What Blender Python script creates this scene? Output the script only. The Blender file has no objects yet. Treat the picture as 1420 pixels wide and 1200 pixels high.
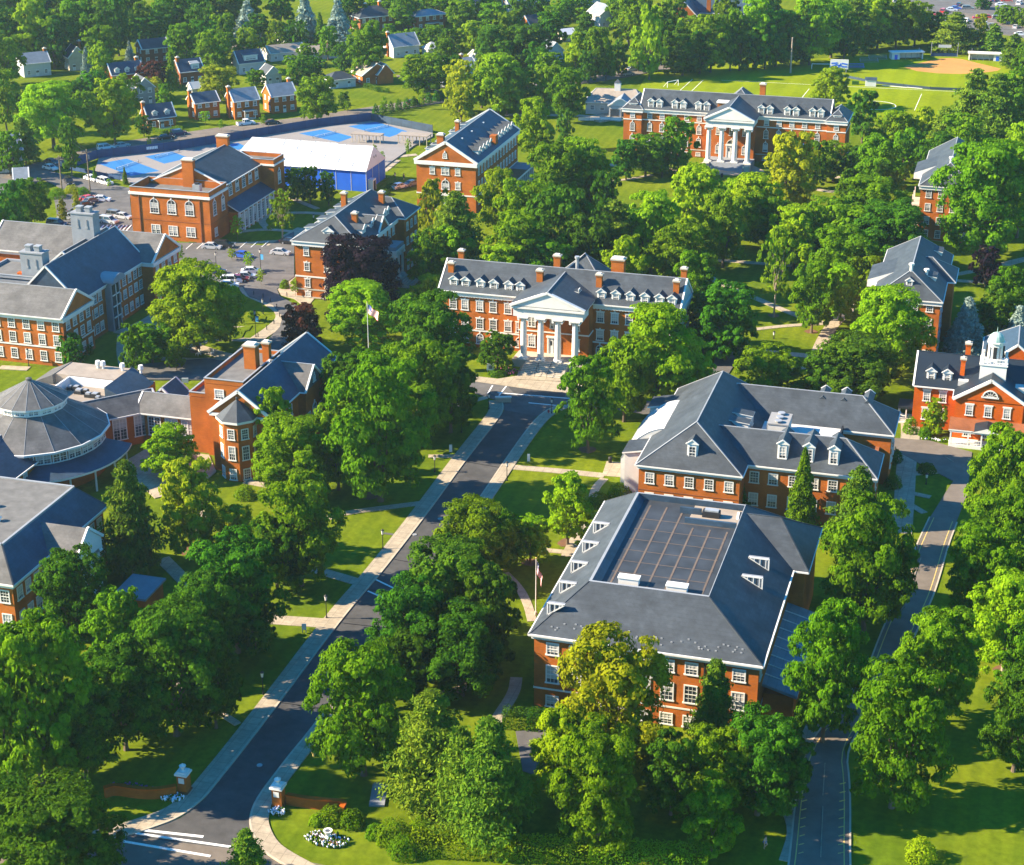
import bpy, math, random
import numpy as np
from mathutils import Vector
random.seed(7)
scene = bpy.context.scene
COL = scene.collection

# ------------------------------------------------------------------ camera
FPX, HORIZ, CAMH = 2500.0, -440.0, 120.0          # focal length in photo pixels, horizon row, flying height
PITCH = math.atan((600 - HORIZ) / FPX)
YAW = math.radians(16.1)
cam_d = bpy.data.cameras.new("camera")
cam = bpy.data.objects.new("camera", cam_d)
COL.objects.link(cam)
cam.location = (0, 0, CAMH)
cam.rotation_euler = (math.pi / 2 - PITCH, 0, YAW)
cam_d.sensor_width = 36.0
cam_d.sensor_fit = 'HORIZONTAL'
cam_d.lens = 36.0 * FPX / 1420.0
cam_d.clip_start = 1.0
cam_d.clip_end = 6000.0
scene.camera = cam

# ------------------------------------------------------------------ light
SUN_EL, SUN_AZ = math.radians(29.5), math.radians(16)   # elevation; azimuth measured from -X towards -Y
sun_to = Vector((-math.cos(SUN_AZ) * math.cos(SUN_EL), -math.sin(SUN_AZ) * math.cos(SUN_EL), math.sin(SUN_EL)))
world = bpy.data.worlds.new("World")
scene.world = world
world.use_nodes = True
wn, wl = world.node_tree.nodes, world.node_tree.links
bg = wn["Background"]
sky = wn.new("ShaderNodeTexSky")
sky.sky_type = 'NISHITA'
sky.sun_disc = False
sky.sun_elevation = SUN_EL
sky.sun_rotation = math.atan2(sun_to.x, sun_to.y)
sky.air_density = 1.2
sky.dust_density = 0.1
sky.ozone_density = 3.0
shs = wn.new("ShaderNodeHueSaturation")
shs.inputs["Saturation"].default_value = 1.5
wl.new(sky.outputs[0], shs.inputs["Color"])
smx = wn.new("ShaderNodeMix")                       # clear summer sky, a little towards cyan
smx.data_type = 'RGBA'
smx.blend_type = 'MULTIPLY'
smx.inputs["Factor"].default_value = 1.0
smx.inputs["B"].default_value = (0.72, 0.96, 1.0, 1)
wl.new(shs.outputs[0], smx.inputs["A"])
wl.new(smx.outputs["Result"], bg.inputs[0])
bg.inputs[1].default_value = 0.085
sun_d = bpy.data.lights.new("sun", 'SUN')
sun_d.energy = 4.6
sun_d.angle = math.radians(0.5)
sun_d.color = (1.0, 0.84, 0.62)
sun = bpy.data.objects.new("sun", sun_d)
COL.objects.link(sun)
sun.location = (-200, 0, 300)
sun.rotation_euler = sun_to.to_track_quat('Z', 'Y').to_euler()
scene.view_settings.view_transform = 'Standard'
scene.view_settings.look = 'None'
scene.view_settings.exposure = 2.0
scene.view_settings.gamma = 1.0
scene.cycles.max_bounces = 6
scene.cycles.diffuse_bounces = 3
scene.cycles.glossy_bounces = 2
scene.cycles.transmission_bounces = 3
scene.cycles.use_denoising = True


# ------------------------------------------------------------------ where a thing in the photograph stands
def at(px, py, z=0.0):
    x, y = (px - 710) / FPX, -(py - 600) / FPX
    fz = -math.sin(PITCH) + y * math.cos(PITCH)
    fh = math.cos(PITCH) + y * math.sin(PITCH)
    t = (z - CAMH) / fz
    return ((x * math.cos(YAW) - fh * math.sin(YAW)) * t, (x * math.sin(YAW) + fh * math.cos(YAW)) * t)


def proj(x, y, z):
    r = x * math.cos(YAW) + y * math.sin(YAW)
    h = -x * math.sin(YAW) + y * math.cos(YAW)
    v = z - CAMH
    f = h * math.cos(PITCH) - v * math.sin(PITCH)
    u = h * math.sin(PITCH) + v * math.cos(PITCH)
    return 710 + FPX * r / f, 600 - FPX * u / f


def height(px, base, top):
    x, y = at(px, base)
    lo, hi = 0.0, 80.0
    for _ in range(40):
        m = (lo + hi) / 2
        if proj(x, y, m)[1] > top: lo = m
        else: hi = m
    return lo


def ppm(x, y):                                        # photo pixels per metre across, at a ground point
    a = proj(x, y, 0)
    b = proj(x + math.cos(YAW), y + math.sin(YAW), 0)
    return abs(b[0] - a[0])


# ------------------------------------------------------------------ materials
MATS = {}


def mat(key, base, rough=0.8, var=0.15, scale=1.0, base2=None, spec=0.3, objrand=0.0, bump=0.0, detail=4, metal=0.0):
    m = bpy.data.materials.new(key)
    m.use_nodes = True
    nt = m.node_tree
    b = nt.nodes["Principled BSDF"]
    b.inputs["Roughness"].default_value = rough
    b.inputs["Specular IOR Level"].default_value = spec
    b.inputs["Metallic"].default_value = metal
    tc = nt.nodes.new("ShaderNodeTexCoord")
    no = nt.nodes.new("ShaderNodeTexNoise")
    no.inputs["Scale"].default_value = scale
    no.inputs["Detail"].default_value = detail
    nt.links.new(tc.outputs["Object"], no.inputs["Vector"])
    rp = nt.nodes.new("ShaderNodeMapRange")
    rp.inputs["From Min"].default_value = 0.3
    rp.inputs["From Max"].default_value = 0.7
    nt.links.new(no.outputs["Fac"], rp.inputs["Value"])
    mx = nt.nodes.new("ShaderNodeMix")
    mx.data_type = 'RGBA'
    c2 = base2 if base2 else tuple(min(1, c * (1 + var)) for c in base)
    c1 = base if base2 else tuple(c * (1 - var) for c in base)
    mx.inputs["A"].default_value = (*c1, 1)
    mx.inputs["B"].default_value = (*c2, 1)
    nt.links.new(rp.outputs[0], mx.inputs["Factor"])
    out = mx.outputs["Result"]
    if objrand:
        oi = nt.nodes.new("ShaderNodeObjectInfo")
        hs = nt.nodes.new("ShaderNodeHueSaturation")
        r1 = nt.nodes.new("ShaderNodeMapRange")
        r1.inputs["To Min"].default_value = 1 - objrand
        r1.inputs["To Max"].default_value = 1 + objrand
        nt.links.new(oi.outputs["Random"], r1.inputs["Value"])
        nt.links.new(r1.outputs[0], hs.inputs["Value"])
        nt.links.new(out, hs.inputs["Color"])
        out = hs.outputs["Color"]
    nt.links.new(out, b.inputs["Base Color"])
    if bump:
        bp = nt.nodes.new("ShaderNodeBump")
        bp.inputs["Strength"].default_value = bump
        nt.links.new(no.outputs["Fac"], bp.inputs["Height"])
        nt.links.new(bp.outputs[0], b.inputs["Normal"])
    MATS[key] = m
    return m


def courses(key, sx, sz, amt, tint, horizontal=True):
    """thin mortar / slate / seam lines multiplied over a material"""
    m = MATS[key]
    nt = m.node_tree
    b = nt.nodes["Principled BSDF"]
    src = b.inputs["Base Color"].links[0].from_socket
    tc = nt.nodes.new("ShaderNodeTexCoord")
    sep = nt.nodes.new("ShaderNodeSeparateXYZ")
    nt.links.new(tc.outputs["Object"], sep.inputs[0])
    add = nt.nodes.new("ShaderNodeMath")
    add.operation = 'ADD'
    nt.links.new(sep.outputs[0], add.inputs[0])
    nt.links.new(sep.outputs[1], add.inputs[1])
    cmb = nt.nodes.new("ShaderNodeCombineXYZ")
    nt.links.new(add.outputs[0], cmb.inputs[0])
    nt.links.new(sep.outputs[2], cmb.inputs[1])
    br = nt.nodes.new("ShaderNodeTexBrick")
    br.inputs["Scale"].default_value = 1.0
    br.inputs["Brick Width"].default_value = sx
    br.inputs["Row Height"].default_value = sz
    br.inputs["Mortar Size"].default_value = sz * 0.08
    br.inputs["Color1"].default_value = (1, 1, 1, 1)
    br.inputs["Color2"].default_value = (1 - amt, 1 - amt, 1 - amt, 1)
    br.inputs["Mortar"].default_value = (*tint, 1)
    nt.links.new(cmb.outputs[0], br.inputs["Vector"])
    mx = nt.nodes.new("ShaderNodeMix")
    mx.data_type = 'RGBA'
    mx.blend_type = 'MULTIPLY'
    mx.inputs["Factor"].default_value = 1.0
    nt.links.new(src, mx.inputs["A"])
    nt.links.new(br.outputs["Color"], mx.inputs["B"])
    nt.links.new(mx.outputs["Result"], b.inputs["Base Color"])


def chain(key, node_out, mode='MULTIPLY'):
    nt = MATS[key].node_tree
    b = nt.nodes["Principled BSDF"]
    src = b.inputs["Base Color"].links[0].from_socket
    mx = nt.nodes.new("ShaderNodeMix")
    mx.data_type = 'RGBA'
    mx.blend_type = mode
    mx.inputs["Factor"].default_value = 1.0
    nt.links.new(src, mx.inputs["A"])
    nt.links.new(node_out, mx.inputs["B"])
    nt.links.new(mx.outputs["Result"], b.inputs["Base Color"])


def mottle(key, scale, lo, hi):
    """wear and weathering: a second noise multiplied over the colour"""
    nt = MATS[key].node_tree
    tc = nt.nodes.new("ShaderNodeTexCoord")
    no = nt.nodes.new("ShaderNodeTexNoise")
    no.inputs["Scale"].default_value = scale
    no.inputs["Detail"].default_value = 6
    no.inputs["Roughness"].default_value = 0.65
    nt.links.new(tc.outputs["Object"], no.inputs["Vector"])
    cr = nt.nodes.new("ShaderNodeValToRGB")
    cr.color_ramp.elements[0].position = 0.32
    cr.color_ramp.elements[0].color = (lo, lo, lo, 1)
    cr.color_ramp.elements[1].position = 0.68
    cr.color_ramp.elements[1].color = (*hi, 1)
    nt.links.new(no.outputs["Fac"], cr.inputs[0])
    chain(key, cr.outputs[0])


def stripes(key, period, amt, direction='DIAGONAL'):
    """faint mowing bands"""
    nt = MATS[key].node_tree
    tc = nt.nodes.new("ShaderNodeTexCoord")
    wv = nt.nodes.new("ShaderNodeTexWave")
    wv.bands_direction = direction
    wv.inputs["Scale"].default_value = 0.314 / period
    wv.inputs["Distortion"].default_value = 1.2
    wv.inputs["Detail"].default_value = 2
    wv.inputs["Detail Scale"].default_value = 0.4
    nt.links.new(tc.outputs["Object"], wv.inputs["Vector"])
    cr = nt.nodes.new("ShaderNodeValToRGB")
    cr.color_ramp.elements[0].position = 0.3
    cr.color_ramp.elements[0].color = (1 - amt, 1 - amt * .7, 1 - amt, 1)
    cr.color_ramp.elements[1].position = 0.7
    cr.color_ramp.elements[1].color = (1 + amt, 1 + amt * .8, 1, 1)
    nt.links.new(wv.outputs["Fac"], cr.inputs[0])
    chain(key, cr.outputs[0])


def joints(key, size):
    nt = MATS[key].node_tree
    tc = nt.nodes.new("ShaderNodeTexCoord")
    br = nt.nodes.new("ShaderNodeTexBrick")
    br.offset = 0.0
    br.inputs["Scale"].default_value = 1.0
    br.inputs["Brick Width"].default_value = size
    br.inputs["Row Height"].default_value = size
    br.inputs["Mortar Size"].default_value = 0.035
    br.inputs["Color1"].default_value = (1, 1, 1, 1)
    br.inputs["Color2"].default_value = (0.9, 0.9, 0.9, 1)
    br.inputs["Mortar"].default_value = (0.62, 0.62, 0.62, 1)
    nt.links.new(tc.outputs["Object"], br.inputs["Vector"])
    chain(key, br.outputs["Color"])


mat('brick', (0.41, 0.116, 0.017), 0.9, 0.22, 0.35, spec=0.15, detail=8); courses('brick', 0.45, 0.16, 0.16, (0.8, 0.82, 0.85)); mottle('brick', 0.12, 0.84, (1.14,1.16,1.2))
mat('brickred', (0.50, 0.095, 0.006), 0.9, 0.18, 0.35, spec=0.15, detail=8); courses('brickred', 0.45, 0.16, 0.14, (0.85, 0.85, 0.85))
mat('brickdk', (0.24, 0.085, 0.035), 0.9, 0.22, 0.35, spec=0.15, detail=8); courses('brickdk', 0.45, 0.16, 0.16, (0.85, 0.85, 0.85))
mat('white', (0.66, 0.64, 0.59), 0.6, 0.06, 0.7)
mat('stone', (0.42, 0.37, 0.29), 0.85, 0.12, 0.6)
mat('slate', (0.040, 0.050, 0.060), 0.65, 0.22, 0.5, spec=0.4, detail=9); courses('slate', 0.9, 0.3, 0.16, (0.82, 0.82, 0.82)); mottle('slate', 0.22, 0.78, (1.22,1.2,1.18)); mottle('slate', 1.6, 0.86, (1.16, 1.15, 1.14))
mat('slatewarm', (0.105, 0.102, 0.098), 0.75, 0.18, 0.45, spec=0.3, detail=9); courses('slatewarm', 0.9, 0.3, 0.12, (0.85, 0.85, 0.85)); mottle('slatewarm', 0.22, 0.82, (1.18,1.18,1.18)); mottle('slatewarm', 1.6, 0.86, (1.16, 1.15, 1.14))
mat('slateblue', (0.026, 0.052, 0.084), 0.6, 0.2, 0.5, spec=0.4, detail=9); courses('slateblue', 0.9, 0.3, 0.16, (0.82, 0.82, 0.82)); mottle('slateblue', 0.22, 0.8, (1.2,1.2,1.2)); mottle('slateblue', 1.6, 0.86, (1.16, 1.15, 1.14))
mat('rooflight', (0.20, 0.23, 0.26), 0.7, 0.12, 0.6, detail=8); courses('rooflight', 0.9, 0.3, 0.1, (0.85, 0.85, 0.85))
mat('rooftan', (0.30, 0.25, 0.20), 0.8, 0.12, 0.6, detail=8); courses('rooftan', 0.9, 0.3, 0.1, (0.85, 0.85, 0.85))
mat('metalroof', (0.030, 0.045, 0.062), 0.45, 0.1, 0.6, spec=0.5); courses('metalroof', 0.55, 400.0, 0.05, (0.4, 0.4, 0.4))
mat('flash', (0.26, 0.27, 0.28), 0.5, 0.08, 0.8)
mat('membrane', (0.032, 0.038, 0.046), 0.7, 0.3, 0.35, detail=8)
mat('gravelroof', (0.13, 0.125, 0.115), 0.9, 0.2, 0.7, detail=9)
mat('walkpad', (0.12, 0.09, 0.07), 0.9, 0.15, 1.0)
mat('stucco', (0.22, 0.235, 0.255), 0.85, 0.1, 0.8)
mat('glass', (0.035, 0.045, 0.055), 0.08, 0.3, 0.3, spec=0.6, objrand=0.5)
mat('blind', (0.42, 0.40, 0.37), 0.5, 0.1, 1.5, spec=0.5)
mat('door', (0.7, 0.68, 0.63), 0.5, 0.05, 1.0)
mat('dark', (0.02, 0.02, 0.022), 0.6, 0.1, 1.0)
mat('steel', (0.35, 0.36, 0.37), 0.45, 0.1, 1.0, metal=0.3)
mat('copper', (0.32, 0.46, 0.40), 0.6, 0.15, 1.5)
mat('grass', (0.078, 0.132, 0.006), 0.95, 0.2, 0.05, base2=(0.138, 0.178, 0.008), spec=0.0, detail=10); mottle('grass', 1.1, 0.74, (1.18, 1.14, 1.2)); mottle('grass', 0.16, 0.86, (1.12, 1.06, 1.3)); stripes('grass', 2.6, 0.07, 'X')
mat('asphalt', (0.060, 0.058, 0.056), 0.85, 0.2, 0.25, spec=0.3, detail=10); mottle('asphalt', 0.7, 0.8, (1.2,1.2,1.2))
mat('asphaltold', (0.105, 0.10, 0.095), 0.9, 0.16, 0.2, spec=0.2, detail=10); mottle('asphaltold', 0.5, 0.82, (1.18,1.18,1.18))
mat('road', (0.15, 0.125, 0.10), 0.9, 0.12, 0.2, spec=0.2, detail=10); mottle('road', 0.5, 0.84, (1.15,1.15,1.15))
mat('concrete', (0.36, 0.30, 0.215), 0.9, 0.12, 0.5, spec=0.2, detail=8); mottle('concrete', 1.6, 0.84, (1.14,1.14,1.14)); joints('concrete', 1.5)
mat('paver', (0.34, 0.24, 0.17), 0.9, 0.14, 1.2, spec=0.2, detail=8)
mat('kerb', (0.42, 0.35, 0.26), 0.9, 0.1, 0.8)
mat('paint', (0.75, 0.74, 0.7), 0.7, 0.1, 3.0)
mat('paintyellow', (0.6, 0.42, 0.12), 0.7, 0.1, 3.0)
mat('courtgrey', (0.225, 0.205, 0.19), 0.85, 0.06, 0.3)
mat('courtblue', (0.022, 0.145, 0.36), 0.75, 0.06, 0.3)
mat('screenblue', (0.025, 0.06, 0.14), 0.9, 0.15, 0.4)
mat('tentblue', (0.014, 0.11, 0.60), 0.5, 0.08, 0.3)
mat('tentwhite', (0.66, 0.66, 0.66), 0.5, 0.03, 0.2)
mat('clay', (0.42, 0.20, 0.05), 0.95, 0.12, 0.15)
mat('fieldgrass', (0.165, 0.215, 0.006), 0.95, 0.14, 0.06, spec=0.0, detail=8); mottle('fieldgrass', 0.9, 0.86, (1.12, 1.08, 1.1)); stripes('fieldgrass', 7.0, 0.06, 'X')
mat('mulch', (0.14, 0.07, 0.035), 0.95, 0.2, 1.0)
mat('siding', (0.50, 0.49, 0.46), 0.8, 0.06, 0.8)
mat('cream', (0.46, 0.39, 0.28), 0.8, 0.08, 0.8)
mat('greyside', (0.25, 0.25, 0.245), 0.8, 0.08, 0.8)
mat('bark', (0.13, 0.095, 0.065), 0.95, 0.3, 3.0)
mat('barkpale', (0.33, 0.26, 0.19), 0.95, 0.3, 3.0)
mat('wood', (0.2, 0.15, 0.1), 0.9, 0.2, 2.0)
mat('banner', (0.10, 0.42, 0.72), 0.7, 0.05, 1.0)
mat('flagred', (0.5, 0.03, 0.04), 0.7, 0.05, 1.0)
mat('flagblue', (0.03, 0.05, 0.2), 0.7, 0.05, 1.0)
mat('skin', (0.5, 0.28, 0.19), 0.6, 0.05, 2.0)
mat('hair', (0.06, 0.035, 0.02), 0.7, 0.1, 8.0)
mat('shirtwhite', (0.75, 0.75, 0.78), 0.8, 0.05, 3.0)
mat('shortsblue', (0.06, 0.12, 0.35), 0.8, 0.05, 3.0)
mat('clothdark', (0.03, 0.03, 0.035), 0.8, 0.1, 3.0)
mat('flowerwhite', (0.75, 0.74, 0.8), 0.7, 0.15, 2.0)
mat('flowerpink', (0.6, 0.12, 0.25), 0.7, 0.2, 2.0)
mat('flowerpurple', (0.25, 0.06, 0.3), 0.7, 0.2, 2.0)
mat('tyre', (0.015, 0.015, 0.015), 0.8, 0.1, 3.0)
mat('hub', (0.45, 0.45, 0.46), 0.35, 0.05, 3.0, metal=0.6)
mat('carglass', (0.02, 0.025, 0.03), 0.05, 0.1, 1.0, spec=0.7)
mat('lamplens', (0.75, 0.72, 0.65), 0.3, 0.05, 1.0)
mat('taillens', (0.4, 0.02, 0.02), 0.3, 0.05, 1.0)
for k, c in dict(white=(0.72, 0.72, 0.72), silver=(0.42, 0.43, 0.44), grey=(0.16, 0.165, 0.17), black=(0.02, 0.02, 0.022), navy=(0.02, 0.035, 0.10),
                 blue=(0.03, 0.09, 0.42), red=(0.42, 0.03, 0.03), maroon=(0.16, 0.02, 0.03), tan=(0.36, 0.3, 0.22)).items():
    mat('car_' + k, c, 0.22, 0.03, 1.0, spec=0.6)


def leafmat(key, c1, c2, trans=0.35, rand=0.18, hue=0.018):
    m = bpy.data.materials.new(key)
    m.use_nodes = True
    nt = m.node_tree
    nt.nodes.clear()
    out = nt.nodes.new("ShaderNodeOutputMaterial")
    tc = nt.nodes.new("ShaderNodeTexCoord")
    no = nt.nodes.new("ShaderNodeTexNoise")
    no.inputs["Scale"].default_value = 7.0
    no.inputs["Detail"].default_value = 3
    nt.links.new(tc.outputs["Object"], no.inputs["Vector"])
    rp = nt.nodes.new("ShaderNodeMapRange")
    rp.inputs["From Min"].default_value = 0.35
    rp.inputs["From Max"].default_value = 0.65
    nt.links.new(no.outputs["Fac"], rp.inputs["Value"])
    ge = nt.nodes.new("ShaderNodeNewGeometry")           # every leaf a little different
    fmu = nt.nodes.new("ShaderNodeMath")
    fmu.operation = 'MULTIPLY_ADD'
    fmu.inputs[1].default_value = 0.9
    fmu.inputs[2].default_value = -0.45
    nt.links.new(ge.outputs["Random Per Island"], fmu.inputs[0])
    fadd = nt.nodes.new("ShaderNodeMath")
    fadd.operation = 'ADD'
    fadd.use_clamp = True
    nt.links.new(rp.outputs[0], fadd.inputs[0])
    nt.links.new(fmu.outputs[0], fadd.inputs[1])
    mx = nt.nodes.new("ShaderNodeMix")
    mx.data_type = 'RGBA'
    mx.inputs["A"].default_value = (*c1, 1)
    mx.inputs["B"].default_value = (*c2, 1)
    nt.links.new(fadd.outputs[0], mx.inputs["Factor"])
    oi = nt.nodes.new("ShaderNodeObjectInfo")
    hs = nt.nodes.new("ShaderNodeHueSaturation")
    r1 = nt.nodes.new("ShaderNodeMapRange")
    r1.inputs["To Min"].default_value = 1 - rand
    r1.inputs["To Max"].default_value = 1 + rand
    nt.links.new(oi.outputs["Random"], r1.inputs["Value"])
    nt.links.new(r1.outputs[0], hs.inputs["Value"])
    mu = nt.nodes.new("ShaderNodeMath")
    mu.operation = 'MULTIPLY'
    mu.inputs[1].default_value = 7.31
    fr = nt.nodes.new("ShaderNodeMath")
    fr.operation = 'FRACT'
    r2 = nt.nodes.new("ShaderNodeMapRange")
    r2.inputs["To Min"].default_value = 0.5 - hue
    r2.inputs["To Max"].default_value = 0.5 + hue
    nt.links.new(oi.outputs["Random"], mu.inputs[0])
    nt.links.new(mu.outputs[0], fr.inputs[0])
    nt.links.new(fr.outputs[0], r2.inputs["Value"])
    nt.links.new(r2.outputs[0], hs.inputs["Hue"])
    nt.links.new(mx.outputs["Result"], hs.inputs["Color"])
    d = nt.nodes.new("ShaderNodeBsdfDiffuse")
    t = nt.nodes.new("ShaderNodeBsdfTranslucent")
    ms = nt.nodes.new("ShaderNodeMixShader")
    ms.inputs[0].default_value = trans
    nt.links.new(hs.outputs["Color"], d.inputs["Color"])
    nt.links.new(hs.outputs["Color"], t.inputs["Color"])
    nt.links.new(d.outputs[0], ms.inputs[1])
    nt.links.new(t.outputs[0], ms.inputs[2])
    nt.links.new(ms.outputs[0], out.inputs["Surface"])
    MATS[key] = m


leafmat('leaf_M', (0.070, 0.162, 0.004), (0.160, 0.285, 0.007), 0.42)
leafmat('leaf_D', (0.034, 0.108, 0.007), (0.088, 0.205, 0.009), 0.4)
leafmat('leaf_L', (0.160, 0.290, 0.005), (0.260, 0.390, 0.009), 0.42)
leafmat('leaf_Y', (0.230, 0.270, 0.007), (0.330, 0.360, 0.011), 0.42)
leafmat('leaf_P', (0.068, 0.145, 0.010), (0.145, 0.230, 0.014), 0.25)
leafmat('leaf_S', (0.17, 0.24, 0.20), (0.32, 0.40, 0.33), 0.15, 0.12, 0.006)
leafmat('leaf_C', (0.044, 0.125, 0.010), (0.095, 0.205, 0.012), 0.3)
leafmat('leaf_R', (0.010, 0.007, 0.012), (0.022, 0.013, 0.018), 0.2, 0.1, 0.006)
leafmat('leaf_B', (0.065, 0.022, 0.016), (0.12, 0.040, 0.022), 0.3, 0.1, 0.006)


# ------------------------------------------------------------------ mesh building
class MB:
    def __init__(s):
        s.v, s.f, s.m = [], [], []

    def face(s, pts, m):
        i = len(s.v)
        s.v.extend([tuple(p) for p in pts])
        s.f.append(list(range(i, i + len(pts))))
        s.m.append(m)

    def solid(s, v, f, m):
        i = len(s.v)
        s.v.extend([tuple(p) for p in v])
        for k, q in enumerate(f):
            s.f.append([i + j for j in q])
            s.m.append(m if isinstance(m, str) else m[k])
        return s

    def box(s, x0, y0, z0, x1, y1, z1, m, top=None):
        v = [(x0, y0, z0), (x1, y0, z0), (x1, y1, z0), (x0, y1, z0), (x0, y0, z1), (x1, y0, z1), (x1, y1, z1), (x0, y1, z1)]
        f = [(3, 2, 1, 0), (4, 5, 6, 7), (0, 1, 5, 4), (1, 2, 6, 5), (2, 3, 7, 6), (3, 0, 4, 7)]
        return s.solid(v, f, [m, top or m, m, m, m, m])

    def prism(s, pts, z0, z1, m, top=None):
        a = sum(pts[i][0] * pts[(i + 1) % len(pts)][1] - pts[(i + 1) % len(pts)][0] * pts[i][1] for i in range(len(pts)))
        if a < 0: pts = pts[::-1]
        n = len(pts)
        v = [(p[0], p[1], z0) for p in pts] + [(p[0], p[1], z1) for p in pts]
        f = [tuple(range(n - 1, -1, -1)), tuple(range(n, 2 * n))] + [(i, (i + 1) % n, n + (i + 1) % n, n + i) for i in range(n)]
        return s.solid(v, f, [m, top or m] + [m] * n)

    def cyl(s, cx, cy, z0, z1, r0, r1, n, m, a0=0.0, top=None):
        v = [(cx + r * math.cos(a0 + 2 * math.pi * i / n), cy + r * math.sin(a0 + 2 * math.pi * i / n), z) for r, z in ((r0, z0), (r1, z1)) for i in range(n)]
        f = [tuple(range(n - 1, -1, -1)), tuple(range(n, 2 * n))] + [(i, (i + 1) % n, n + (i + 1) % n, n + i) for i in range(n)]
        return s.solid(v, f, [m, top or m] + [m] * n)

    def lathe(s, cx, cy, prof, n, m, a0=0.0):
        for (r0, z0), (r1, z1) in zip(prof[:-1], prof[1:]):
            for i in range(n):
                a, b = a0 + 2 * math.pi * i / n, a0 + 2 * math.pi * (i + 1) / n
                q = [(cx + r0 * math.cos(a), cy + r0 * math.sin(a), z0), (cx + r0 * math.cos(b), cy + r0 * math.sin(b), z0)]
                if r1 > 1e-4: q += [(cx + r1 * math.cos(b), cy + r1 * math.sin(b), z1)]
                q += [(cx + r1 * math.cos(a), cy + r1 * math.sin(a), z1)]
                s.face(q, m)
        return s

    def bar(s, p, q, w, h, m):
        p, q = Vector(p), Vector(q)
        d = (q - p).normalized()
        up = Vector((0, 0, 1)) if abs(d.z) < 0.95 else Vector((0, 1, 0))
        a = d.cross(up).normalized() * (w / 2)
        b = a.cross(d).normalized() * (h / 2)
        v = [p - a - b, p + a - b, p + a + b, p - a + b, q - a - b, q + a - b, q + a + b, q - a + b]
        f = [(3, 2, 1, 0), (4, 5, 6, 7), (0, 1, 5, 4), (1, 2, 6, 5), (2, 3, 7, 6), (3, 0, 4, 7)]
        return s.solid([tuple(x) for x in v], f, m)

    def mesh(s, name):
        me = bpy.data.meshes.new(name)
        me.from_pydata(s.v, [], s.f)
        keys = []
        for k in s.m:
            if k not in keys: keys.append(k)
        for k in keys: me.materials.append(MATS[k])
        me.polygons.foreach_set("material_index", [keys.index(k) for k in s.m])
        me.update()
        return me

    def build(s, name, parent=None, loc=(0, 0, 0), rz=0.0):
        return link(name, s.mesh(name), parent, loc, rz)


def link(name, data, parent=None, loc=(0, 0, 0), rz=0.0):
    o = bpy.data.objects.new(name, data)
    COL.objects.link(o)
    o.location = loc
    o.rotation_euler = (0, 0, rz)
    if parent: o.parent = parent
    return o


def tag(o, label=None, cat=None, group=None, kind=None):
    if label: o['label'] = label
    if cat: o['category'] = cat
    if group: o['group'] = group
    if kind: o['kind'] = kind
    return o


def thing(name, label, cat, x=0, y=0, rz=0.0, group=None, z=0.0):
    return tag(link(name, None, None, (x, y, z), rz), label, cat, group)


def copy_thing(src, loc, rz, scale=None):
    r = src.copy()
    COL.objects.link(r)
    r.location = loc
    r.rotation_euler = (0, 0, rz)
    if scale: r.scale = scale
    for ch in list(src.children):
        c = ch.copy()
        COL.objects.link(c)
        c.parent = r
        for g in list(ch.children):
            d = g.copy()
            COL.objects.link(d)
            d.parent = c
    return r


# ------------------------------------------------------------------ ground, roads, paths
def sheet(name, pts, z, m, kind='structure', px=True, label=None, cat=None, zb=-0.25):
    b = MB()
    w = [at(*p) for p in pts] if px else pts
    b.prism(w, zb, z, m)
    o = b.build(name)
    return tag(o, label, cat, None, kind)


def ribbon(pts, w, px=True):
    q = [Vector(at(*p)) if px else Vector(p) for p in pts]
    L, R = [], []
    for i, p in enumerate(q):
        d = (q[min(i + 1, len(q) - 1)] - q[max(i - 1, 0)]).normalized()
        n = Vector((-d.y, d.x)) * (w / 2)
        L.append(tuple(p + n))
        R.append(tuple(p - n))
    return L + R[::-1]


def smooth(pts, k=3):
    for _ in range(k):
        q = [pts[0]]
        for a, b in zip(pts[:-1], pts[1:]):
            q += [(a[0] * .75 + b[0] * .25, a[1] * .75 + b[1] * .25), (a[0] * .25 + b[0] * .75, a[1] * .25 + b[1] * .75)]
        pts = q + [pts[-1]]
    return pts


g = MB()
g.face([(-2500, -300, 0), (2500, -300, 0), (2500, 4000, 0), (-2500, 4000, 0)], 'grass')
tag(g.build('ground'), kind='structure')

ZC = [0.020]


def zz():
    ZC[0] += 0.004
    return ZC[0]


# main drive: kerbed asphalt between two raised pavements
Ledge = [(680, 545), (697, 556), (699.5, 569), (689, 585), (650, 634), (599.5, 704), (557, 760), (522, 804), (487, 844), (449, 893), (399, 961), (338, 1041), (297, 1092), (284, 1108), (250, 1135), (203, 1152), (169, 1162), (120, 1172)]
Redge = [(800, 552), (768, 564), (745, 577), (715, 616), (655.5, 704), (560, 839), (428, 1015), (405, 1042), (384, 1069), (356, 1106), (345.6, 1130), (345.6, 1150), (359, 1177), (381, 1194), (420, 1215)]
sheet('main_road', Ledge + Redge[::-1], zz(), 'asphalt')
sheet('street', [(-200, 1190), (169, 1159), (360, 1182), (700, 1250), (700, 1400), (-200, 1400)], zz(), 'road')
sheet('cross_drive', [(600, 515), (646, 524), (690, 533), (802, 541), (860, 552), (930, 560), (925, 580), (850, 568), (768, 566), (745, 577), (699, 569), (690, 556), (655, 545), (600, 530)], zz(), 'asphaltold')
sheet('cross_drive', [(702, 534), (785, 543), (783, 551), (712, 545)], zz(), 'asphalt')


def offset_line(pts, d):
    q = [Vector(at(*p)) for p in pts]
    r = []
    for i, p in enumerate(q):
        t = (q[min(i + 1, len(q) - 1)] - q[max(i - 1, 0)]).normalized()
        r.append(tuple(p + Vector((-t.y, t.x)) * d))
    return r


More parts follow.
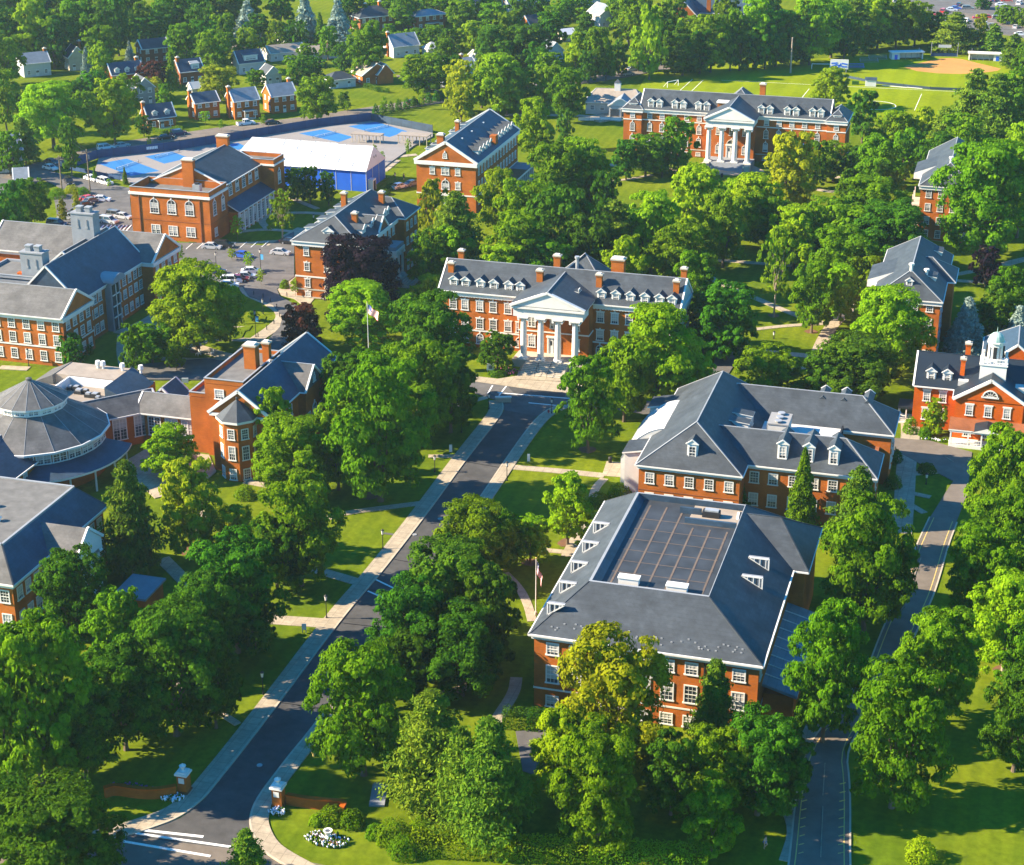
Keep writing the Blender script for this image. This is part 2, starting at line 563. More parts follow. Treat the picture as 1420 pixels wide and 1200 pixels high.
def pavement(edge, d0, d1, z, m, name):
    q = offset_line(edge, d0) + offset_line(edge, d1)[::-1]
    b = MB()
    b.prism(q, -0.25, z, m)
    return tag(b.build(name), kind='structure')


LE, RE = smooth(Ledge[1:], 2), smooth(Redge[:], 2)
pavement(LE, -0.25, 0.0, 0.15, 'kerb', 'kerb')
pavement(LE, -2.6, -0.25, 0.13, 'concrete', 'pavement')
pavement(RE, 0.0, 0.25, 0.15, 'kerb', 'kerb')
pavement(RE[4:], 0.25, 2.2, 0.13, 'concrete', 'pavement')

sheet('path', [(640, 520), (690, 526), (716, 522), (800, 523), (815, 548), (740, 541), (690, 534), (640, 527)], 0.09, 'concrete')
# joints of slabs are left to the material; painted markings
for a, b, w in [((521, 804), (554, 820), .3), ((510, 820), (542, 834), .3), ((690, 545), (790, 553), .3), ((733, 559), (785, 564), .3), ((683, 535), (676, 547), .25), ((702, 536), (692, 549), .25),
                ((200, 1152), (282, 1161), .4), ((188, 1156), (320, 1175), .35), ((169, 1167), (292, 1188), .35), ((340, 1180), (365, 1184), .35)]:
    sheet('road_marking', ribbon([a, b], w), zz(), 'paint', px=False)
for a, b, w in [((512, 818), (590, 832), .1), ((545, 776), (602, 786), .1), ((533, 740), (547, 742), .5), ((640, 640), (700, 650), .1), ((470, 864), (540, 872), .1), ((390, 975), (452, 984), .12)]:
    sheet('road_patch', ribbon([a, b], w), zz(), 'dark' if w < .3 else 'asphaltold', px=False)
for px, py in ((575, 742), (610, 720), (462, 900), (360, 1062)):
    x, y = at(px, py)
    sheet('manhole_cover', [(x + .35 * math.cos(k * .524), y + .35 * math.sin(k * .524)) for k in range(12)], zz(), 'steel', px=False)
for px, py, rad in ((787, 753, 1.5), (735, 780, 1.2), (1125, 460, 1.3), (1073, 438, 1.2), (512, 688, 1.4), (236, 658, 1.1), (275, 486, 1.8), (815, 624, 1.5), (265, 764, 1.7), (1395, 930, 1.6), (392, 334, 1.1), (940, 241, 1.4)):
    x, y = at(px, py)
    sheet('mulch_ring', [(x + rad * (1 + .12 * math.sin(5 * k + px)) * math.cos(k * .3927), y + rad * (1 + .12 * math.sin(3 * k)) * math.sin(k * .3927)) for k in range(16)], 0.03, 'mulch', px=False)
PATHS = [
    ([(455, 719), (482, 711), (545, 703), (592, 697)], 1.5), ([(594, 633), (636, 633)], 1.3), ([(395, 775), (423, 786), (501, 809)], 2.0), ([(330, 856), (395, 861), (457, 865)], 2.6),
    ([(623, 565), (650, 558), (676, 551)], 1.3), ([(708, 648), (770, 653), (838, 660)], 1.9), ([(838, 650), (866, 652)], 6.0), ([(822, 690), (826, 676), (838, 664)], 1.4),
    ([(752, 763), (795, 767)], 1.3), ([(786, 772), (797, 750), (812, 728)], 1.8), ([(700, 795), (720, 815), (732, 838), (738, 862)], 1.3), ([(640, 955), (613, 964), (590, 978)], 1.5),
    ([(658, 947), (640, 955)], 1.5), ([(674, 1026), (690, 995), (713, 962), (716, 940)], 1.6),
    ([(945, 474), (980, 481), (1060, 488), (1143, 496)], 2.2), ([(985, 385), (1001, 395), (1051, 415), (1106, 439), (1148, 450)], 1.8), ([(1040, 458), (1090, 452), (1146, 449)], 1.5),
    ([(1132, 494), (1142, 470), (1156, 448), (1183, 427), (1215, 415)], 2.6), ([(990, 361), (1060, 366), (1130, 372)], 1.8), ([(1080, 511), (1140, 510)], 1.5),
    ([(1250, 325), (1280, 331), (1310, 334), (1340, 333)], 2.2), ([(1320, 382), (1352, 376)], 1.8), ([(1318, 389), (1364, 392)], 1.8), ([(1375, 372), (1400, 365), (1425, 359)], 2.5),
    ([(845, 229), (900, 233), (955, 238)], 2.6), ([(840, 253), (870, 249), (905, 243)], 1.5), ([(1120, 261), (1160, 268), (1165, 262), (1195, 264)], 1.8), ([(1135, 244), (1180, 248)], 2.2),
    ([(1262, 588), (1263, 605), (1257, 640), (1255, 680), (1250, 740)], 3.2), ([(1262, 658), (1330, 652)], 1.4), ([(1258, 683), (1290, 690)], 1.2), ([(1262, 700), (1282, 712)], 1.2), ([(1090, 1195), (1105, 1150), (1085, 1110)], 1.6),
    ([(1160, 940), (1120, 1020), (1110, 1045)], 1.6), ([(1240, 570), (1262, 590)], 1.8),
    ([(300, 396), (345, 360), (375, 342), (420, 317)], 3.0), ([(265, 480), (330, 500), (345, 478), (390, 448), (394, 434), (375, 420), (345, 408), (340, 395)], 3.0), ([(178, 520), (170, 490), (172, 465)], 2.6),
    ([(172, 465), (205, 452), (225, 440)], 6.0), ([(180, 522), (250, 520), (285, 512)], 2.2), ([(262, 480), (300, 470), (345, 472)], 2.0), ([(225, 498), (290, 500), (330, 495)], 1.6), ([(345, 455), (300, 455), (270, 465)], 1.4),
    ([(300, 336), (345, 339), (400, 331)], 1.6), ([(330, 322), (370, 318), (410, 322)], 1.6), ([(372, 318), (360, 306), (375, 297), (420, 295), (450, 297)], 1.8), ([(385, 262), (410, 278), (440, 290)], 1.6),
    ([(510, 250), (545, 222)], 4.5), ([(548, 218), (578, 215)], 2.2), ([(1190, 735), (1100, 735)], 1.4), ([(1090, 752), (1130, 745)], 1.6), ([(340, 668), (380, 676), (400, 680)], 1.5), ([(40, 512), (0, 510)], 2.0),
    ([(0, 352), (50, 336), (80, 320)], 1.5), ([(230, 940), (330, 1005)], 1.0), ([(700, 160), (810, 160), (862, 168)], 2.5), ([(270, 745), (285, 720), (278, 700)], 1.6), ([(225, 775), (250, 800), (270, 820)], 2.2),
]
for i, (p, w) in enumerate(PATHS):
    sheet('path', ribbon(smooth(p, 2), w), 0.06 + i * 0.0012, 'concrete', px=False)
sheet('forecourt', [(715, 527), (722, 510), (806, 512), (812, 532)], 0.19, 'concrete')
sheet('forecourt', [(945, 233), (975, 226), (1040, 228), (1060, 238), (1052, 245), (1000, 243), (950, 240)], 0.17, 'paver')
sheet('courtyard', [(175, 640), (205, 622), (290, 632), (300, 655), (270, 680), (215, 692), (180, 660)], 0.16, 'concrete')
sheet('cross_drive', [(993, 488), (1031, 486), (1004, 530), (985, 530)], 0.165, 'asphaltold')

# east drive
RR_L = [(1090, 1230), (1096, 1194), (1106, 1092), (1119, 1038), (1160, 985), (1201, 937), (1222, 880), (1243, 833), (1258, 795), (1272, 756), (1290, 718), (1313, 681), (1322, 668), (1240, 625), (1238, 608)]
RR_R = [(1180, 1230), (1177, 1194), (1178, 1092), (1171, 1038), (1212, 985), (1246, 928), (1268, 880), (1291, 833), (1302, 800), (1314, 756), (1326, 725), (1340, 689), (1345, 655), (1348, 628), (1290, 612)]
sheet('east_road', RR_L + RR_R[::-1], zz(), 'road')
RL, RRs = smooth(RR_L[:11], 2), smooth(RR_R[:11], 2)
pavement(RL, 0.0, 0.22, 0.15, 'kerb', 'kerb')
pavement(RRs, -0.22, 0.0, 0.15, 'kerb', 'kerb')
for d in (0.5,):
    b = MB(); b.prism(offset_line(RL, -d) + offset_line(RL, -d - .12)[::-1], -0.2, zz(), 'paintyellow'); tag(b.build('road_marking'), kind='structure')
    b = MB(); b.prism(offset_line(RRs, d) + offset_line(RRs, d + .12)[::-1], -0.2, zz(), 'paintyellow'); tag(b.build('road_marking'), kind='structure')
for k in range(9):
    y0 = 1185 - k * 12
    for xa, xb in ((1107 + k * .8, 1114 + k * .8), (1162 + k * .3, 1170 + k * .3)):
        sheet('road_marking', ribbon([(xa, y0), (xb, y0 - 2)], .1), zz(), 'paintyellow', px=False)
for a, b2 in [((1138, 1190), (1141, 1120)), ((1141, 1105), (1144, 1060)), ((1268, 800), (1277, 775)), ((1310, 634), (1322, 642))]:
    sheet('road_marking', ribbon([a, b2], .09), zz(), 'concrete', px=False)

# car parks on the left
sheet('car_park', [(200, 338), (300, 338), (372, 342), (408, 322), (408, 385), (384, 402), (388, 412), (432, 436), (440, 452), (410, 500), (350, 540), (330, 535), (350, 495), (388, 455), (392, 440), (378, 424), (345, 412), (336, 398), (200, 405)], zz(), 'asphaltold')
sheet('car_park', [(-60, 340), (120, 330), (130, 380), (-60, 440)], zz(), 'asphaltold')
sheet('car_park', [(75, 275), (130, 262), (180, 275), (185, 325), (110, 322), (80, 305)], zz(), 'asphaltold')
sheet('street', [(180, 508), (290, 498), (320, 505), (320, 528), (180, 528)], zz(), 'asphaltold')
sheet('street', [(-60, 240), (20, 238), (52, 226), (70, 226), (60, 236), (100, 246), (180, 262), (182, 275), (130, 268), (85, 262), (60, 250), (-60, 300)], zz(), 'asphaltold')
sheet('street', ribbon([(20, 250), (62, 232), (130, 212), (190, 199.5), (308, 182), (440, 165.5), (484, 158.5), (566, 146), (623, 137), (700, 125), (790, 115), (850, 106), (930, 92), (1000, 84)], 8.0), zz(), 'road', px=False)
sheet('street', ribbon([(440, 88), (380, 75), (300, 62)], 6), zz(), 'road', px=False)
sheet('street', ribbon([(600, 128), (575, 118), (560, 105)], 5), zz(), 'road', px=False)
sheet('pavement', ribbon([(190, 195), (308, 177.5), (440, 161), (566, 142)], 1.4), 0.12, 'concrete', px=False)
for p in [[(262, 334), (300, 331), (395, 329), (402, 333), (330, 336), (262, 337)], [(318, 345), (365, 338), (372, 345), (350, 352)], [(310, 361), (348, 359), (342, 365), (312, 366)], [(360, 361), (384, 361), (386, 366), (358, 367)],
          [(310, 385), (320, 374), (318, 385), (305, 393)], [(245, 360), (258, 358), (262, 365), (248, 372)], [(338, 432), (360, 432), (369, 440), (366, 449), (340, 450)], [(325, 456), (350, 452), (345, 459), (330, 462)], [(300, 470), (340, 460), (335, 470), (310, 474)],
          [(402, 393), (410, 385), (445, 405), (430, 412)], [(520, 240), (545, 238), (548, 242), (515, 265)]]:
    sheet('grass_island', p, 0.15, 'grass')
sheet('pavement', [(384, 400), (408, 382), (440, 410), (425, 428), (408, 415), (390, 410)], 0.12, 'concrete')
for k in range(8):
    sheet('road_marking', ribbon([(258 + 15 * k, 347 - .4 * k), (267 + 15 * k, 339 - .4 * k)], .15), zz(), 'paint', px=False)
for k in range(6):
    sheet('road_marking', ribbon([(292 + 8 * k, 398 - 3 * k), (320 + 8 * k, 399 - 3 * k)], .12), zz(), 'paint', px=False)
for k in range(5):
    sheet('road_marking', ribbon([(-2 + 14 * k, 348 - 2 * k), (10 + 14 * k, 338 - 1.6 * k)], .15), zz(), 'paint', px=False)
for k in range(8):
    sheet('road_marking', ribbon([(137 + 5.5 * k, 322), (144 + 5.5 * k, 314)], .25), zz(), 'paint', px=False)
# tennis courts
def frame_on(px, py, ang):
    x, y = at(px, py)
    c, s = math.cos(math.radians(ang)), math.sin(math.radians(ang))
    return lambda u, v: (x + u * c - v * s, y + u * s + v * c)


sheet('tennis_court', [(132, 238), (137, 221), (250, 209), (440, 178), (515, 169.5), (600, 186), (600, 191), (575, 203), (540, 228), (500, 262), (300, 250), (200, 262)], zz(), 'courtgrey')
court_z = zz()
for c in [[(137, 229), (176, 222), (221, 239), (182, 246)], [(201, 219), (238, 212), (262, 221), (228, 229)], [(298, 206), (330, 200), (345, 207), (312, 213)], [(415, 187), (449, 181), (490, 192), (470, 199)], [(483, 177), (522, 171), (565, 184), (540, 192)]]:
    sheet('tennis_court', c, court_z, 'courtblue')
    q = [Vector(at(*p)) for p in c]
    lz = zz()
    def bl(u, v): return tuple((q[0] * (1 - u) + q[1] * u) * (1 - v) + (q[3] * (1 - u) + q[2] * u) * v)
    for (a, b2) in [((.15, .12), (.85, .12)), ((.15, .88), (.85, .88)), ((.15, .12), (.15, .88)), ((.85, .12), (.85, .88)), ((.15, .32), (.85, .32)), ((.15, .68), (.85, .68)), ((.5, .32), (.5, .68))]:
        sheet('court_line', ribbon([bl(*a), bl(*b2)], .28), lz, 'paint', px=False); lz += .001
# playing fields
sheet('playing_field', [(900, 100), (1240, 75), (1420, 80), (1420, 150), (1320, 165), (1180, 170), (1100, 150), (880, 135)], zz(), 'fieldgrass')
infield = [(1253, 95), (1258, 92.5), (1290, 86), (1303, 83), (1318, 82.3), (1332, 83.5), (1388, 97), (1383, 100), (1360, 103), (1330, 104.5), (1300, 103.5), (1272, 100.5)]
sheet('softball_infield', infield, zz(), 'clay')
for a, b2 in [((1000, 113), (1180, 122)), ((1180, 122), (1350, 130)), ((1268, 155), (1278, 132)), ((1110, 140), (1122, 125)), ((940, 130), (960, 112)), ((955, 132), (975, 113))]:
    sheet('field_line', ribbon([a, b2], .16), zz(), 'paint', px=False)
cx_, cy_ = at(1214, 148)
sheet('field_line', [(cx_ + 6.2 * math.cos(t * .1047), cy_ + 6.2 * math.sin(t * .1047)) for t in range(-22, 24)] + [(cx_ + 6.0 * math.cos(t * .1047), cy_ + 6.0 * math.sin(t * .1047)) for t in range(23, -23, -1)], zz(), 'paint', px=False)
sheet('car_park', [(1240, -10), (1460, -12), (1460, 60), (1400, 50), (1300, 36), (1290, 20)], zz(), 'asphaltold')
sheet('car_park', [(1320, 18), (1440, 30), (1440, 44), (1330, 30)], zz(), 'road')
sheet('path', ribbon([(820, 167), (862, 160)], 8.0), zz(), 'concrete', px=False)


# ------------------------------------------------------------------ building parts
WIN = {}


def window_meshes(w, h, style):
    k = (round(w, 2), round(h, 2), style)
    if k in WIN: return WIN[k]
    f, p = MB(), MB()
    t = 0.16
    hw, hh = w / 2, h / 2
    arch = style.startswith('arch')
    f.box(-hw - t, -.10, -hh, -hw, .05, hh, 'white')
    f.box(hw, -.10, -hh, hw + t, .05, hh, 'white')
    f.box(-hw - t - .1, -.17, -hh - .16, hw + t + .1, .05, -hh, 'white')
    if arch:
        n = 10
        for i in range(n):
            a, b = math.pi * i / n, math.pi * (i + 1) / n
            q = [((hw + o) * math.cos(c), hh + (hw + o) * math.sin(c)) for c, o in ((a, 0), (a, t), (b, t), (b, 0))]
            f.solid([(x, -.10, z) for x, z in q] + [(x, .05, z) for x, z in q], [(0, 1, 2, 3), (1, 5, 6, 2), (0, 3, 7, 4)], 'white')
        p.face([(-hw, -.03, hh), (hw, -.03, hh)] + [(hw * math.cos(math.pi * i / n), -.03, hh + hw * math.sin(math.pi * i / n)) for i in range(1, n)], 'glass')
        f.box(-.04, -.07, hh, .04, -.031, hh + hw, 'white')
        f.box(-hw, -.08, hh - .05, hw, -.02, hh + .05, 'white')
        f.box(-.13, -.14, hh + hw + t - .05, .13, .04, hh + hw + t + .4, 'white')
    else:
        f.box(-hw - t, -.10, hh, hw + t, .05, hh + t, 'white')
        if style in ('key', 'keypair'):
            f.box(-.15, -.14, hh + t, .15, .04, hh + t + .35, 'white')
            f.box(-hw - .3, -.12, hh + t - .02, -.15, .04, hh + t + .14, 'white')
            f.box(.15, -.12, hh + t - .02, hw + .3, .04, hh + t + .14, 'white')
        if style == 'lintel':
            f.box(-hw - .3, -.12, hh + t - .01, hw + .3, .04, hh + t + .22, 'white')
    nm = 2 if w > .9 else 1
    if style in ('pair', 'keypair', 'archpair'):
        f.box(-.09, -.10, -hh, .09, -.02, hh, 'white')
        nm = 3
    f.box(-hw, -.09, -.05, hw, -.031, .05, 'white')
    for i in range(1, nm + 1):
        x = -hw + w * i / (nm + 1)
        f.box(x - .022, -.065, -hh, x + .022, -.031, hh, 'white')
    for z in ((-hh / 2, hh / 2) if h < 3 else (-.66 * hh, -.33 * hh, .33 * hh, .66 * hh)):
        f.box(-hw, -.062, z - .022, hw, -.031, z + .022, 'white')
    ps = []
    for var in (0, .45, .75):
        q = MB()
        q.v, q.f, q.m = list(p.v), list(p.f), list(p.m)
        zb = hh - h * var
        q.face([(-hw, -.03, -hh), (hw, -.03, -hh), (hw, -.03, zb), (-hw, -.03, zb)], 'glass')
        if var: q.face([(-hw, -.03, zb), (hw, -.03, zb), (hw, -.03, hh), (-hw, -.03, hh)], 'blind')
        ps.append(q.mesh('pane'))
    WIN[k] = (f.mesh('window'), ps)
    return WIN[k]


WR = random.Random(3)
FRr = random.Random(21)


def win(par, x, y, z, rot=0, w=1.2, h=2.0, style='sash', name='window'):
    f, ps = window_meshes(w, h, style)
    o = link(name, f, par, (x, y, z), math.radians(rot))
    link('pane', ps[WR.choice((0, 0, 1, 1, 2))], o)
    return o


def row(par, xs, y, z, rot=0, **k):
    for x in xs:
        win(par, x, y, z, rot, **k)


def rowy(par, x, ys, z, rot=90, **k):
    for y in ys:
        win(par, x, y, z, rot, **k)


def lin(a, b, n):
    return [a + (b - a) * (i + .5) / n for i in range(n)]


def walls(par, pts, z, m='brick', name='wall', z0=-.3, foot='stone'):
    b = MB()
    b.prism(pts, z0, z, m)
    o = b.build(name, par)
    return o


def rect(x0, y0, x1, y1):
    return [(x0, y0), (x1, y0), (x1, y1), (x0, y1)]


def ring(par, x0, y0, x1, y1, z0, z1, out, m='white', name='cornice', dent=False):
    """a moulding that runs round a rectangular block"""
    b = MB()
    o, i = out, 0.06
    b.box(x0 - o, y0 - o, z0, x1 + o, y0 + i, z1, m)
    b.box(x0 - o, y1 - i, z0, x1 + o, y1 + o, z1, m)
    b.box(x0 - o, y0 + i, z0, x0 + i, y1 - i, z1, m)
    b.box(x1 - i, y0 + i, z0, x1 + o, y1 - i, z1, m)
    if dent:
        n = int((x1 - x0) / .55)
        for k in range(n):
            x = x0 + (x1 - x0) * (k + .5) / n
            b.box(x - .13, y0 - o * .6, z0 - .16, x + .13, y0 + .04, z0 + .01, m)
    return b.build(name, par)


def roof(par, x0, y0, x1, y1, z, h, axis='x', e0='hip', e1='hip', ov=.55, m='slate', ins=None, gm='brick', name='roof', cap='flash', gable_trim=.34):
    """ridge roof; e0 / e1 say how the low / high end of the ridge is closed"""
    b = MB()
    sw = axis == 'y'
    if sw: x0, y0, x1, y1 = y0, x0, y1, x1
    M = (lambda p: (p[1], p[0], p[2])) if sw else (lambda p: p)
    gx = .12
    X0 = x0 - (ov if e0 == 'hip' else gx)
    X1 = x1 + (ov if e1 == 'hip' else gx)
    Y0, Y1 = y0 - ov, y1 + ov
    ym = (Y0 + Y1) / 2
    i = ins if ins is not None else (Y1 - Y0) / 2
    r0 = X0 + (i if e0 == 'hip' else 0)
    r1 = X1 - (i if e1 == 'hip' else 0)
    A, B, Cc, D = (X0, Y0, z), (X1, Y0, z), (X1, Y1, z), (X0, Y1, z)
    R0, R1 = (r0, ym, z + h), (r1, ym, z + h)
    fl = (lambda q: q[::-1]) if sw else (lambda q: q)
    def face(q, mm): b.face([M(p) for p in fl(q)], mm)
    face([A, B, R1, R0], m)
    face([Cc, D, R0, R1], m)
    face([D, A, R0], m if e0 == 'hip' else gm)
    face([B, Cc, R1], m if e1 == 'hip' else gm)
    face([D, Cc, B, A], 'white')
    if cap:
        def bar(p, q, w=.2, hh=.1, mm=cap): b.bar(M(p), M(q), w, hh, mm)
        bar(R0, R1)
        if e0 == 'hip': bar(A, R0); bar(D, R0)
        if e1 == 'hip': bar(B, R1); bar(Cc, R1)
    gt = .16
    zt = z - .09
    for p, q in (((X0, Y0 - .02, zt), (X1, Y0 - .02, zt)), ((X0, Y1 + .02, zt), (X1, Y1 + .02, zt))):
        b.bar(M(p), M(q), gt, .22, 'white')
    for e, X, R in ((e0, X0, R0), (e1, X1, R1)):
        if e == 'hip': b.bar(M((X, Y0, zt)), M((X, Y1, zt)), gt, .22, 'white')
        else:
            d = -.1 if X == X0 else .1
            for yy in (Y0, Y1):
                b.bar(M((X + d, yy, z - .1)), M((X + d, ym, z + h - .1)), .3, gable_trim, 'white')
    return b.build(name, par)


def dormer(par, x, y, z, rot=0, w=1.5, h=1.6, d=3.0, m='slate', style='gable', ww=.8, wh=1.1):
    """front at (x, y), its sill at z, running back d into the roof"""
    b = MB()
    hw = w / 2
    b.box(-hw, 0, -.5, hw, d, h, 'white')
    if style == 'gable':
        o, r = .2, .75 * hw + .1
        v = [(-hw - o, -o, h - .08), (hw + o, -o, h - .08), (0, -o, h + r), (-hw - o, d + 1, h - .08), (hw + o, d + 1, h - .08), (0, d + 1, h + r)]
        b.solid(v, [(0, 1, 2), (4, 3, 5), (1, 4, 5, 2), (3, 0, 2, 5), (3, 4, 1, 0)], ['white', m, m, m, 'white'])
        b.bar((-hw - o, -o - .04, h - .02), (0, -o - .04, h + r), .14, .16, 'white')
        b.bar((hw + o, -o - .04, h - .02), (0, -o - .04, h + r), .14, .16, 'white')
    else:
        v = [(-hw - .2, -.25, h + .02), (hw + .2, -.25, h + .02), (hw + .2, d, h + .5), (-hw - .2, d, h + .5)]
        v += [(a, c, e - .14) for a, c, e in v]
        b.solid(v, [(0, 1, 2, 3), (7, 6, 5, 4), (4, 5, 1, 0), (5, 6, 2, 1), (6, 7, 3, 2), (7, 4, 0, 3)], [m, 'white', 'white', 'white', 'white', 'white'])
    o = b.build('dormer', par, (x, y, z), math.radians(rot))
    win(o, 0, 0, .15 + wh / 2 + .1, 0, ww, wh)
    return o


def chimney(par, x, y, z0, z1, w=1.3, d=1.0, m='brick', rot=0):
    b = MB()
    b.box(-w / 2, -d / 2, z0, w / 2, d / 2, z1 - .5, m)
    b.box(-w / 2 - .1, -d / 2 - .1, z1 - .5, w / 2 + .1, d / 2 + .1, z1 - .25, m)
    b.box(-w / 2 - .18, -d / 2 - .18, z1 - .25, w / 2 + .18, d / 2 + .18, z1, 'stone')
    b.box(-w / 2 + .2, -d / 2 + .2, z1, w / 2 - .2, d / 2 - .2, z1 + .25, 'white')
    return b.build('chimney', par, (x, y, 0), math.radians(rot))


def column(par, x, y, z0, z1, r=.42):
    b = MB()
    b.box(-r * 1.5, -r * 1.5, z0, r * 1.5, r * 1.5, z0 + .25, 'white')
    b.lathe(0, 0, [(r * 1.35, z0 + .25), (r * 1.35, z0 + .4), (r, z0 + .5), (r * 1.02, z0 + (z1 - z0) * .35), (r * .84, z1 - .75), (r * 1.0, z1 - .6), (r * 1.1, z1 - .5)], 18, 'white')
    b.box(-r * 1.5, -r * 1.0, z1 - .5, r * 1.5, r * 1.0, z1 - .25, 'white')
    for sx in (-1, 1):
        v = [(sx * r * 1.4 + .24 * math.cos(a), yy, z1 - .55 + .24 * math.sin(a)) for yy in (-r * 1.12, r * 1.12) for a in [math.pi * k / 5 for k in range(10)]]
        b.solid(v, [tuple(range(10)), tuple(range(19, 9, -1))] + [(k, 10 + k, 10 + (k + 1) % 10, (k + 1) % 10) for k in range(10)], 'white')
    b.box(-r * 1.7, -r * 1.4, z1 - .25, r * 1.7, r * 1.4, z1, 'white')
    return b.build('column', par, (x, y, 0))


def pediment(par, x0, x1, yf, yb, z, h, zr, yr, m='slate', ent=1.6, oculus=True):
    """entablature under a low white gable facing -Y, its roof running back to the main one"""
    b = MB()
    b.box(x0 + .4, yf + .3, z - ent, x1 - .4, yb, z - .45, 'white')
    b.box(x0, yf - .1, z - .45, x1, yb, z - .02, 'white')
    n = int((x1 - x0) / .6)
    for k in range(n):
        x = x0 + (x1 - x0) * (k + .5) / n
        b.box(x - .14, yf + .12, z - .62, x + .14, yf + .33, z - .44, 'white')
    b.build('entablature', par)
    xm = (x0 + x1) / 2
    p = MB()
    p.solid([(x0 + .2, yf + .2, z), (x1 - .2, yf + .2, z), (xm, yf + .2, z + h - .1), (x0 + .2, yf + .6, z), (x1 - .2, yf + .6, z), (xm, yf + .6, z + h - .1)], [(0, 1, 2), (4, 3, 5), (1, 4, 5, 2), (3, 0, 2, 5), (3, 4, 1, 0)], 'white')
    p.bar((x0 - .1, yf, z + .1), (xm, yf, z + h + .05), .7, .4, 'white')
    p.bar((x1 + .1, yf, z + .1), (xm, yf, z + h + .05), .7, .4, 'white')
    p.build('pediment', par)
    if oculus:
        q = MB()
        q.solid([(.42 * math.cos(a), yy, .42 * math.sin(a)) for yy in (-.08, .05) for a in [math.pi * k / 6 for k in range(12)]], [tuple(range(12))] + [(k, 12 + k, 12 + (k + 1) % 12, (k + 1) % 12) for k in range(12)], 'dark')
        q.build('oculus', par, (xm, yf + .2, z + h * .38))
    r = MB()
    v = [(x0 - .3, yf - .1, z + .12), (x1 + .3, yf - .1, z + .12), (xm, yf - .1, z + h + .28), (x0 - .3, yr, z + .12), (x1 + .3, yr, z + .12), (xm, yr, z + h + .28)]
    r.solid(v, [(1, 4, 5, 2), (3, 0, 2, 5), (0, 1, 2), (4, 3, 5), (3, 4, 1, 0)], [m, m, 'white', m, 'white'])
    r.bar(v[2], v[5], .2, .1, 'flash')
    r.build('portico_roof', par)


def steps(par, x0, x1, yf, yb, z, n=6, m='stone', name='steps'):
    b = MB()
    for k in range(n):
        b.box(x0, yf + (yb - yf) * k / n, -.2, x1, yb if k == n - 1 else yf + (yb - yf) * (k + 1) / n + .02, z * (k + 1) / n, m)
    return b.build(name, par)


def band(par, x0, y0, x1, y1, z, h=.25, out=.1, m='white'):
    return ring(par, x0, y0, x1, y1, z, z + h, out, m, 'belt_course')


def door(par, x, y, z0, rot=0, w=1.6, h=2.8, m='door', surround=True):
    b = MB()
    hw = w / 2
    b.box(-hw, -.06, 0, hw, .05, h, m)
    b.box(-.02, -.09, .1, .02, -.05, h, 'dark')
    for s in (-1, 1):
        b.box(s * hw * .5 - .2, -.08, h * .55, s * hw * .5 + .2, -.055, h * .85, 'glass')
    if surround:
        b.box(-hw - .3, -.18, 0, -hw, .05, h + .2, 'white')
        b.box(hw, -.18, 0, hw + .3, .05, h + .2, 'white')
        b.box(-hw - .45, -.3, h + .2, hw + .45, .05, h + .55, 'white')
        b.box(-hw, -.15, h, hw, .05, h + .2, 'white')
    o = b.build('door', par, (x, y, z0), math.radians(rot))
    k = MB()
    k.box(.06, -.14, 1.0, .12, -.06, 1.2, 'steel')
    k.build('handle', o)
    return o


def flat(par, x0, y0, x1, y1, z, par_h=.6, m='gravelroof', pm='brick', name='roof', t=.35):
    """flat roof inside a parapet with a pale coping"""
    b = MB()
    b.box(x0 + t, y0 + t, z - .2, x1 - t, y1 - t, z + .04, m)
    p = b.build(name, par)
    q = MB()
    for a in ((x0, y0, x1, y0 + t), (x0, y1 - t, x1, y1), (x0, y0 + t, x0 + t, y1 - t), (x1 - t, y0 + t, x1, y1 - t)):
        q.box(a[0], a[1], z - .2, a[2], a[3], z + par_h, pm)
    q.build('parapet', par)
    ring(par, x0 + t / 2, y0 + t / 2, x1 - t / 2, y1 - t / 2, z + par_h, z + par_h + .12, t / 2 + .08, 'flash', 'coping')


CAMPUS = 'brick campus buildings with slate roofs'

# ------------------------------------------------------------------ portico hall in the middle
b1 = thing('brick_hall', 'long brick hall with white four column portico at the head of the main drive', 'building', -106, 317, 0, CAMPUS)
W1 = 47.2
walls(b1, rect(0, 0, W1, 11), 11.2)
walls(b1, rect(16.9, -3.4, 30.6, 0.5), 11.2)
walls(b1, rect(20, 9, 36, 16), 12)
ring(b1, 0, 0, W1, 11, 10.3, 11.25, .45, dent=True)
band(b1, 0, 0, W1, 11, 3.3, .3)
roof(b1, 0, 0, W1, 11, 11.3, 4.6, 'x', 'gable', 'gable', .7, gm='white')
roof(b1, 21, 8, 30.5, 17, 12, 5.0, 'y', 'hip', 'hip', .5)
LX = [2.6, 5.0, 8.0, 10.7, 13.7, 16.0]
RX = [32.0, 34.8, 37.6, 40.4, 43.2, 45.6]
row(b1, LX + RX, 0, 8.5, 0, w=1.15, h=1.9, style='key')
row(b1, LX + RX, 0, 4.9, 0, w=1.15, h=1.9, style='key')
row(b1, LX + RX, 0, 1.5, 0, w=1.2, h=1.3, style='arch')
rowy(b1, W1, lin(0, 11, 4), 8.5, 90, w=1.15, h=1.9, style='key')
rowy(b1, W1, lin(0, 11, 4), 4.9, 90, w=1.15, h=1.9, style='key')
for x in LX + RX:
    dormer(b1, x, .55, 11.6, 0, 1.7, 1.75, 3.4, ww=.95, wh=1.3)
for x, y, z1, w, d in ((1.3, 3.2, 15.9, 1.1, .9), (1.4, 9.4, 16.6, 1.1, .9), (19.3, 2.9, 16, 1.2, 1), (21, 9.4, 17.2, 1.3, 1), (31, 2.9, 16.2, 1.1, 1), (33.0, 10.2, 17.3, 2.5, 1.8), (45.9, 3.0, 16.2, 1.1, .9), (46.1, 9.2, 16.8, 1.1, .9)):
    chimney(b1, x, y, 11, z1, w, d)
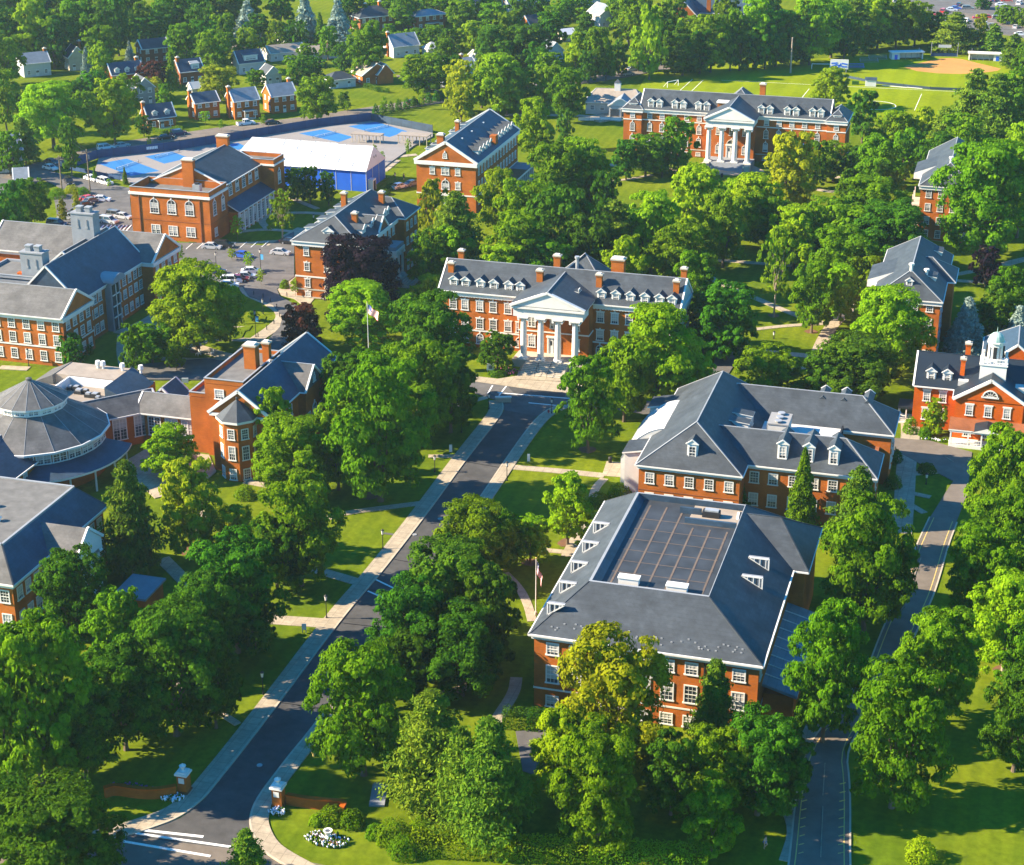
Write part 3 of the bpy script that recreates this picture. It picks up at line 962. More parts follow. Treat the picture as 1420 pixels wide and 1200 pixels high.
b = MB(); b.cyl(0, 0, 14, 17.2, .32, .32, 10, 'steel'); b.cyl(0, 0, 17.1, 17.5, .5, .5, 10, 'steel'); b.build('vent', b1, (25.2, 8.5, 0))
pediment(b1, 16.6, 30.9, -8.2, 0, 12.1, 3.0, 15.5, 5.5, ent=2.1, oculus=False)
for k in range(4):
    column(b1, 18.9 + 3.35 * k, -7.3, 1.5, 10.0, .62)
b = MB(); b.box(16.9, -8.3, -.2, 30.6, -3.4, 1.5, 'stone'); b.build('terrace', b1)
steps(b1, 19.6, 27.9, -13.2, -8.3, 1.4, 9)
b = MB()
for x in (22.6, 25.0):
    b.bar((x, -13, .9), (x, -8.3, 2.3), .06, .06, 'dark')
    for k in range(4): b.box(x - .03, -13 + k * 1.5, .2 + k * .3, x + .03, -12.94 + k * 1.5, 1.0 + k * .43, 'dark')
b.build('handrail', b1)
door(b1, 23.75, -3.4, 1.5, 0, 1.9, 3.0)
row(b1, [19.4, 28.1], -3.4, 3.6, 0, w=1.2, h=2.1, style='key')
row(b1, [19.4, 23.75, 28.1], -3.4, 7.6, 0, w=1.2, h=1.9, style='pair')
dormer(b1, 28.0, -1.0, 12.7, 90, 1.5, 1.0, 2.2, style='shed')
band(b1, 16.9, -3.4, 30.6, 0, 5.6, .25)

# ------------------------------------------------------------------ far portico hall by the field
b2 = thing('brick_hall', 'far brick hall with tall white portico in front of the playing field', 'building', -106.4, 479, 0, CAMPUS)
W2 = 60.4
walls(b2, rect(5, .6, 55.4, 11), 12.4)
walls(b2, rect(0, 0, 5, 11.4), 12.4)
walls(b2, rect(55.4, 0, W2, 11.4), 12.4)
walls(b2, rect(24.6, -3.0, 36.6, 1), 12.4)
for a in ((0, 0, 5, 11.4), (5, .6, 55.4, 11), (55.4, 0, W2, 11.4)):
    ring(b2, *a, 11.5, 12.5, .4)
    band(b2, *a, 9.4, .28)
    band(b2, *a, 1.9, .3, .1, 'stone')
roof(b2, 4.6, .6, 55.8, 11, 12.55, 4.4, 'x', 'gable', 'gable', .6, gm='slate')
roof(b2, 0, 0, 5, 11.4, 12.5, 2.6, 'y', 'hip', 'hip', .5)
roof(b2, 55.4, 0, W2, 11.4, 12.5, 2.6, 'y', 'hip', 'hip', .5)
FX = [7.2, 10.6, 14.0, 17.4, 20.9] + [39.2, 42.6, 46.0, 49.4, 52.9]
for z, h, st in ((10.7, 1.2, 'key'), (7.6, 1.7, 'arch'), (4.1, 1.8, 'arch')):
    row(b2, FX, .6, z - (.25 if st == 'arch' else 0), 0, w=1.0, h=h, style=st)
    row(b2, [2.5, 57.9], 0, z - (.25 if st == 'arch' else 0), 0, w=1.0, h=h, style=st)
row(b2, FX, .6, .9, 0, w=1.0, h=.8)
for x in (7.4, 9.7, 14.0, 16.3, 20.5, 22.8, 37.6, 39.9, 44.6, 46.9, 51.3, 53.5):
    dormer(b2, x, .8, 12.8, 0, 1.75, 1.95, 3.6, ww=1.0, wh=1.4)
for x in (2.5, 57.9):
    dormer(b2, x, .6, 12.7, 0, 2.2, 1.2, 2.4, style='shed', ww=1.3, wh=.8)
pediment(b2, 23.9, 37.3, -9.0, 0, 12.9, 3.4, 16.8, 5.5, ent=2.0)
for x in (25.2, 28.7, 32.3, 35.8):
    column(b2, x, -8.0, 1.5, 10.9, .66)
b = MB(); b.box(24.2, -9.2, -.2, 37.0, -3.0, 1.5, 'stucco'); b.build('terrace', b2)
steps(b2, 26.0, 35.2, -12.4, -9.2, 1.4, 8, 'stucco')
b = MB()
for x0, x1 in ((24.2, 25.9), (35.3, 37.0)):
    b.box(x0, -12.0, -.2, x1, -9.2, 1.55, 'stone')
b.build('cheek_wall', b2)
door(b2, 30.5, -3.0, 1.5, 0, 2.2, 3.0)
win(b2, 30.5, -3.0, 5.0, 0, 2.2, .3, 'arch')
row(b2, [26.9, 34.1], -3, 3.4, 0, w=1.1, h=1.7, style='arch')
row(b2, [26.9, 30.5, 34.1], -3, 8.4, 0, w=1.1, h=1.6, style='arch')
chimney(b2, 36.6, 8.4, 13, 19.6, 1.5, 1.2)
b = MB(); b.box(25.6, 1.2, 12.5, 29.4, 4.6, 15.2, 'brick'); b.box(25.3, .9, 15.2, 29.7, 4.9, 15.5, 'white'); b.build('stair_tower', b2)
roof(b2, 27.5, 5, 34, 14, 14.5, 3.4, 'y', 'hip', 'hip', .4)

# ------------------------------------------------------------------ library with the sunken flat roof
b3 = thing('library', 'large brick library with grey hipped roof around a sunken flat top', 'building', -52.3, 191.2, 0, CAMPUS)
W3, D3 = 28.2, 40.0
walls(b3, rect(0, 0, W3, D3), 10.4)
ring(b3, 0, 0, W3, D3, 9.8, 10.5, .3)
band(b3, 0, 0, W3, D3, 2.6, .22, .08)
fx0, fy0, fx1, fy1 = 5.2, 7.0, 20.6, 35.3
zt = 15.0
b = MB()
o = .6
E0 = [(-o, -o, 10.5), (W3 + o, -o, 10.5), (W3 + o, D3 + o, 10.5), (-o, D3 + o, 10.5)]
T0 = [(fx0, fy0, zt), (fx1, fy0, zt), (fx1, fy1, zt), (fx0, fy1, zt)]
I0 = [(fx0 + .35, fy0 + .35, zt), (fx1 - .1, fy0 + .35, zt), (fx1 - .1, fy1 - .3, zt), (fx0 + .35, fy1 - .3, zt)]
N0 = [(fx0 + 1.2, fy0 + .36, zt - .9), (fx1 - .1, fy0 + .36, zt - .9), (fx1 - .1, fy1 - .3, zt - .9), (fx0 + 1.2, fy1 - .3, zt - .9)]
for i in range(4):
    j = (i + 1) % 4
    b.face([E0[i], E0[j], T0[j], T0[i]], 'slate')
    b.face([T0[i], T0[j], I0[j], I0[i]], 'flash')
    b.face([I0[i], I0[j], N0[j], N0[i]], 'slateblue')
    b.bar(E0[i], T0[i], .2, .1, 'slate')
    b.bar((E0[i][0], E0[i][1], 10.42), (E0[j][0], E0[j][1], 10.42), .2, .26, 'white')
b.face(N0, 'membrane')
b.face([E0[3], E0[2], E0[1], E0[0]], 'white')
b.build('roof', b3)
b = MB()
zn = zt - .9
for k in range(6):
    x = fx0 + 2.4 + 2.35 * k
    b.box(x - .13, fy0 + 1.5, zn - .05, x + .13, fy1 - (2 if k < 3 else 7.5), zn + .03, 'walkpad')
for k in range(7):
    y = fy0 + 2.0 + 3.3 * k
    b.box(fx0 + 1.6, y - .05, zn - .05, fx1 - 1.0, y + .05, zn + .026, 'walkpad')
b.build('roof_walkway', b3)
for x, y in ((9.9, 9.4), (16.2, 8.9)):
    b = MB(); b.box(-1.3, -.55, zn, 1.3, .55, zn + .9, 'white'); b.box(-1.4, -.65, zn + .9, 1.4, .65, zn + 1.05, 'white'); b.build('skylight', b3, (x, y, 0))
b = MB()
b.box(13.2, 29.2, zn - .1, 20.3, 29.6, zn + .7, 'slateblue')
b.box(12.0, 32.0, zn - .1, 15.0, 32.4, zn + .9, 'slateblue')
b.box(13.6, 29.9, zn - .1, 20.4, 34.9, zn + .05, 'rooftan')
b.box(15.2, 31.4, zn, 17.6, 32.6, zn + .9, 'dark'); b.box(15.5, 31.6, zn + .9, 17.4, 32.5, zn + 1.1, 'steel')
b.build('plant_well', b3)


def louvre(par, x, y, z, s, L, h):
    """a slim triangular roof vent with slatted white cheeks"""
    b = MB()
    th = .5
    b.solid([(0, 0, 0), (s * L, 0, 0), (s * L, 0, -h), (0, th, 0), (s * L, th, 0), (s * L, th, -h)], [(0, 2, 1), (3, 4, 5), (0, 1, 4, 3), (1, 2, 5, 4)] if s > 0 else [(0, 1, 2), (3, 5, 4), (0, 3, 4, 1), (1, 4, 5, 2)], ['stucco', 'stucco', 'stucco', 'stucco'])
    b.bar((0, -.05, -.05), (s * L, -.05, -.05), .16, .16, 'white')
    b.bar((s * L, -.05, 0), (s * L, -.05, -h), .16, .16, 'white')
    b.bar((0, -.05, -.05), (s * L, -.05, -h), .16, .16, 'white')
    for k in range(1, 7):
        xx = s * L * k / 7
        b.bar((xx, -.06, -.05), (xx, -.06, -h * k / 7 + .02), .1, .12, 'dark' if k % 2 else 'white')
    return b.build('roof_vent', par, (x, y, z))


for y in (2.6, 8.6, 14.6, 20.8, 27.0):
    t = .62
    louvre(b3, fx0 * t, y, 10.5 + 4.5 * (fx0 * t + o) / (fx0 + o) + .1, -1, 2.2, 1.7)
for y in (16.5, 22.0):
    xx = fx1 + 2.6
    louvre(b3, xx, y, 10.5 + 4.5 * (W3 + o - xx) / (W3 + o - fx1) + .15, 1, 2.7, 1.7)
b = MB()
for k in range(46):
    u, tt = FRr.random() * 24 + 2, .1 + .16 * FRr.random()
    b.box(u - .12, -o + (fy0 + o) * tt, 10.5 + 4.5 * tt, u + .12, -o + (fy0 + o) * tt + .1, 10.5 + 4.5 * tt + .16, 'flash')
b.build('snow_guard', b3)
WX = [2.4 + 2.93 * k for k in range(9)]
row(b3, WX, 0, 8.5, 0, w=1.35, h=1.5)
row(b3, WX, 0, 4.9, 0, w=1.4, h=2.3)
row(b3, WX, 0, 1.0, 0, w=1.4, h=1.4)
rowy(b3, W3, lin(0, 26, 8), 8.5, 90, w=1.35, h=1.5)
rowy(b3, 0, lin(2, 38, 11), 8.5, -90, w=1.35, h=1.5)
b = MB()
for x in (7.3, 21.6): b.box(x - .09, -.16, 0, x + .09, .02, 9.8, 'dark')
b.build('downpipe', b3)
b = MB(); b.box(12.6, -.16, 6.4, 16.6, .04, 7.2, 'white'); b.build('sign_panel', b3)
walls(b3, rect(W3 - .5, 26.5, W3 + 2.0, D3), 10.4)
roof(b3, W3 - 8.0, 26.5, W3 + 2.0, D3 - .2, 10.5, 4.2, 'x', 'gable', 'hip', .6, ins=5.0, gm='slate', cap='slate')
walls(b3, rect(W3 + .1, 4.5, W3 + 3.9, 25.5), 3.9)
b = MB()
b.solid([(W3 - .2, 3.9, 5.6), (W3 + 4.4, 3.9, 4.4), (W3 + 4.4, 26.2, 4.4), (W3 - .2, 26.2, 5.6), (W3 - .2, 3.9, 5.3), (W3 + 4.4, 3.9, 4.0), (W3 + 4.4, 26.2, 4.0), (W3 - .2, 26.2, 5.3)],
        [(0, 1, 2, 3), (7, 6, 5, 4), (4, 5, 1, 0), (5, 6, 2, 1), (6, 7, 3, 2)], ['rooflight', 'white', 'rooflight', 'white', 'white'])
for k in range(1, 9):
    y = 3.9 + 22.3 * k / 9
    b.bar((W3, y, 5.60), (W3 + 4.4, y, 4.45), .1, .12, 'white')
b.build('porch_roof', b3)

# ------------------------------------------------------------------ U shaped hall behind the library
b4 = thing('brick_hall', 'U shaped brick hall with slate wings round a white roof well, behind the library', 'building', -51.8, 250, 0, CAMPUS)
walls(b4, rect(0, 0, 15.7, 33), 8.7)
walls(b4, rect(15.6, 4.8, 35.4, 14), 8.7)
walls(b4, rect(15.6, 22.8, 36.3, 32.6), 8.7)
for a in ((0, 0, 15.7, 33), (15.7, 4.8, 35.4, 14), (15.7, 22.8, 36.3, 32.6)):
    ring(b4, *a, 8.2, 8.8, .3)
band(b4, 0, 0, 15.7, 33, 4.6, .12, .05, 'brickdk')
roof(b4, 0, 0, 15.7, 33, 8.85, 6.0, 'y', 'hip', 'hip', .5, ins=5.5)
roof(b4, 10, 4.8, 35.4, 14, 8.85, 4.0, 'x', 'gable', 'hip', .5, ins=5.5, gm='slate')
roof(b4, 10.5, 22.8, 36.3, 32.6, 8.85, 4.2, 'x', 'gable', 'hip', .5, ins=5.8, gm='slate')
row(b4, lin(.2, 15.6, 5), 0, 6.7, 0, w=1.15, h=1.6)
row(b4, lin(.2, 15.6, 5), 0, 3.2, 0, w=1.15, h=1.9)
EX = [17.2, 20.1, 23.2, 26.3, 29.2, 32.6]
row(b4, EX, 4.8, 6.7, 0, w=1.2, h=1.7)
row(b4, EX, 4.8, 3.0, 0, w=1.2, h=1.9)
rowy(b4, 35.4, [7.5, 11], 6.7, 90, w=1.2, h=1.7)
rowy(b4, 36.3, [25, 28, 31], 6.7, 90, w=1.2, h=1.7)
rowy(b4, 36.3, [25, 28, 31], 3.2, 90, w=1.2, h=1.7)
dormer(b4, 8.0, 1.2, 10.0, 0, 1.6, 2.7, 4.6, ww=.9, wh=1.9)
for x in (21.2, 25.2, 29.0):
    dormer(b4, x, 5.7, 9.8, 0, 1.6, 2.6, 4.6, ww=.9, wh=1.8)
for x in (24.6, 28.0, 31.8):
    dormer(b4, x, 31.6, 10.2, 180, 1.3, 1.9, 4.0, ww=.75, wh=1.4)
for y in (10.2, 13.6):
    dormer(b4, 14.6, y + 4.2, 9.9, 90, 1.8, 2.0, 4.2, style='shed')
walls(b4, rect(15.6, 14, 34.6, 22.8), 6.5, 'brickdk')
walls(b4, rect(15.6, 14.2, 28.6, 22.6), 8.7, 'siding')
b = MB(); b.box(15.9, 14.3, 8.6, 28.4, 22.5, 9.0, 'white', 'siding'); b.box(28.4, 14.3, 8.5, 28.7, 22.5, 9.6, 'dark'); b.build('roof_well', b4)
b = MB(); b.box(-1.6, -2.4, 0, 1.6, 2.4, 2.4, 'siding'); b.box(-1.7, -2.5, 2.4, 1.7, 2.5, 2.6, 'greyside')
for k in range(3): b.cyl(0, -1.7 + 1.7 * k, 2.8, 3.0, .6, .6, 12, 'steel')
for k in range(6): b.box(-1.74, -2.3 + .8 * k, .4, -1.69, -1.8 + .8 * k, 2.2, 'steel')
b.build('air_handler', b4, (19.0, 17.8, 9.0))
# pale glazed lean-to with a curved roof on the west side
b = MB()
n = 10
prof = [(-5.4 + 7.4 * i / n, 4.4 + 5.9 * math.sin(math.pi / 2 * i / n) ** .75) for i in range(n + 1)]
for i in range(n):
    (xa, za), (xb, zb) = prof[i], prof[i + 1]
    b.face([(xa, 11.5, za), (xb, 11.5, zb), (xb, 24.5, zb), (xa, 24.5, za)], 'siding')
b.face([(x, 11.5, z) for x, z in [(-5.4, 0)] + prof + [(2.0, 0)]][::-1], 'siding')
b.face([(x, 24.5, z) for x, z in [(-5.4, 0)] + prof + [(2.0, 0)]], 'siding')
b.face([(-5.4, 11.5, 0), (-5.4, 11.5, 4.4), (-5.4, 24.5, 4.4), (-5.4, 24.5, 0)], 'siding')
for k in range(14):
    y = 11.5 + k
    for i in range(n):
        b.bar((prof[i][0], y, prof[i][1] + .03), (prof[i + 1][0], y, prof[i + 1][1] + .03), .09, .07, 'stucco')
b.build('sunroom', b4)
for y0, y1, z in ((6.2, 10.8, 7.9), (25.2, 29.6, 8.3)):
    b = MB()
    b.box(-3.6, y0, -.2, .4, y1, z, 'siding')
    b.solid([(-4.0, y0 - .3, z + .02), (2.2, y0 - .3, z + 1.3), (2.2, y1 + .3, z + 1.3), (-4.0, y1 + .3, z + .02), (-4.0, y0 - .3, z - .2), (2.2, y0 - .3, z + 1.0), (2.2, y1 + .3, z + 1.0), (-4.0, y1 + .3, z - .2)],
            [(0, 1, 2, 3), (7, 6, 5, 4), (4, 5, 1, 0), (6, 7, 3, 2), (7, 4, 0, 3)], ['slate', 'white', 'white', 'white', 'white'])
    b.build('lean_to', b4)

# ------------------------------------------------------------------ cupola house on the right
b5 = thing('cupola_house', 'bright orange brick house with white porch and a green domed white cupola', 'building', -13.8, 299.2, 0, 'brick houses on the right')
walls(b5, rect(0, 0, 25, 11), 7.7, 'brickred')
roof(b5, 0, 0, 25, 11, 7.8, 4.3, 'x', 'gable', 'gable', .5, 'metalroof', gm='brickred', cap='metalroof')
walls(b5, rect(7.2, -4.6, 18.4, 1), 7.7, 'brickred')
roof(b5, 7.2, -4.6, 18.4, 6, 7.8, 3.9, 'y', 'gable', 'gable', .5, 'metalroof', gm='brickred', cap='metalroof', gable_trim=.5)
row(b5, [2.2, 4.9], 0, 6.0, 0, w=.95, h=1.8, style='lintel')
row(b5, [2.2, 4.9], 0, 2.6, 0, w=.95, h=1.9, style='lintel')
row(b5, [9.6, 12.7, 15.8], -4.6, 5.9, 0, w=.95, h=1.7, style='lintel')
row(b5, [9.6, 12.7, 15.8], -4.6, 2.2, 0, w=1.0, h=2.0, style='lintel')
b = MB()
n = 12
b.solid([(1.2 * math.cos(math.pi * k / n), yy, 1.2 * math.sin(math.pi * k / n)) for yy in (-.1, .05) for k in range(n + 1)], [tuple(range(n + 1))] + [(k, n + 1 + k, n + 2 + k, k + 1) for k in range(n)], 'dark')
for k in range(n):
    a0, a1 = math.pi * k / n, math.pi * (k + 1) / n
    b.bar((1.2 * math.cos(a0), -.12, 1.2 * math.sin(a0)), (1.2 * math.cos(a1), -.12, 1.2 * math.sin(a1)), .16, .2, 'white')
b.bar((-1.45, -.12, 0), (1.45, -.12, 0), .2, .26, 'white')
for a0 in (.5, 1.05, 1.57, 2.1, 2.64):
    b.bar((.1 * math.cos(a0), -.12, .1 * math.sin(a0)), (1.2 * math.cos(a0), -.12, 1.2 * math.sin(a0)), .06, .06, 'white')
b.bar((.6, -.12, 0), (.3, -.12, .52), .06, .06, 'white'); b.bar((.3, -.12, .52), (-.3, -.12, .52), .06, .06, 'white'); b.bar((-.3, -.12, .52), (-.6, -.12, 0), .06, .06, 'white')
b.build('fanlight', b5, (12.8, -4.75, 8.6))
for x in (2.6, 5.3):
    dormer(b5, x, 1.0, 8.5, 0, 1.6, 1.7, 3.6, 'metalroof', ww=.85, wh=1.2)
chimney(b5, 7.7, 2.4, 7.5, 12.7, .75, .9, 'brickred')
chimney(b5, 8.2, 8.0, 9.5, 13.6, .9, .9, 'brickred')
b = MB()
b.box(-2.2, -2.2, 8, 2.2, 2.2, 12.9, 'white'); b.box(-2.35, -2.35, 12.9, 2.35, 2.35, 13.1, 'white')
for sx in (-1, 1):
    for sy in (-1, 1): b.box(sx * 1.95 - .25, sy * 1.95 - .25, 13.1, sx * 1.95 + .25, sy * 1.95 + .25, 14.2, 'white')
    for k in range(7):
        b.box(-1.6 + .5 * k, sx * 2.0 - .05, 13.1, -1.5 + .5 * k, sx * 2.0 + .05, 13.9, 'white'); b.box(sx * 2.0 - .05, -1.6 + .5 * k, 13.1, sx * 2.0 + .05, -1.5 + .5 * k, 13.9, 'white')
    b.box(-1.95, sx * 2 - .08, 13.9, 1.95, sx * 2 + .08, 14.05, 'white'); b.box(sx * 2 - .08, -1.95, 13.9, sx * 2 + .08, 1.95, 14.05, 'white')
b.cyl(0, 0, 13.1, 16.5, 1.35, 1.3, 8, 'white', math.pi / 8)
b.cyl(0, 0, 16.5, 16.75, 1.55, 1.55, 8, 'white', math.pi / 8)
for k in range(8):
    a = k * math.pi / 4
    b.bar((1.24 * math.cos(a), 1.24 * math.sin(a), 13.7), (1.24 * math.cos(a), 1.24 * math.sin(a), 15.9), .6, .1, 'dark') if k % 2 == 0 else b.bar((1.24 * math.cos(a), 1.24 * math.sin(a), 13.7), (1.24 * math.cos(a), 1.24 * math.sin(a), 15.9), .1, .6, 'stucco')
cup = b.build('cupola', b5, (12.8, 1.2, 0))
b = MB(); b.lathe(0, 0, [(1.35 * math.cos(t * .1745), 16.75 + 1.5 * math.sin(t * .1745)) for t in range(0, 10)], 16, 'copper'); b.cyl(0, 0, 18.2, 19.2, .08, .02, 6, 'copper'); b.build('dome', cup)
# front porch
b = MB()
b.solid([(6.6, -7.6, 3.3), (19, -7.6, 3.3), (19, -4.5, 4.4), (6.6, -4.5, 4.4), (6.6, -7.6, 3.05), (19, -7.6, 3.05), (19, -4.5, 4.1), (6.6, -4.5, 4.1)], [(0, 1, 2, 3), (7, 6, 5, 4), (4, 5, 1, 0), (5, 6, 2, 1), (7, 4, 0, 3)], ['brickdk', 'white', 'white', 'white', 'white'])
b.solid([(10.4, -7.75, 3.1), (15.4, -7.75, 3.1), (12.9, -7.75, 4.0), (10.4, -5.5, 3.9), (15.4, -5.5, 3.9), (12.9, -5.5, 4.6)], [(0, 1, 2), (1, 4, 5, 2), (3, 0, 2, 5)], ['white', 'metalroof', 'metalroof'])
b.build('porch_roof', b5)
b = MB()
b.box(6.8, -7.5, -.2, 18.8, -4.6, .6, 'white')
for x in (6.9, 9.8, 12.0, 13.8, 16, 18.5): b.box(x, -7.45, .6, x + .25, -7.2, 3.1, 'white')
for x0, x1 in ((7, 9.8), (9.9, 12), (13.9, 16), (16.1, 18.5)):
    b.box(x0, -7.4, 1.4, x1, -7.3, 1.5, 'white')
    for k in range(int((x1 - x0) / .25)): b.box(x0 + .25 * k, -7.38, .6, x0 + .25 * k + .08, -7.32, 1.4, 'white')
b.box(6.8, -7.5, 2.75, 18.8, -7.2, 3.05, 'white')
b.build('porch', b5)
b = MB(); b.box(-2.6, 1, 2.7, 0, 5, 3.1, 'metalroof')
for x, y in ((-2.5, 1.1), (-2.5, 4.7), (-1.2, 1.1)): b.box(x, y, 0, x + .2, y + .2, 2.7, 'white')
b.box(-2.5, 1.1, .9, -.1, 1.2, 1.0, 'white'); b.box(-2.6, 1, -.2, 0, 5, .3, 'white'); b.build('side_porch', b5)
walls(b5, rect(11, 11, 22, 26), 8.5, 'brickred')
roof(b5, 11, 10, 22, 26, 8.6, 4.8, 'y', 'gable', 'hip', .5, 'slateblue', gm='brickred')
for x, y in ((17.9, -.5), (8.8, .2)):
    b = MB(); b.box(-1.2, 0, 7.7, 1.2, 2.5, 9.2, 'siding'); b.build('dormer_wall', b5, (x - .4, y, 0))

# ------------------------------------------------------------------ two dormitories on the right
def right_dorm(x, y, w, d, eave, rise, label):
    r = thing('dormitory', label, 'building', x, y, 0, CAMPUS)
    walls(r, rect(0, 0, w, d), eave - .2)
    ring(r, 0, 0, w, d, eave - .9, eave - .1, .35)
    roof(r, 0, 0, w, d, eave, rise, 'y', 'hip', 'hip', .5, ins=4.2)
    walls(r, rect(w - .5, d * .42, w + 1.6, d * .42 + 9), eave - .2)
    roof(r, w / 2, d * .42, w + 1.6, d * .42 + 9, eave, rise * .72, 'x', 'gable', 'hip', .5, gm='slate')
    b = MB()
    for y0, y1, xo, z in ((d * .3, d * .62, -2.4, 1.4), (d * .64, d * .82, -.2, 1.8)):
        b.solid([(xo, y0, eave + .2), (w * .36, y0, eave + rise * .62), (w * .36, y1, eave + rise * .62), (xo, y1, eave + .2), (xo, y0, eave - 1.2), (w * .45, y0, eave - 1.2), (w * .45, y1, eave - 1.2), (xo, y1, eave - 1.2)],
                [(0, 1, 2, 3), (4, 5, 1, 0), (6, 7, 3, 2), (7, 4, 0, 3)], ['slate', 'white', 'white', 'white'])
    b.build('cross_gable', r)
    for k in range(4):
        row(r, lin(.5, w - .5, 4), 0, 1.6 + 3.15 * k, 0, w=1.0, h=1.6)
        rowy(r, w, lin(.5, d * .4, 4), 1.6 + 3.15 * k, 90, w=1.0, h=1.6)
    dormer(r, w * .5, 1.6, eave + 1.4, 0, 1.3, 1.7, 3.0, ww=.75, wh=1.2)
    dormer(r, w - 1.6, d * .3, eave + .9, 90, 3.4, 1.4, 3.0, style='shed', ww=2.2, wh=.7)
    dormer(r, w - 1.6, d * .86, eave + .9, 90, 3.4, 1.4, 3.0, style='shed', ww=2.2, wh=.7)
    for yy, xx, zz2 in ((d * .12, w * .5, rise), (d * .25, w * .72, rise * .55)):
        b = MB(); b.cyl(0, 0, eave + zz2 - 1.0, eave + zz2 + 1.0, .3, .3, 8, 'white'); b.cyl(0, 0, eave + zz2 + 1.0, eave + zz2 + 1.3, .55, .5, 8, 'white'); b.build('vent', r, (xx, yy, 0))
    return r


b6 = right_dorm(-24.2, 332.5, 12.2, 31, 12.4, 4.6, 'brick dormitory with grey hip roof and cross gables, left of the two blue spruces')
b7 = right_dorm(-21.9, 416, 12.2, 34, 13.0, 4.8, 'orange brick dormitory half hidden by a broad tree at the upper right edge')
b = MB(); b.box(-2.2, 0, 3, 0, 8, 3.3, 'stone'); b.box(-2.2, 0, 6.2, 0, 8, 6.5, 'stone'); b.box(-2.2, 0, -.1, 0, 8, .3, 'stone')
for y in (.2, 3.8, 7.6): b.box(-2.1, y, 0, -1.9, y + .2, 9, 'white')
b.build('balcony', b7, (0, 6, 0))

# ------------------------------------------------------------------ gabled dormitory behind the tent
b8 = thing('dormitory', 'brick dormitory with white edged gable front, right of the white tent', 'building', -142.4, 409, 0, CAMPUS)
W8, D8 = 15.2, 37
walls(b8, rect(0, 0, W8, D8), 12.2)
ring(b8, 0, 0, W8, D8, 11.4, 12.3, .45)
band(b8, 0, 0, W8, D8, 4.0, .3)
roof(b8, 0, 0, W8, D8, 12.4, 4.9, 'y', 'gable', 'gable', .5, 'slateblue', gable_trim=.7)
for z, h, st in ((9.9, 1.5, 'key'), (6.4, 1.5, 'key'), (2.2, 1.8, 'key')):
    row(b8, [4.1, 10.6], 0, z, 0, w=1.0, h=h, style=st)
win(b8, 7.4, 0, 9.9, 0, 1.7, 1.5, 'keypair'); win(b8, 7.4, 0, 6.2, 0, 1.7, 1.3, 'arch')
win(b8, 7.4, -.12, 13.7, 0, .8, .8, 'arch')
door(b8, 7.4, 0, .5, 0, 1.5, 2.8)
b = MB(); b.box(5.6, -.9, 0, 6.1, 0, 4.1, 'white'); b.box(8.7, -.9, 0, 9.2, 0, 4.1, 'white'); b.box(5.3, -1.1, 4.1, 9.5, 0, 4.6, 'white'); b.box(5.3, -2.2, -.2, 9.5, 0, .5, 'stone'); b.build('door_surround', b8)
for z in (9.9, 6.4, 2.6):
    rowy(b8, W8, lin(1, D8 - 1, 13), z, 90, w=.95, h=1.6, style='key')
for y in (6, 9, 12, 15, 22, 25, 28, 31, 34):
    dormer(b8, W8 - .9, y, 12.7, 90, 1.9, 1.7, 4.6, ww=1.0, wh=1.3)
for y in (5, 9, 13, 24, 28, 32):
    dormer(b8, 1.1, y, 12.9, -90, 1.9, 1.4, 4.0, style='shed')
chimney(b8, 3.4, 9, 12, 16.9, 1.7, 1.4); chimney(b8, 3.6, 22, 12, 17.4, 1.0, 1.0)
b = MB(); b.box(-.8, 0, 12, .8, 2.0, 15.2, 'brick'); b.build('parapet_gable', b8, (14.2, 17.6, 0))
b = MB(); b.box(W8, 18, 3.6, W8 + 5, 36, 4.1, 'white', 'brickdk'); b.box(W8 + .2, 29, 4.1, W8 + 4.8, 35.8, 4.2, 'rooflight')
for k in range(10): b.box(W8 + 4.5, 18.2 + k * 1.9, 0, W8 + 4.8, 18.5 + k * 1.9, 3.6, 'white')
for y in (18.1, 35.6): b.box(W8 + .1, y, 0, W8 + 4.6, y + .2, 3.6, 'greyside')
b.box(W8 + .1, 18.3, -.1, W8 + 4.6, 35.6, .4, 'stone'); b.build('sun_porch', b8)
for y in (8, 16, 26):
    b = MB(); b.box(-.3, -.3, 0, .3, .3, .5, 'white'); b.build('skylight', b8, (W8 * .6, y, 16.0))

# ------------------------------------------------------------------ dormitory behind the copper beech
b9 = thing('dormitory', 'brick dormitory with slate hip roof and stepped dormers, behind the dark purple beech', 'building', -144.3, 336, 0, CAMPUS)
W9, D9 = 14.8, 31
walls(b9, rect(0, 0, W9, D9), 12.4)
ring(b9, 0, 0, W9, D9, 11.6, 12.5, .45, dent=True)
for z, m2 in ((4.7, 'white'), (1.9, 'stone'), (.15, 'stone')): band(b9, 0, 0, W9, D9, z, .3, .1, m2)
roof(b9, 0, 0, W9, D9, 12.6, 4.6, 'y', 'hip', 'hip', .6, ins=5.2)
walls(b9, rect(W9 - .5, 22, W9 + 1.8, D9), 12.4)
roof(b9, W9 - 6, 22, W9 + 1.8, D9, 12.6, 3.2, 'x', 'gable', 'hip', .5, gm='slate')
for z, h in ((10.3, 1.6), (7.0, 1.5), (3.4, 1.6), (1.0, .8)):
    row(b9, [2.6, 12.2], 0, z, 0, w=.9, h=h, style='key')
    win(b9, 7.4, 0, z, 0, 1.6, h, 'keypair')
    rowy(b9, W9, lin(1, 21, 8), z, 90, w=.95, h=h)
    rowy(b9, W9 + 1.8, lin(22.5, 30.5, 3), z, 90, w=.95, h=h)
dormer(b9, 7.2, 1.2, 13.2, 0, 2.4, 1.5, 3.2, ww=1.6, wh=1.1)
for y in (5.5, 10.5, 13.0, 18.0, 20.0):
    dormer(b9, W9 - 1.3, y, 13.0, 90, 2.1, 1.7, 4.4, ww=1.2, wh=1.3)
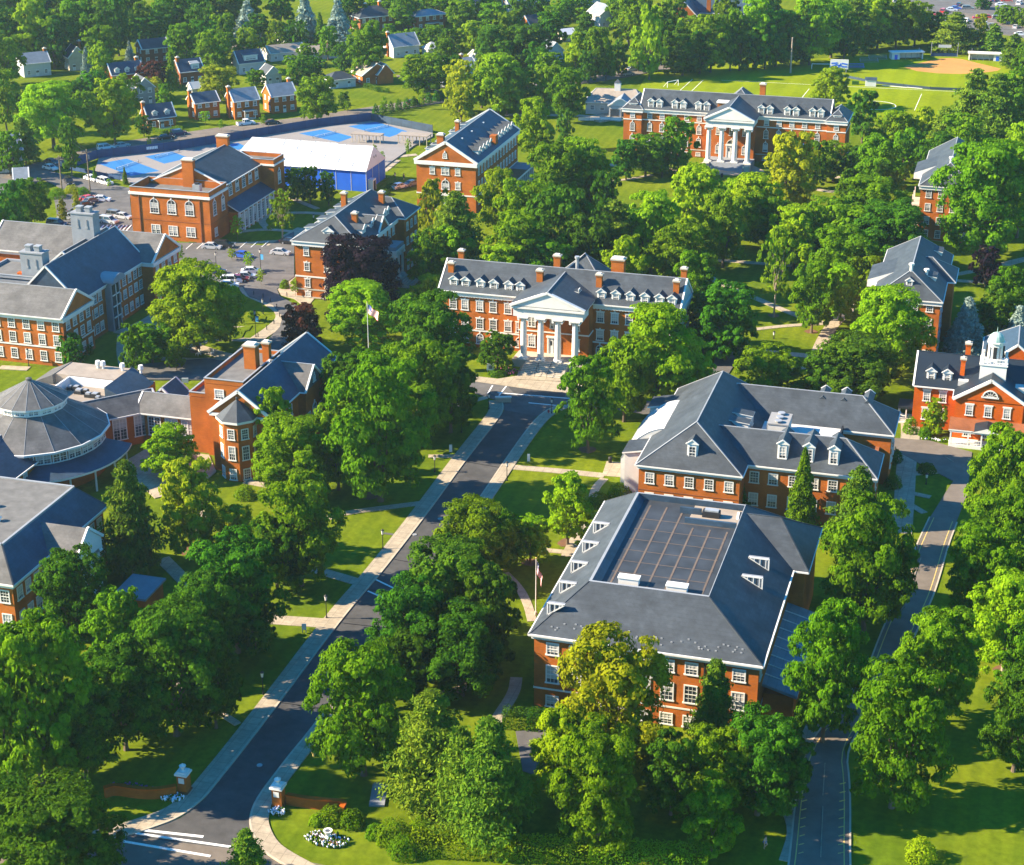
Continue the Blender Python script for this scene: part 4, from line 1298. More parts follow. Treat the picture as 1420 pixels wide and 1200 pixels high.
roof(b9, W9 - 6.5, 10, W9 + .2, 15.5, 12.7, 2.8, 'x', 'gable', 'gable', .3, gm='brickdk')
for y in (4, 11, 16, 21, 25):
    dormer(b9, 1.4, y, 13.2, -90, 2.4, 1.5, 3.4, style='shed')
for x, y, z in ((10.6, 8.0, 17.2), (4.0, 19.0, 18.2), (10.8, 24.0, 17.6)): chimney(b9, x, y, 13, z, 1.1, 1.1)
b = MB()
b.box(W9, 12.5, 7.2, W9 + 3.2, 18.2, 7.9, 'white'); b.box(W9 + .1, 12.7, 7.9, W9 + 3, 18, 8.7, 'stucco'); b.box(W9, 12.4, -.2, W9 + 3.4, 18.3, 1.4, 'stone')
b.build('portico', b9)
for y in (13, 15.3, 17.7): column(b9, W9 + 2.7, y, 1.4, 7.2, .3)
b = MB()
for k in range(6): b.box(W9 + 3.4 + k * .5, 12.4, -.2, W9 + 3.9 + k * .5, 18.3, 1.3 - .22 * k, 'stone')
b.build('steps', b9)

# ------------------------------------------------------------------ gymnasium
b10 = thing('gymnasium', 'brick gymnasium with tall arched windows, flat front block and grey gabled roof', 'building', -198.2, 367, 0, CAMPUS)
walls(b10, rect(0, 0, 20.0, 9.6), 10.3)
flat(b10, 0, 0, 20.0, 9.6, 10.6, 1.6)
ring(b10, 0, 0, 20.0, 9.6, 10.5, 11.1, .3)
band(b10, 0, 0, 20, 9.6, 4.6, .1, .05, 'brickdk')
walls(b10, rect(1.2, 9.4, 19.4, 31), 11.4)
roof(b10, 1.2, 9.6, 19.4, 31, 11.5, 4.2, 'y', 'gable', 'gable', .4, 'slate')
walls(b10, rect(12, 30.5, 23, 37), 11.5)
flat(b10, 12, 30.5, 23, 37, 11.8, .9)
ring(b10, 12, 30.5, 23, 37, 11.2, 11.6, .3)
chimney(b10, 10.8, 9.2, 10, 17.2, 2.8, 1.3); chimney(b10, 9.6, 31.2, 12, 17.8, 3.0, 1.3)
b = MB(); b.box(-.9, -.7, 10.6, .9, .7, 13, 'steel'); b.cyl(0, 0, 13, 13.3, .6, .6, 12, 'dark'); b.build('rooftop_unit', b10, (15.5, 3.5, 0))
row(b10, [6.0, 10.4, 14.9], 0, 7.6, 0, w=1.9, h=2.3, style='arch')
row(b10, [6.0, 10.4, 14.9], 0, 2.4, 0, w=2.0, h=2.1, style='pair')
rowy(b10, 20.0, [2.6, 7.2], 7.6, 90, w=1.4, h=2.6, style='arch'); rowy(b10, 20.0, [2.6], 2.2, 90, w=1.2, h=1.8)
rowy(b10, 19.4, lin(11, 30, 5), 9.3, 90, w=1.6, h=1.8, style='arch')
rowy(b10, 23.0, [33.6], 7.6, 90, w=1.4, h=2.6, style='arch')
walls(b10, rect(19.0, 10, 22.4, 30.4), 4.9)
b = MB()
b.solid([(19.3, 9.8, 7.2), (23, 9.8, 5.2), (23, 30.45, 5.2), (19.3, 30.45, 7.2), (19.3, 9.8, 6.9), (23, 9.8, 4.9), (23, 30.45, 4.9), (19.3, 30.45, 6.9)], [(0, 1, 2, 3), (7, 6, 5, 4), (4, 5, 1, 0), (5, 6, 2, 1)], ['slateblue', 'white', 'white', 'white'])
b.build('aisle_roof', b10)
b = MB()
for k in range(9): b.box(22.3, 10.0 + 2.5 * k, 0, 22.8, 10.55 + 2.5 * k, 4.9, 'white')
b.build('pilaster', b10)
rowy(b10, 22.4, [11.55 + 2.5 * k for k in range(8)], 2.3, 90, w=1.5, h=3.4)
b = MB()
for x in (2.2, 17.6): b.box(x - .1, -.18, 0, x + .1, .02, 10.5, 'brickdk')
b.build('downpipe', b10)

# ------------------------------------------------------------------ white and blue tent
b11 = thing('sports_tent', 'large white roofed tent with bright blue walls beside the tennis courts', 'tent', -197, 420.5, 0)
b = MB(); b.box(0, 0, -.2, 37, 14, 5.4, 'tentblue'); b.build('wall', b11)
b = MB()
v = [(-.3, -.4, 5.3), (37.2, -.4, 5.3), (37.2, 14.4, 5.3), (-.3, 14.4, 5.3), (3, 7, 10.4), (26.5, 7, 10.4), (27.2, 7, 10.0), (36.6, 7, 10.2)]
b.solid(v, [(0, 1, 7, 6, 5, 4), (2, 3, 4, 5, 6, 7), (3, 0, 4), (1, 2, 7), (3, 2, 1, 0)], 'tentwhite')
for k in range(1, 9):
    x = 37 * k / 9
    b.bar((x, -.42, 5.32), (min(max(x, 3), 36), 7, 10.42), .1, .05, 'stucco')
b.build('canopy', b11)
b = MB()
for k in range(10):
    x = 37 * k / 9
    b.box(x - .04, -.06, 0, x + .04, .05, 5.3, 'white')
for k in range(4): b.box(36.95, 14 * k / 3 - .04, 0, 37.06, 14 * k / 3 + .04, 5.3, 'white')
b.build('post', b11)
b = MB(); b.box(37, 1.2, -.1, 38.4, 3.4, 2.9, 'tentwhite'); b.box(38.4, 1.6, 0, 38.45, 3, 2.5, 'dark'); b.build('entrance', b11)
for y in (6.2, 7.6):
    b = MB(); b.cyl(0, 0, 0, .1, .35, .35, 10, 'steel'); v_ = b.build('vent', b11, (36.95, y, 7.6)); v_.rotation_euler = (0, math.radians(80), 0)

# ------------------------------------------------------------------ big classroom block on the left
b12 = thing('classroom_block', 'wide brick classroom block with two big grey chimneys, at the left edge', 'building', -215, 284.6, 0, CAMPUS)
walls(b12, rect(0, 0, 45, 11.2), 9.7)
ring(b12, 0, 0, 45, 11.2, 9.0, 9.8, .4)
band(b12, 0, 0, 45, 11.2, 3.6, .3)
roof(b12, 0, 0, 45, 11.2, 9.9, 3.9, 'x', 'gable', 'gable', .7, 'slatewarm', gable_trim=.5)
walls(b12, rect(20, 11, 42.6, 37), 9.7)
ring(b12, 20, 11, 42.6, 37, 9.2, 9.8, .4)
roof(b12, 30.5, 10, 42.6, 38, 9.9, 6.6, 'y', 'gable', 'gable', .6, 'slateblue', gm='slateblue')
walls(b12, rect(8, 36.6, 45.4, 48.4), 9.7)
ring(b12, 8, 36.6, 45.4, 48.4, 9.0, 9.8, .4)
roof(b12, 8, 36.6, 45.4, 48.4, 9.9, 4.4, 'x', 'gable', 'gable', .7, 'slatewarm', gable_trim=.5)
roof(b12, 27, 22, 40, 40, 9.95, 5.6, 'y', 'gable', 'gable', .4, 'slatewarm', gm='slatewarm')
flat(b12, 22, 10.5, 37.5, 20, 13.2, .4, pm='stucco')
walls(b12, rect(22.2, 10.7, 37.2, 19.8), 12.7, 'stucco')
b = MB(); b.box(20.2, 20, 9.72, 30.4, 36.5, 9.95, 'gravelroof'); b.box(20.2, 11.6, 9.72, 22.1, 20, 9.95, 'gravelroof'); b.build('roof', b12)
for xs in (lin(20, 45, 8),):
    row(b12, xs, 0, 8.0, 0, w=1.15, h=1.7); row(b12, xs, 0, 5.2, 0, w=1.15, h=1.9); row(b12, xs, 0, 1.9, 0, w=1.15, h=1.8)
for ys, x in ((lin(.5, 10.8, 4), 45), (lin(37, 48, 4), 45.4)):
    for z in (8.0, 5.2, 1.9): rowy(b12, x, ys, z, 90, w=1.1, h=1.7)
for z in (8.0, 5.2, 1.9): rowy(b12, 42.6, [12.8, 14.8, 16.8, 18.8, 26.6, 29.0, 31.4, 33.8, 36], z, 90, w=1.1, h=1.7)
b = MB(); b.box(42.4, 21.0, 0, 43.9, 24.8, 10.2, 'stucco'); b.box(43.9, 21.6, .2, 44.0, 24.2, 9.4, 'glass')
for z in (2.6, 4.9, 7.2): b.box(43.95, 21.5, z, 44.08, 24.3, z + .25, 'white')
b.box(43.95, 22.8, 0, 44.08, 23.0, 9.4, 'white'); b.build('entrance_bay', b12)
b = MB()
n = 12
v = [(xx, 22.9 + 2.5 * math.cos(math.pi * k / n), 10.2 + 1.5 * math.sin(math.pi * k / n)) for xx in (39.0, 45.0) for k in range(n + 1)]
b.solid(v, [tuple(range(n + 1))[::-1], tuple(range(n + 1, 2 * n + 2))] + [(k, n + 1 + k, n + 2 + k, k + 1) for k in range(n)], ['white', 'stucco'] + ['flash'] * n)
b.build('barrel_canopy', b12)
for (xa, xb, y, zb2, zt2) in ((30.2, 35.0, 11.6, 12, 18.0), (30.6, 35.6, 31.2, 12, 20.6)):
    b = MB(); b.box(xa, y, zb2, xb, y + 2.6, zt2, 'stucco'); b.box(xa - .15, y - .15, zt2, xb + .15, y + 2.75, zt2 + .25, 'stucco')
    for k in (0.3, .7):
        x = xa + (xb - xa) * k
        b.box(x - .55, y + .7, zt2 + .25, x + .55, y + 1.9, zt2 + 1.2, 'stucco'); b.box(x - .65, y + .6, zt2 + 1.2, x + .65, y + 2.0, zt2 + 1.4, 'flash')
        b.bar((x, y - .1, zt2 - 1), (x, y - .1, zt2 - 2.4), .1, .1, 'flash'); b.box(x - .25, y - .12, zt2 - 2.9, x + .25, y + .02, zt2 - 2.4, 'flash')
    b.build('chimney', b12)
b = MB(); b.box(-.9, -.5, 13.2, .9, .5, 13.6, 'brickred'); b.build('roof_hatch', b12, (29.5, 13.0, 0))

# ------------------------------------------------------------------ dining rotunda with its link wing and kitchen
RC = (-151.2, 241.0)
b13 = thing('dining_rotunda', 'round dining hall with two tiered conical slate roof and a white clerestory ring', 'building', RC[0], RC[1], 0)
N = 16
b = MB(); b.cyl(0, 0, -.2, 7.4, 11.3, 11.3, 36, 'brick'); b.build('wall', b13)
b = MB(); b.lathe(0, 0, [(12.2, 7.2), (5.6, 11.1)], N, 'slatewarm'); b.lathe(0, 0, [(11.5, 6.9), (12.3, 6.9), (12.3, 7.25), (12.1, 7.3)], N, 'white')
for i in range(N):
    a = 2 * math.pi * i / N
    b.bar((12.2 * math.cos(a), 12.2 * math.sin(a), 7.22), (5.6 * math.cos(a), 5.6 * math.sin(a), 11.12), .06, .03, 'flash')
b.build('roof', b13)
b = MB(); b.cyl(0, 0, 10.6, 12.3, 5.55, 5.55, N, 'white'); b.build('clerestory', b13)
for i in range(N):
    a = 2 * math.pi * (i + .5) / N
    win(b13, 5.46 * math.cos(a), 5.46 * math.sin(a), 11.75, math.degrees(a) + 90, 1.4, .7, 'pair')
b = MB(); b.lathe(0, 0, [(5.8, 12.1), (6.0, 12.1), (6.0, 12.4)], N, 'white'); b.lathe(0, 0, [(6.0, 12.4), (.5, 15.4), (.5, 15.8), (.01, 16.0)], N, 'slatewarm')
for i in range(N):
    a = 2 * math.pi * i / N
    b.bar((6.0 * math.cos(a), 6.0 * math.sin(a), 12.42), (.5 * math.cos(a), .5 * math.sin(a), 15.42), .06, .03, 'flash')
b.build('upper_roof', b13)
b = MB()
M_ = 18
a0, a1 = math.radians(-100), math.radians(20)
for i in range(M_):
    p, q = a0 + (a1 - a0) * i / M_, a0 + (a1 - a0) * (i + 1) / M_
    c = lambda r, t, z: (r * math.cos(t), r * math.sin(t), z)
    b.face([c(15.6, p, 3.9), c(15.6, q, 3.9), c(11.2, q, 5.0), c(11.2, p, 5.0)], 'slateblue')
    b.face([c(15.6, q, 3.6), c(15.6, p, 3.6), c(11.2, p, 4.7), c(11.2, q, 4.7)], 'white')
    b.face([c(15.6, p, 3.6), c(15.6, q, 3.6), c(15.6, q, 3.92), c(15.6, p, 3.92)], 'white')
b.build('veranda_roof', b13)
for i in range(7):
    t = a0 + (a1 - a0) * (i + .5) / 7
    b = MB(); b.cyl(0, 0, 0, 3.6, .16, .16, 10, 'white'); b.build('column', b13, (15.1 * math.cos(t), 15.1 * math.sin(t), 0))
for i in range(9):
    t = a0 + (a1 - a0) * (i + .5) / 9
    win(b13, 11.29 * math.cos(t), 11.29 * math.sin(t), 6.0, math.degrees(t) + 90, 2.1, 1.5, 'pair')
walls(b13, rect(-7, -28, 5.6, -8), 5.7)
roof(b13, -7, -28, 5.6, -6, 5.8, 3.4, 'y', 'gable', 'gable', .5, 'slateblue')
rowy(b13, 5.6, [-24, -20, -16, -13], 4.2, 90, w=.9, h=1.6)
# link wing
lw = link('link_wing', None, b13, (8.3, 10.4, 0), math.radians(48))
def lpart(mb, name, mats=None): return mb.build(name, lw)
b = MB(); b.box(-3, -.1, -.2, 8.6, 6.6, 5.6, 'brick'); b.build('wall', lw)
roof(lw, -6, -.1, 8.6, 6.6, 5.7, 2.5, 'x', 'gable', 'gable', .5, 'slatewarm')
for x in (1.4, 5.2): win(lw, x, -.1, 3.3, 0, 2.2, 3.6, 'pair')
b = MB(); b.box(12.6, 14.2, -.2, 22.0, 20.6, 5.6, 'brick'); b.build('wall', b13)
roof(b13, 11.2, 14.2, 22.0, 20.6, 5.7, 2.5, 'x', 'gable', 'gable', .5, 'slatewarm')
row(b13, [14.4, 17.6, 20.6], 14.2, 3.4, 0, w=2.1, h=3.2, style='pair')
b = MB(); b.box(-13, 12.0, -.2, 7.5, 28.5, 5.6, 'brick', 'rooftan'); b.build('kitchen_wall', b13)
b = MB()
b.solid([(3.0, 18.5, 5.65), (7.9, 18.2, 5.65), (7.9, 27.2, 5.65), (3.0, 29, 5.65), (3.0, 18.5, 7.6), (3.0, 29, 7.6)], [(0, 1, 4), (1, 2, 5, 4), (2, 3, 5), (3, 0, 4, 5)], ['slateblue', 'slateblue', 'slateblue', 'siding'])
b.solid([(-13, 22, 5.65), (-9, 22, 7.4), (-9, 29, 7.4), (-13, 29, 5.65), (-9, 22, 5.65), (-9, 29, 5.65)], [(0, 4, 1), (0, 1, 2, 3), (3, 2, 5), (1, 4, 5, 2)], 'slatewarm')
b.box(-9, 23, 5.6, 3, 29, 7.3, 'rooftan', 'rooftan')
b.build('kitchen_roof', b13)
b = MB(); b.box(-6.2, 16.6, 5.6, -5.9, 22.8, 7.2, 'tentwhite'); b.box(-5.9, 22.5, 5.6, 2.6, 22.8, 7.2, 'tentwhite'); b.box(-5.8, 15, 5.6, 3, 22.4, 5.68, 'rooftan'); b.build('roof_well', b13)
for k in range(7):
    b = MB(); s = .45 + .12 * (k % 3)
    b.box(-s, -s, 5.65, s, s, 6.2 + .2 * (k % 2), 'dark'); b.box(-s * .7, -s * .7, 6.2, s * .7, s * .7, 6.5, 'steel'); b.build('rooftop_unit', b13, (-4.8 + 1.2 * k, 20.4 - .55 * k + .7 * (k % 2), 0))
for x in (-3.0, -2.0, 1.8, 5.4):
    b = MB(); b.cyl(0, 0, 7.2, 8.2, .25, .25, 10, 'white'); b.cyl(0, 0, 8.0, 8.7, .5, .4, 10, 'white'); b.build('exhaust_fan', b13, (x, 27.6, 0))
roof(b13, 11.0, 20.0, 15.6, 25, 5.6, 2.6, 'y', 'gable', 'gable', .4, 'slateblue')

# ------------------------------------------------------------------ brick hall with the octagonal corner tower
b14 = thing('tower_hall', 'orange brick hall with an octagonal bay tower, right of the rotunda', 'building', -122.6, 248.2, 0, CAMPUS)
walls(b14, rect(0, 0, 10, 29), 10.3)
roof(b14, 0, 0, 10, 29, 10.4, 4.2, 'y', 'gable', 'gable', .55, 'slateblue', gable_trim=.5)
ring(b14, 0, 0, 10, 29, 9.8, 10.3, .3)
walls(b14, rect(5, 12.4, 11.4, 19.6), 10.3)
roof(b14, 3.8, 12.4, 11.4, 19.6, 10.42, 3.6, 'x', 'gable', 'gable', .5, 'slatewarm', gm='slatewarm')
walls(b14, rect(-3.6, 5.4, 3, 21), 12.9)
flat(b14, -3.6, 5.4, 3.4, 21, 13.2, .6)
walls(b14, rect(-6.8, 6, -3.5, 20), 10.0)
flat(b14, -6.8, 6, -3.5, 20, 10.3, .5)
win(b14, -1.0, 5.4, 11.2, 0, 1.4, 1.5)
chimney(b14, 1.4, 13.6, 11, 17.5, 2.1, 1.7); chimney(b14, 2.6, 17.2, 13, 16.8, 1.2, 1.1)
tw = thing('x', None, None, 0, 0); tw.name = 'tower'; tw.parent = b14; tw.location = (4.9, -.6, 0)
b = MB(); b.cyl(0, 0, -.2, 10.2, 3.1, 3.1, 8, 'brick', math.pi / 8); b.build('wall', tw)
b = MB(); b.lathe(0, 0, [(3.2, 10.0), (3.55, 10.1), (3.55, 10.5)], 8, 'white', math.pi / 8); b.lathe(0, 0, [(3.55, 10.5), (.15, 13.2), (.15, 13.6), (.01, 13.7)], 8, 'slate', math.pi / 8); b.build('roof', tw)
for i, a in enumerate((-180, -135, -90, -45, 0)):
    for z, h in ((8.2, 1.6), (4.9, 2.2), (1.2, 1.7)):
        if i == 0 and z < 3: continue
        r_ = 3.1 * math.cos(math.pi / 8)
        win(tw, r_ * math.cos(math.radians(a)), r_ * math.sin(math.radians(a)), z, a + 90, .95, h)
rowy(b14, 10, [2.5, 5.0, 9, 22, 24.3, 26.6], 8.2, 90, w=1.0, h=1.7)
rowy(b14, 10, [2.5, 5.0, 9, 22, 24.3, 26.6], 4.4, 90, w=1.0, h=2.0)
win(b14, 11.4, 16, 5.2, 90, 1.6, 2.2, 'arch'); rowy(b14, 11.4, [13.6, 18.4], 5.2, 90, w=.8, h=2.0)
win(b14, 11.52, 16, 11.4, 90, .8, .6, 'arch')

# ------------------------------------------------------------------ hall cut by the lower left edge
b15 = thing('brick_hall', 'brick hall with flat topped slate roof and white pediment porch, lower left edge', 'building', -152, 187.2, 0, CAMPUS)
W15, D15 = 28.6, 25.2
walls(b15, rect(0, 0, W15, D15), 9.0)
ring(b15, 0, 0, W15, D15, 8.5, 9.15, .35)
b = MB()
E0 = [(-.6, -.6, 9.2), (W15 + .6, -.6, 9.2), (W15 + .6, D15 + .6, 9.2), (-.6, D15 + .6, 9.2)]
T0 = [(4, 3.6, 12.8), (W15 - 3.2, 3.6, 12.8), (W15 - 3.2, D15 - 2, 12.8), (4, D15 - 2, 12.8)]
for i in range(4):
    j = (i + 1) % 4
    b.face([E0[i], E0[j], T0[j], T0[i]], 'slateblue' if i == 1 else 'slatewarm')  # east slope in a bluer slate, its shade put into the colour
    b.bar(E0[i], T0[i], .2, .1, 'slate'); b.bar(T0[i], T0[j], .35, .3, 'flash')
    b.bar((E0[i][0], E0[i][1], 9.1), (E0[j][0], E0[j][1], 9.1), .2, .26, 'white')
b.face(T0, 'gravelroof'); b.face(E0[::-1], 'white')
b.build('roof', b15)
for z, h in ((7.0, 1.7), (3.2, 2.1)):
    rowy(b15, W15, [1.6, 3.8, 6.0, 8.2, 17.2, 19.4, 21.6, 23.8], z, 90, w=1.1, h=h)
    row(b15, lin(8, W15, 8), 0, z, 0, w=1.2, h=h)
walls(b15, rect(W15 - .5, 9.4, W15 + 2.4, 15.6), 8.4)
b = MB()
v = [(W15 - 3, 8.8, 9.3), (W15 + 4.8, 8.8, 9.3), (W15 + 4.8, 16.2, 9.3), (W15 - 3, 16.2, 9.3), (W15 - 3, 12.5, 12.2), (W15 + 4.8, 12.5, 12.2)]
b.solid(v, [(0, 1, 5, 4), (2, 3, 4, 5), (1, 2, 5), (3, 2, 1, 0)], ['slatewarm', 'slatewarm', 'white', 'white'])
for y in (8.8, 16.2): b.bar((W15 + 4.85, y, 9.35), (W15 + 4.85, 12.5, 12.25), .3, .4, 'white')
b.box(W15 + 1.0, 9.0, 7.9, W15 + 4.7, 16.0, 9.28, 'white')
b.build('portico_roof', b15)
for y in (9.4, 11.5, 13.5, 15.6): column(b15, W15 + 4.1, y, .8, 7.9, .35)
for x, y in ((18, 14), (21.0, 10.0)):
    b = MB(); b.cyl(0, 0, 12.8, 13.3, .35, .35, 10, 'white'); b.cyl(0, 0, 13.3, 13.6, .55, .3, 10, 'white'); b.build('vent', b15, (x, y, 0))

# ------------------------------------------------------------------ houses and outbuildings
def house(name, label, px, py, w, d, eave, rise, m='brick', rm='slate', rz=46, axis='x', gm=None, e0='gable', e1='gable', rows=2, nw=3, chim=None, dorm=0, porch=False, porchm='siding', cat='house', group='houses along the far street', doorx=.5, ends=True, rough=None, ov=.35):
    x, y = at(px, py)
    r = thing(name, label, cat, x, y, math.radians(rz), group)
    walls(r, rect(0, 0, w, d), eave - .05, m)
    roof(r, 0, 0, w, d, eave, rise, axis, e0, e1, ov, rm, gm=gm or m, cap=None, gable_trim=.25)
    for k in range(rows):
        z = 1.5 + 2.75 * k
        if z + .6 > eave: break
        for i, xx in enumerate(lin(.2, w - .2, nw)):
            if k == 0 and abs(xx / w - doorx) < .5 / nw: door(r, xx, 0, .15, 0, .95, 2.1, 'door', False); continue
            win(r, xx, 0, z, 0, .85, 1.2)
        if ends: rowy(r, 0, [d * .28, d * .72], z, -90, w=.8, h=1.2)
    if chim: chimney(r, chim[0], chim[1], 0 if chim[0] <= 0 or chim[0] >= w else eave, eave + rise + .9, .9, .8, 'brick' if m != 'brickdk' else 'brick')
    for k in range(dorm):
        dormer(r, w * (k + .6) / (dorm + .2), .5, eave + .5, 0, 1.5, 1.1, 2.4, rm, ww=.8, wh=.8)
    if porch:
        b = MB(); b.box(w * .3, -1.8, 2.4, w * .75, .02, 2.7, porchm, rm)
        for xx in (w * .31, w * .72): b.box(xx, -1.75, 0, xx + .15, -1.6, 2.4, 'white')
        b.box(w * .3, -1.8, -.1, w * .75, .02, .25, 'stone'); b.build('porch', r)
    return r


house('brick_house', 'small brick cottage with two white dormers and chimney, leftmost by the blue court screen', 207, 180, 8.2, 6.6, 3.1, 3.6, chim=(-.3, 3.2), dorm=2, rows=1, porch=True, rm='slateblue')
house('brick_house', 'brick house with dark blue roof and end chimney, second in the street row', 272, 167, 7.6, 6.6, 5.0, 2.6, chim=(-.3, 3.3), rm='slateblue')
house('brick_house', 'brick house with pale blue roof, end chimney and white bay, third in the street row', 326, 166.5, 8.0, 6.8, 5.4, 3.2, chim=(-.3, 3.3), rm='rooflight', porch=True)
house('brick_house', 'brick house with grey roof and white arched door, rightmost of the street row', 378, 158.5, 8.0, 7.0, 5.2, 3.2, chim=(7.6, 4.6), rm='rooflight')
h5 = house('brick_house', 'brick house with cross gable and cream shingle roof on the corner lawn', 503, 119, 10.5, 8.0, 3.2, 3.6, axis='y', rm='rooftan', rows=1, chim=(7.5, 7.0))
roof(h5, 5.0, -1.2, 10.5, 7, 3.2, 3.4, 'y', 'gable', 'gable', .3, 'rooflight', cap=None, gable_trim=.25); walls(h5, rect(5, -1.2, 10.4, 1), 3.15)
house('brick_house', 'brick house with dark roof and three white dormers amid the upper left trees', 157, 124, 10.5, 7, 4.4, 3.4, chim=(9.8, 4.5), dorm=3, rm='slateblue', rows=2)
house('brick_house', 'dark brick house with plain grey roof high on the left among trees', 199, 90, 9.5, 7, 5.2, 2.8, 'brickdk', rm='slate')
house('white_house', 'white sided house with grey roof and brick chimney at the upper left', 34, 108, 9, 7.5, 4.4, 3.0, 'siding', 'rooflight', chim=(8.6, 4))
house('cream_house', 'narrow cream gabled house front between dark trees at upper left', 97, 99, 6, 6, 4.4, 3.6, 'cream', 'slate', axis='y', nw=2, chim=(5.6, 5.5))
hh = house('white_house', 'white house with long dormer and dark green roof above the street row', 332, 104, 9, 7, 3.6, 3.8, 'siding', 'slateblue', rows=1)
dormer(hh, 4.5, .4, 4.4, 0, 4.8, 1.7, 3.0, 'slateblue', 'shed', 3.4, .9)
house('white_house', 'small white garage with plain gable left of the brick row end', 369, 118, 5.5, 6, 3.0, 2.8, 'siding', 'slate', axis='y', rows=1, nw=2, ends=False)
hh = house('brick_house', 'dark brick house with red chimney and slanting white dormer', 251, 118, 8, 7, 4.0, 3.6, 'brickdk', 'slateblue', rows=1, chim=(.4, 3))
dormer(hh, 5.4, .4, 4.8, 0, 2.6, 1.6, 2.6, 'rooflight', 'shed', 1.6, .8)
house('bungalow', 'cream fronted bungalow with long tan roof beside the back lane', 376, 86, 13, 7.5, 2.8, 2.2, 'siding', 'rooftan', rows=1, nw=4)
house('bungalow', 'low bungalow with flat tan roof right of the cream bungalow', 424, 85, 14, 8, 2.7, 1.6, 'siding', 'rooftan', e1='hip', rows=1, nw=4, chim=(11, 5))
house('white_house', 'small white house with grey gable roof among tall blue spruces', 395, 64, 8.5, 7, 3.6, 2.6, 'siding', 'rooflight', rows=1)
hh = house('brick_house', 'square brick house with wide hip roof and two red chimneys near the top', 500, 46, 14, 9, 5.6, 3.2, 'brickdk', 'slate', e0='hip', e1='hip', nw=5, chim=(5, 6), ov=.9)
chimney(hh, 10.5, 5, 6, 10.2, 1.1, .9)
house('brick_house', 'two storey brick house with pale hip roof and white porch at the top', 578, 43, 12, 8, 5.4, 1.6, 'brickdk', 'rooflight', e0='hip', e1='hip', nw=4, porch=True, ov=.9)
house('white_house', 'white house with steep pale blue roof above the corner lawn', 546, 81, 10, 8, 3.8, 3.8, 'siding', 'rooflight', rows=1, chim=(-.2, 4), axis='x')
house('garage', 'small white garage between trees right of the pale blue roofed house', 594, 79, 5.5, 5, 2.6, 2.0, 'siding', 'siding', rows=1, nw=1, e0='hip', e1='hip', cat='garage')
house('garage', 'pale garage with dark hip roof left of the corner lawn house', 458, 124, 9, 6.5, 2.8, 2.0, 'siding', 'slate', rows=1, nw=2, e0='hip', e1='hip', cat='garage')
hh = house('white_house', 'large white and stone house with two brick chimneys at the top edge', 706, 27, 18, 9, 5.2, 4.2, 'siding', 'rooflight', nw=5, chim=(0.3, 4), dorm=3)
chimney(hh, 12.5, 4, 5, 11, 1.1, .9)
house('brick_house', 'low brick house with grey roof below the white house at top', 735, 46, 12, 7.5, 3.0, 3.0, 'brick', 'slate', rows=1, nw=4, chim=(11, 3))
house('white_house', 'bright white gabled house behind the poplars near the top', 832, 40, 9, 9, 5, 3.4, 'siding', 'rooflight', axis='y')
house('bungalow', 'bungalow with long pale grey roof half hidden in the trees', 664, 92, 14, 7, 2.8, 2.4, 'siding', 'rooftan', rows=1, nw=4)
house('bungalow', 'bungalow with pale blue grey roof behind the pine clump', 624, 107, 10, 7, 2.8, 2.4, 'siding', 'rooflight', rows=1, nw=3, chim=(7, 5))
house('white_house', 'narrow white gable end peeking between the dark maples', 760, 88, 6, 7, 3.8, 3.2, 'siding', 'rooflight', axis='y', rows=1, nw=2)
house('garage', 'small garage with bright white roof left of the poplars', 779, 59, 6, 5, 2.6, 1.8, 'cream', 'tentwhite', rows=1, nw=1, cat='garage')
house('white_house', 'tall white house with red chimney cut by the left edge', -14, 243, 9, 8, 6, 3.6, 'siding', 'rooflight', rz=40, chim=(2.5, 3), group='houses at the left edge', nw=3)
house('grey_shed', 'lean grey shed below the tall white house at left', 21, 262, 3.5, 6, 2.6, 2.2, 'greyside', 'rooflight', rz=30, rows=0, cat='shed', group='houses at the left edge')
house('grey_house', 'grey house wall and roof slope behind the leftmost brick cottage', 190, 146, 6, 7, 5, 3.2, 'greyside', 'slate', axis='y', nw=2)
house('white_house', 'tiny white shed between tree and house in the street row', 267, 134, 4, 4, 2.4, 1.8, 'siding', 'siding', rows=1, nw=1, cat='shed')
house('brick_house', 'pale house roof right of the top chimneys, partly behind trees', 797, 12, 12, 8, 4.5, 3, 'greyside', 'rooflight', nw=3)
house('white_house', 'white house roof glimpsed left of the big tree at top centre', 655, 20, 7, 7, 4, 2.6, 'greyside', 'slateblue', nw=2)
bt = thing('brick_hall', 'large brick building with dark blue roof cut by the top edge', 'building', -130.5, 655, math.radians(4), CAMPUS)
walls(bt, rect(0, 0, 11, 14), 8); roof(bt, 0, 0, 11, 14, 8, 6, 'y', 'gable', 'gable', .4, 'slateblue'); walls(bt, rect(6, 8, 40, 19), 8); roof(bt, 6, 8, 40, 19, 8, 5, 'x', 'gable', 'hip', .4, 'slateblue')
for z in (5.8, 2.4):
    row(bt, lin(1, 10, 3), 0, z, 0, w=1.2, h=1.5); row(bt, lin(12, 39, 9), 8, z, 0, w=1.2, h=1.5)
chimney(bt, 14.5, 8.4, 7, 16, 1.5, 1.2)
bg_ = thing('field_house', 'low white field house with tan hip roof, left of the far portico hall', 'building', *at(812, 158), math.radians(6))
walls(bg_, rect(0, 0, 17, 10), 3.6, 'siding'); roof(bg_, 0, 0, 17, 10, 3.7, 3.2, 'x', 'hip', 'hip', .5, 'rooftan', ins=3)
walls(bg_, rect(7.6, -4.2, 14.6, 2), 3.6, 'siding'); roof(bg_, 7.6, -4.2, 14.6, 5, 3.7, 2.3, 'y', 'gable', 'gable', .4, 'rooflight', gm='white')
for x in (9.3, 12.6):
    b = MB(); b.box(-1.3, -.05, 0, 1.3, .05, 2.7, 'glass'); b.build('garage_door', bg_, (x, -4.24, 0))
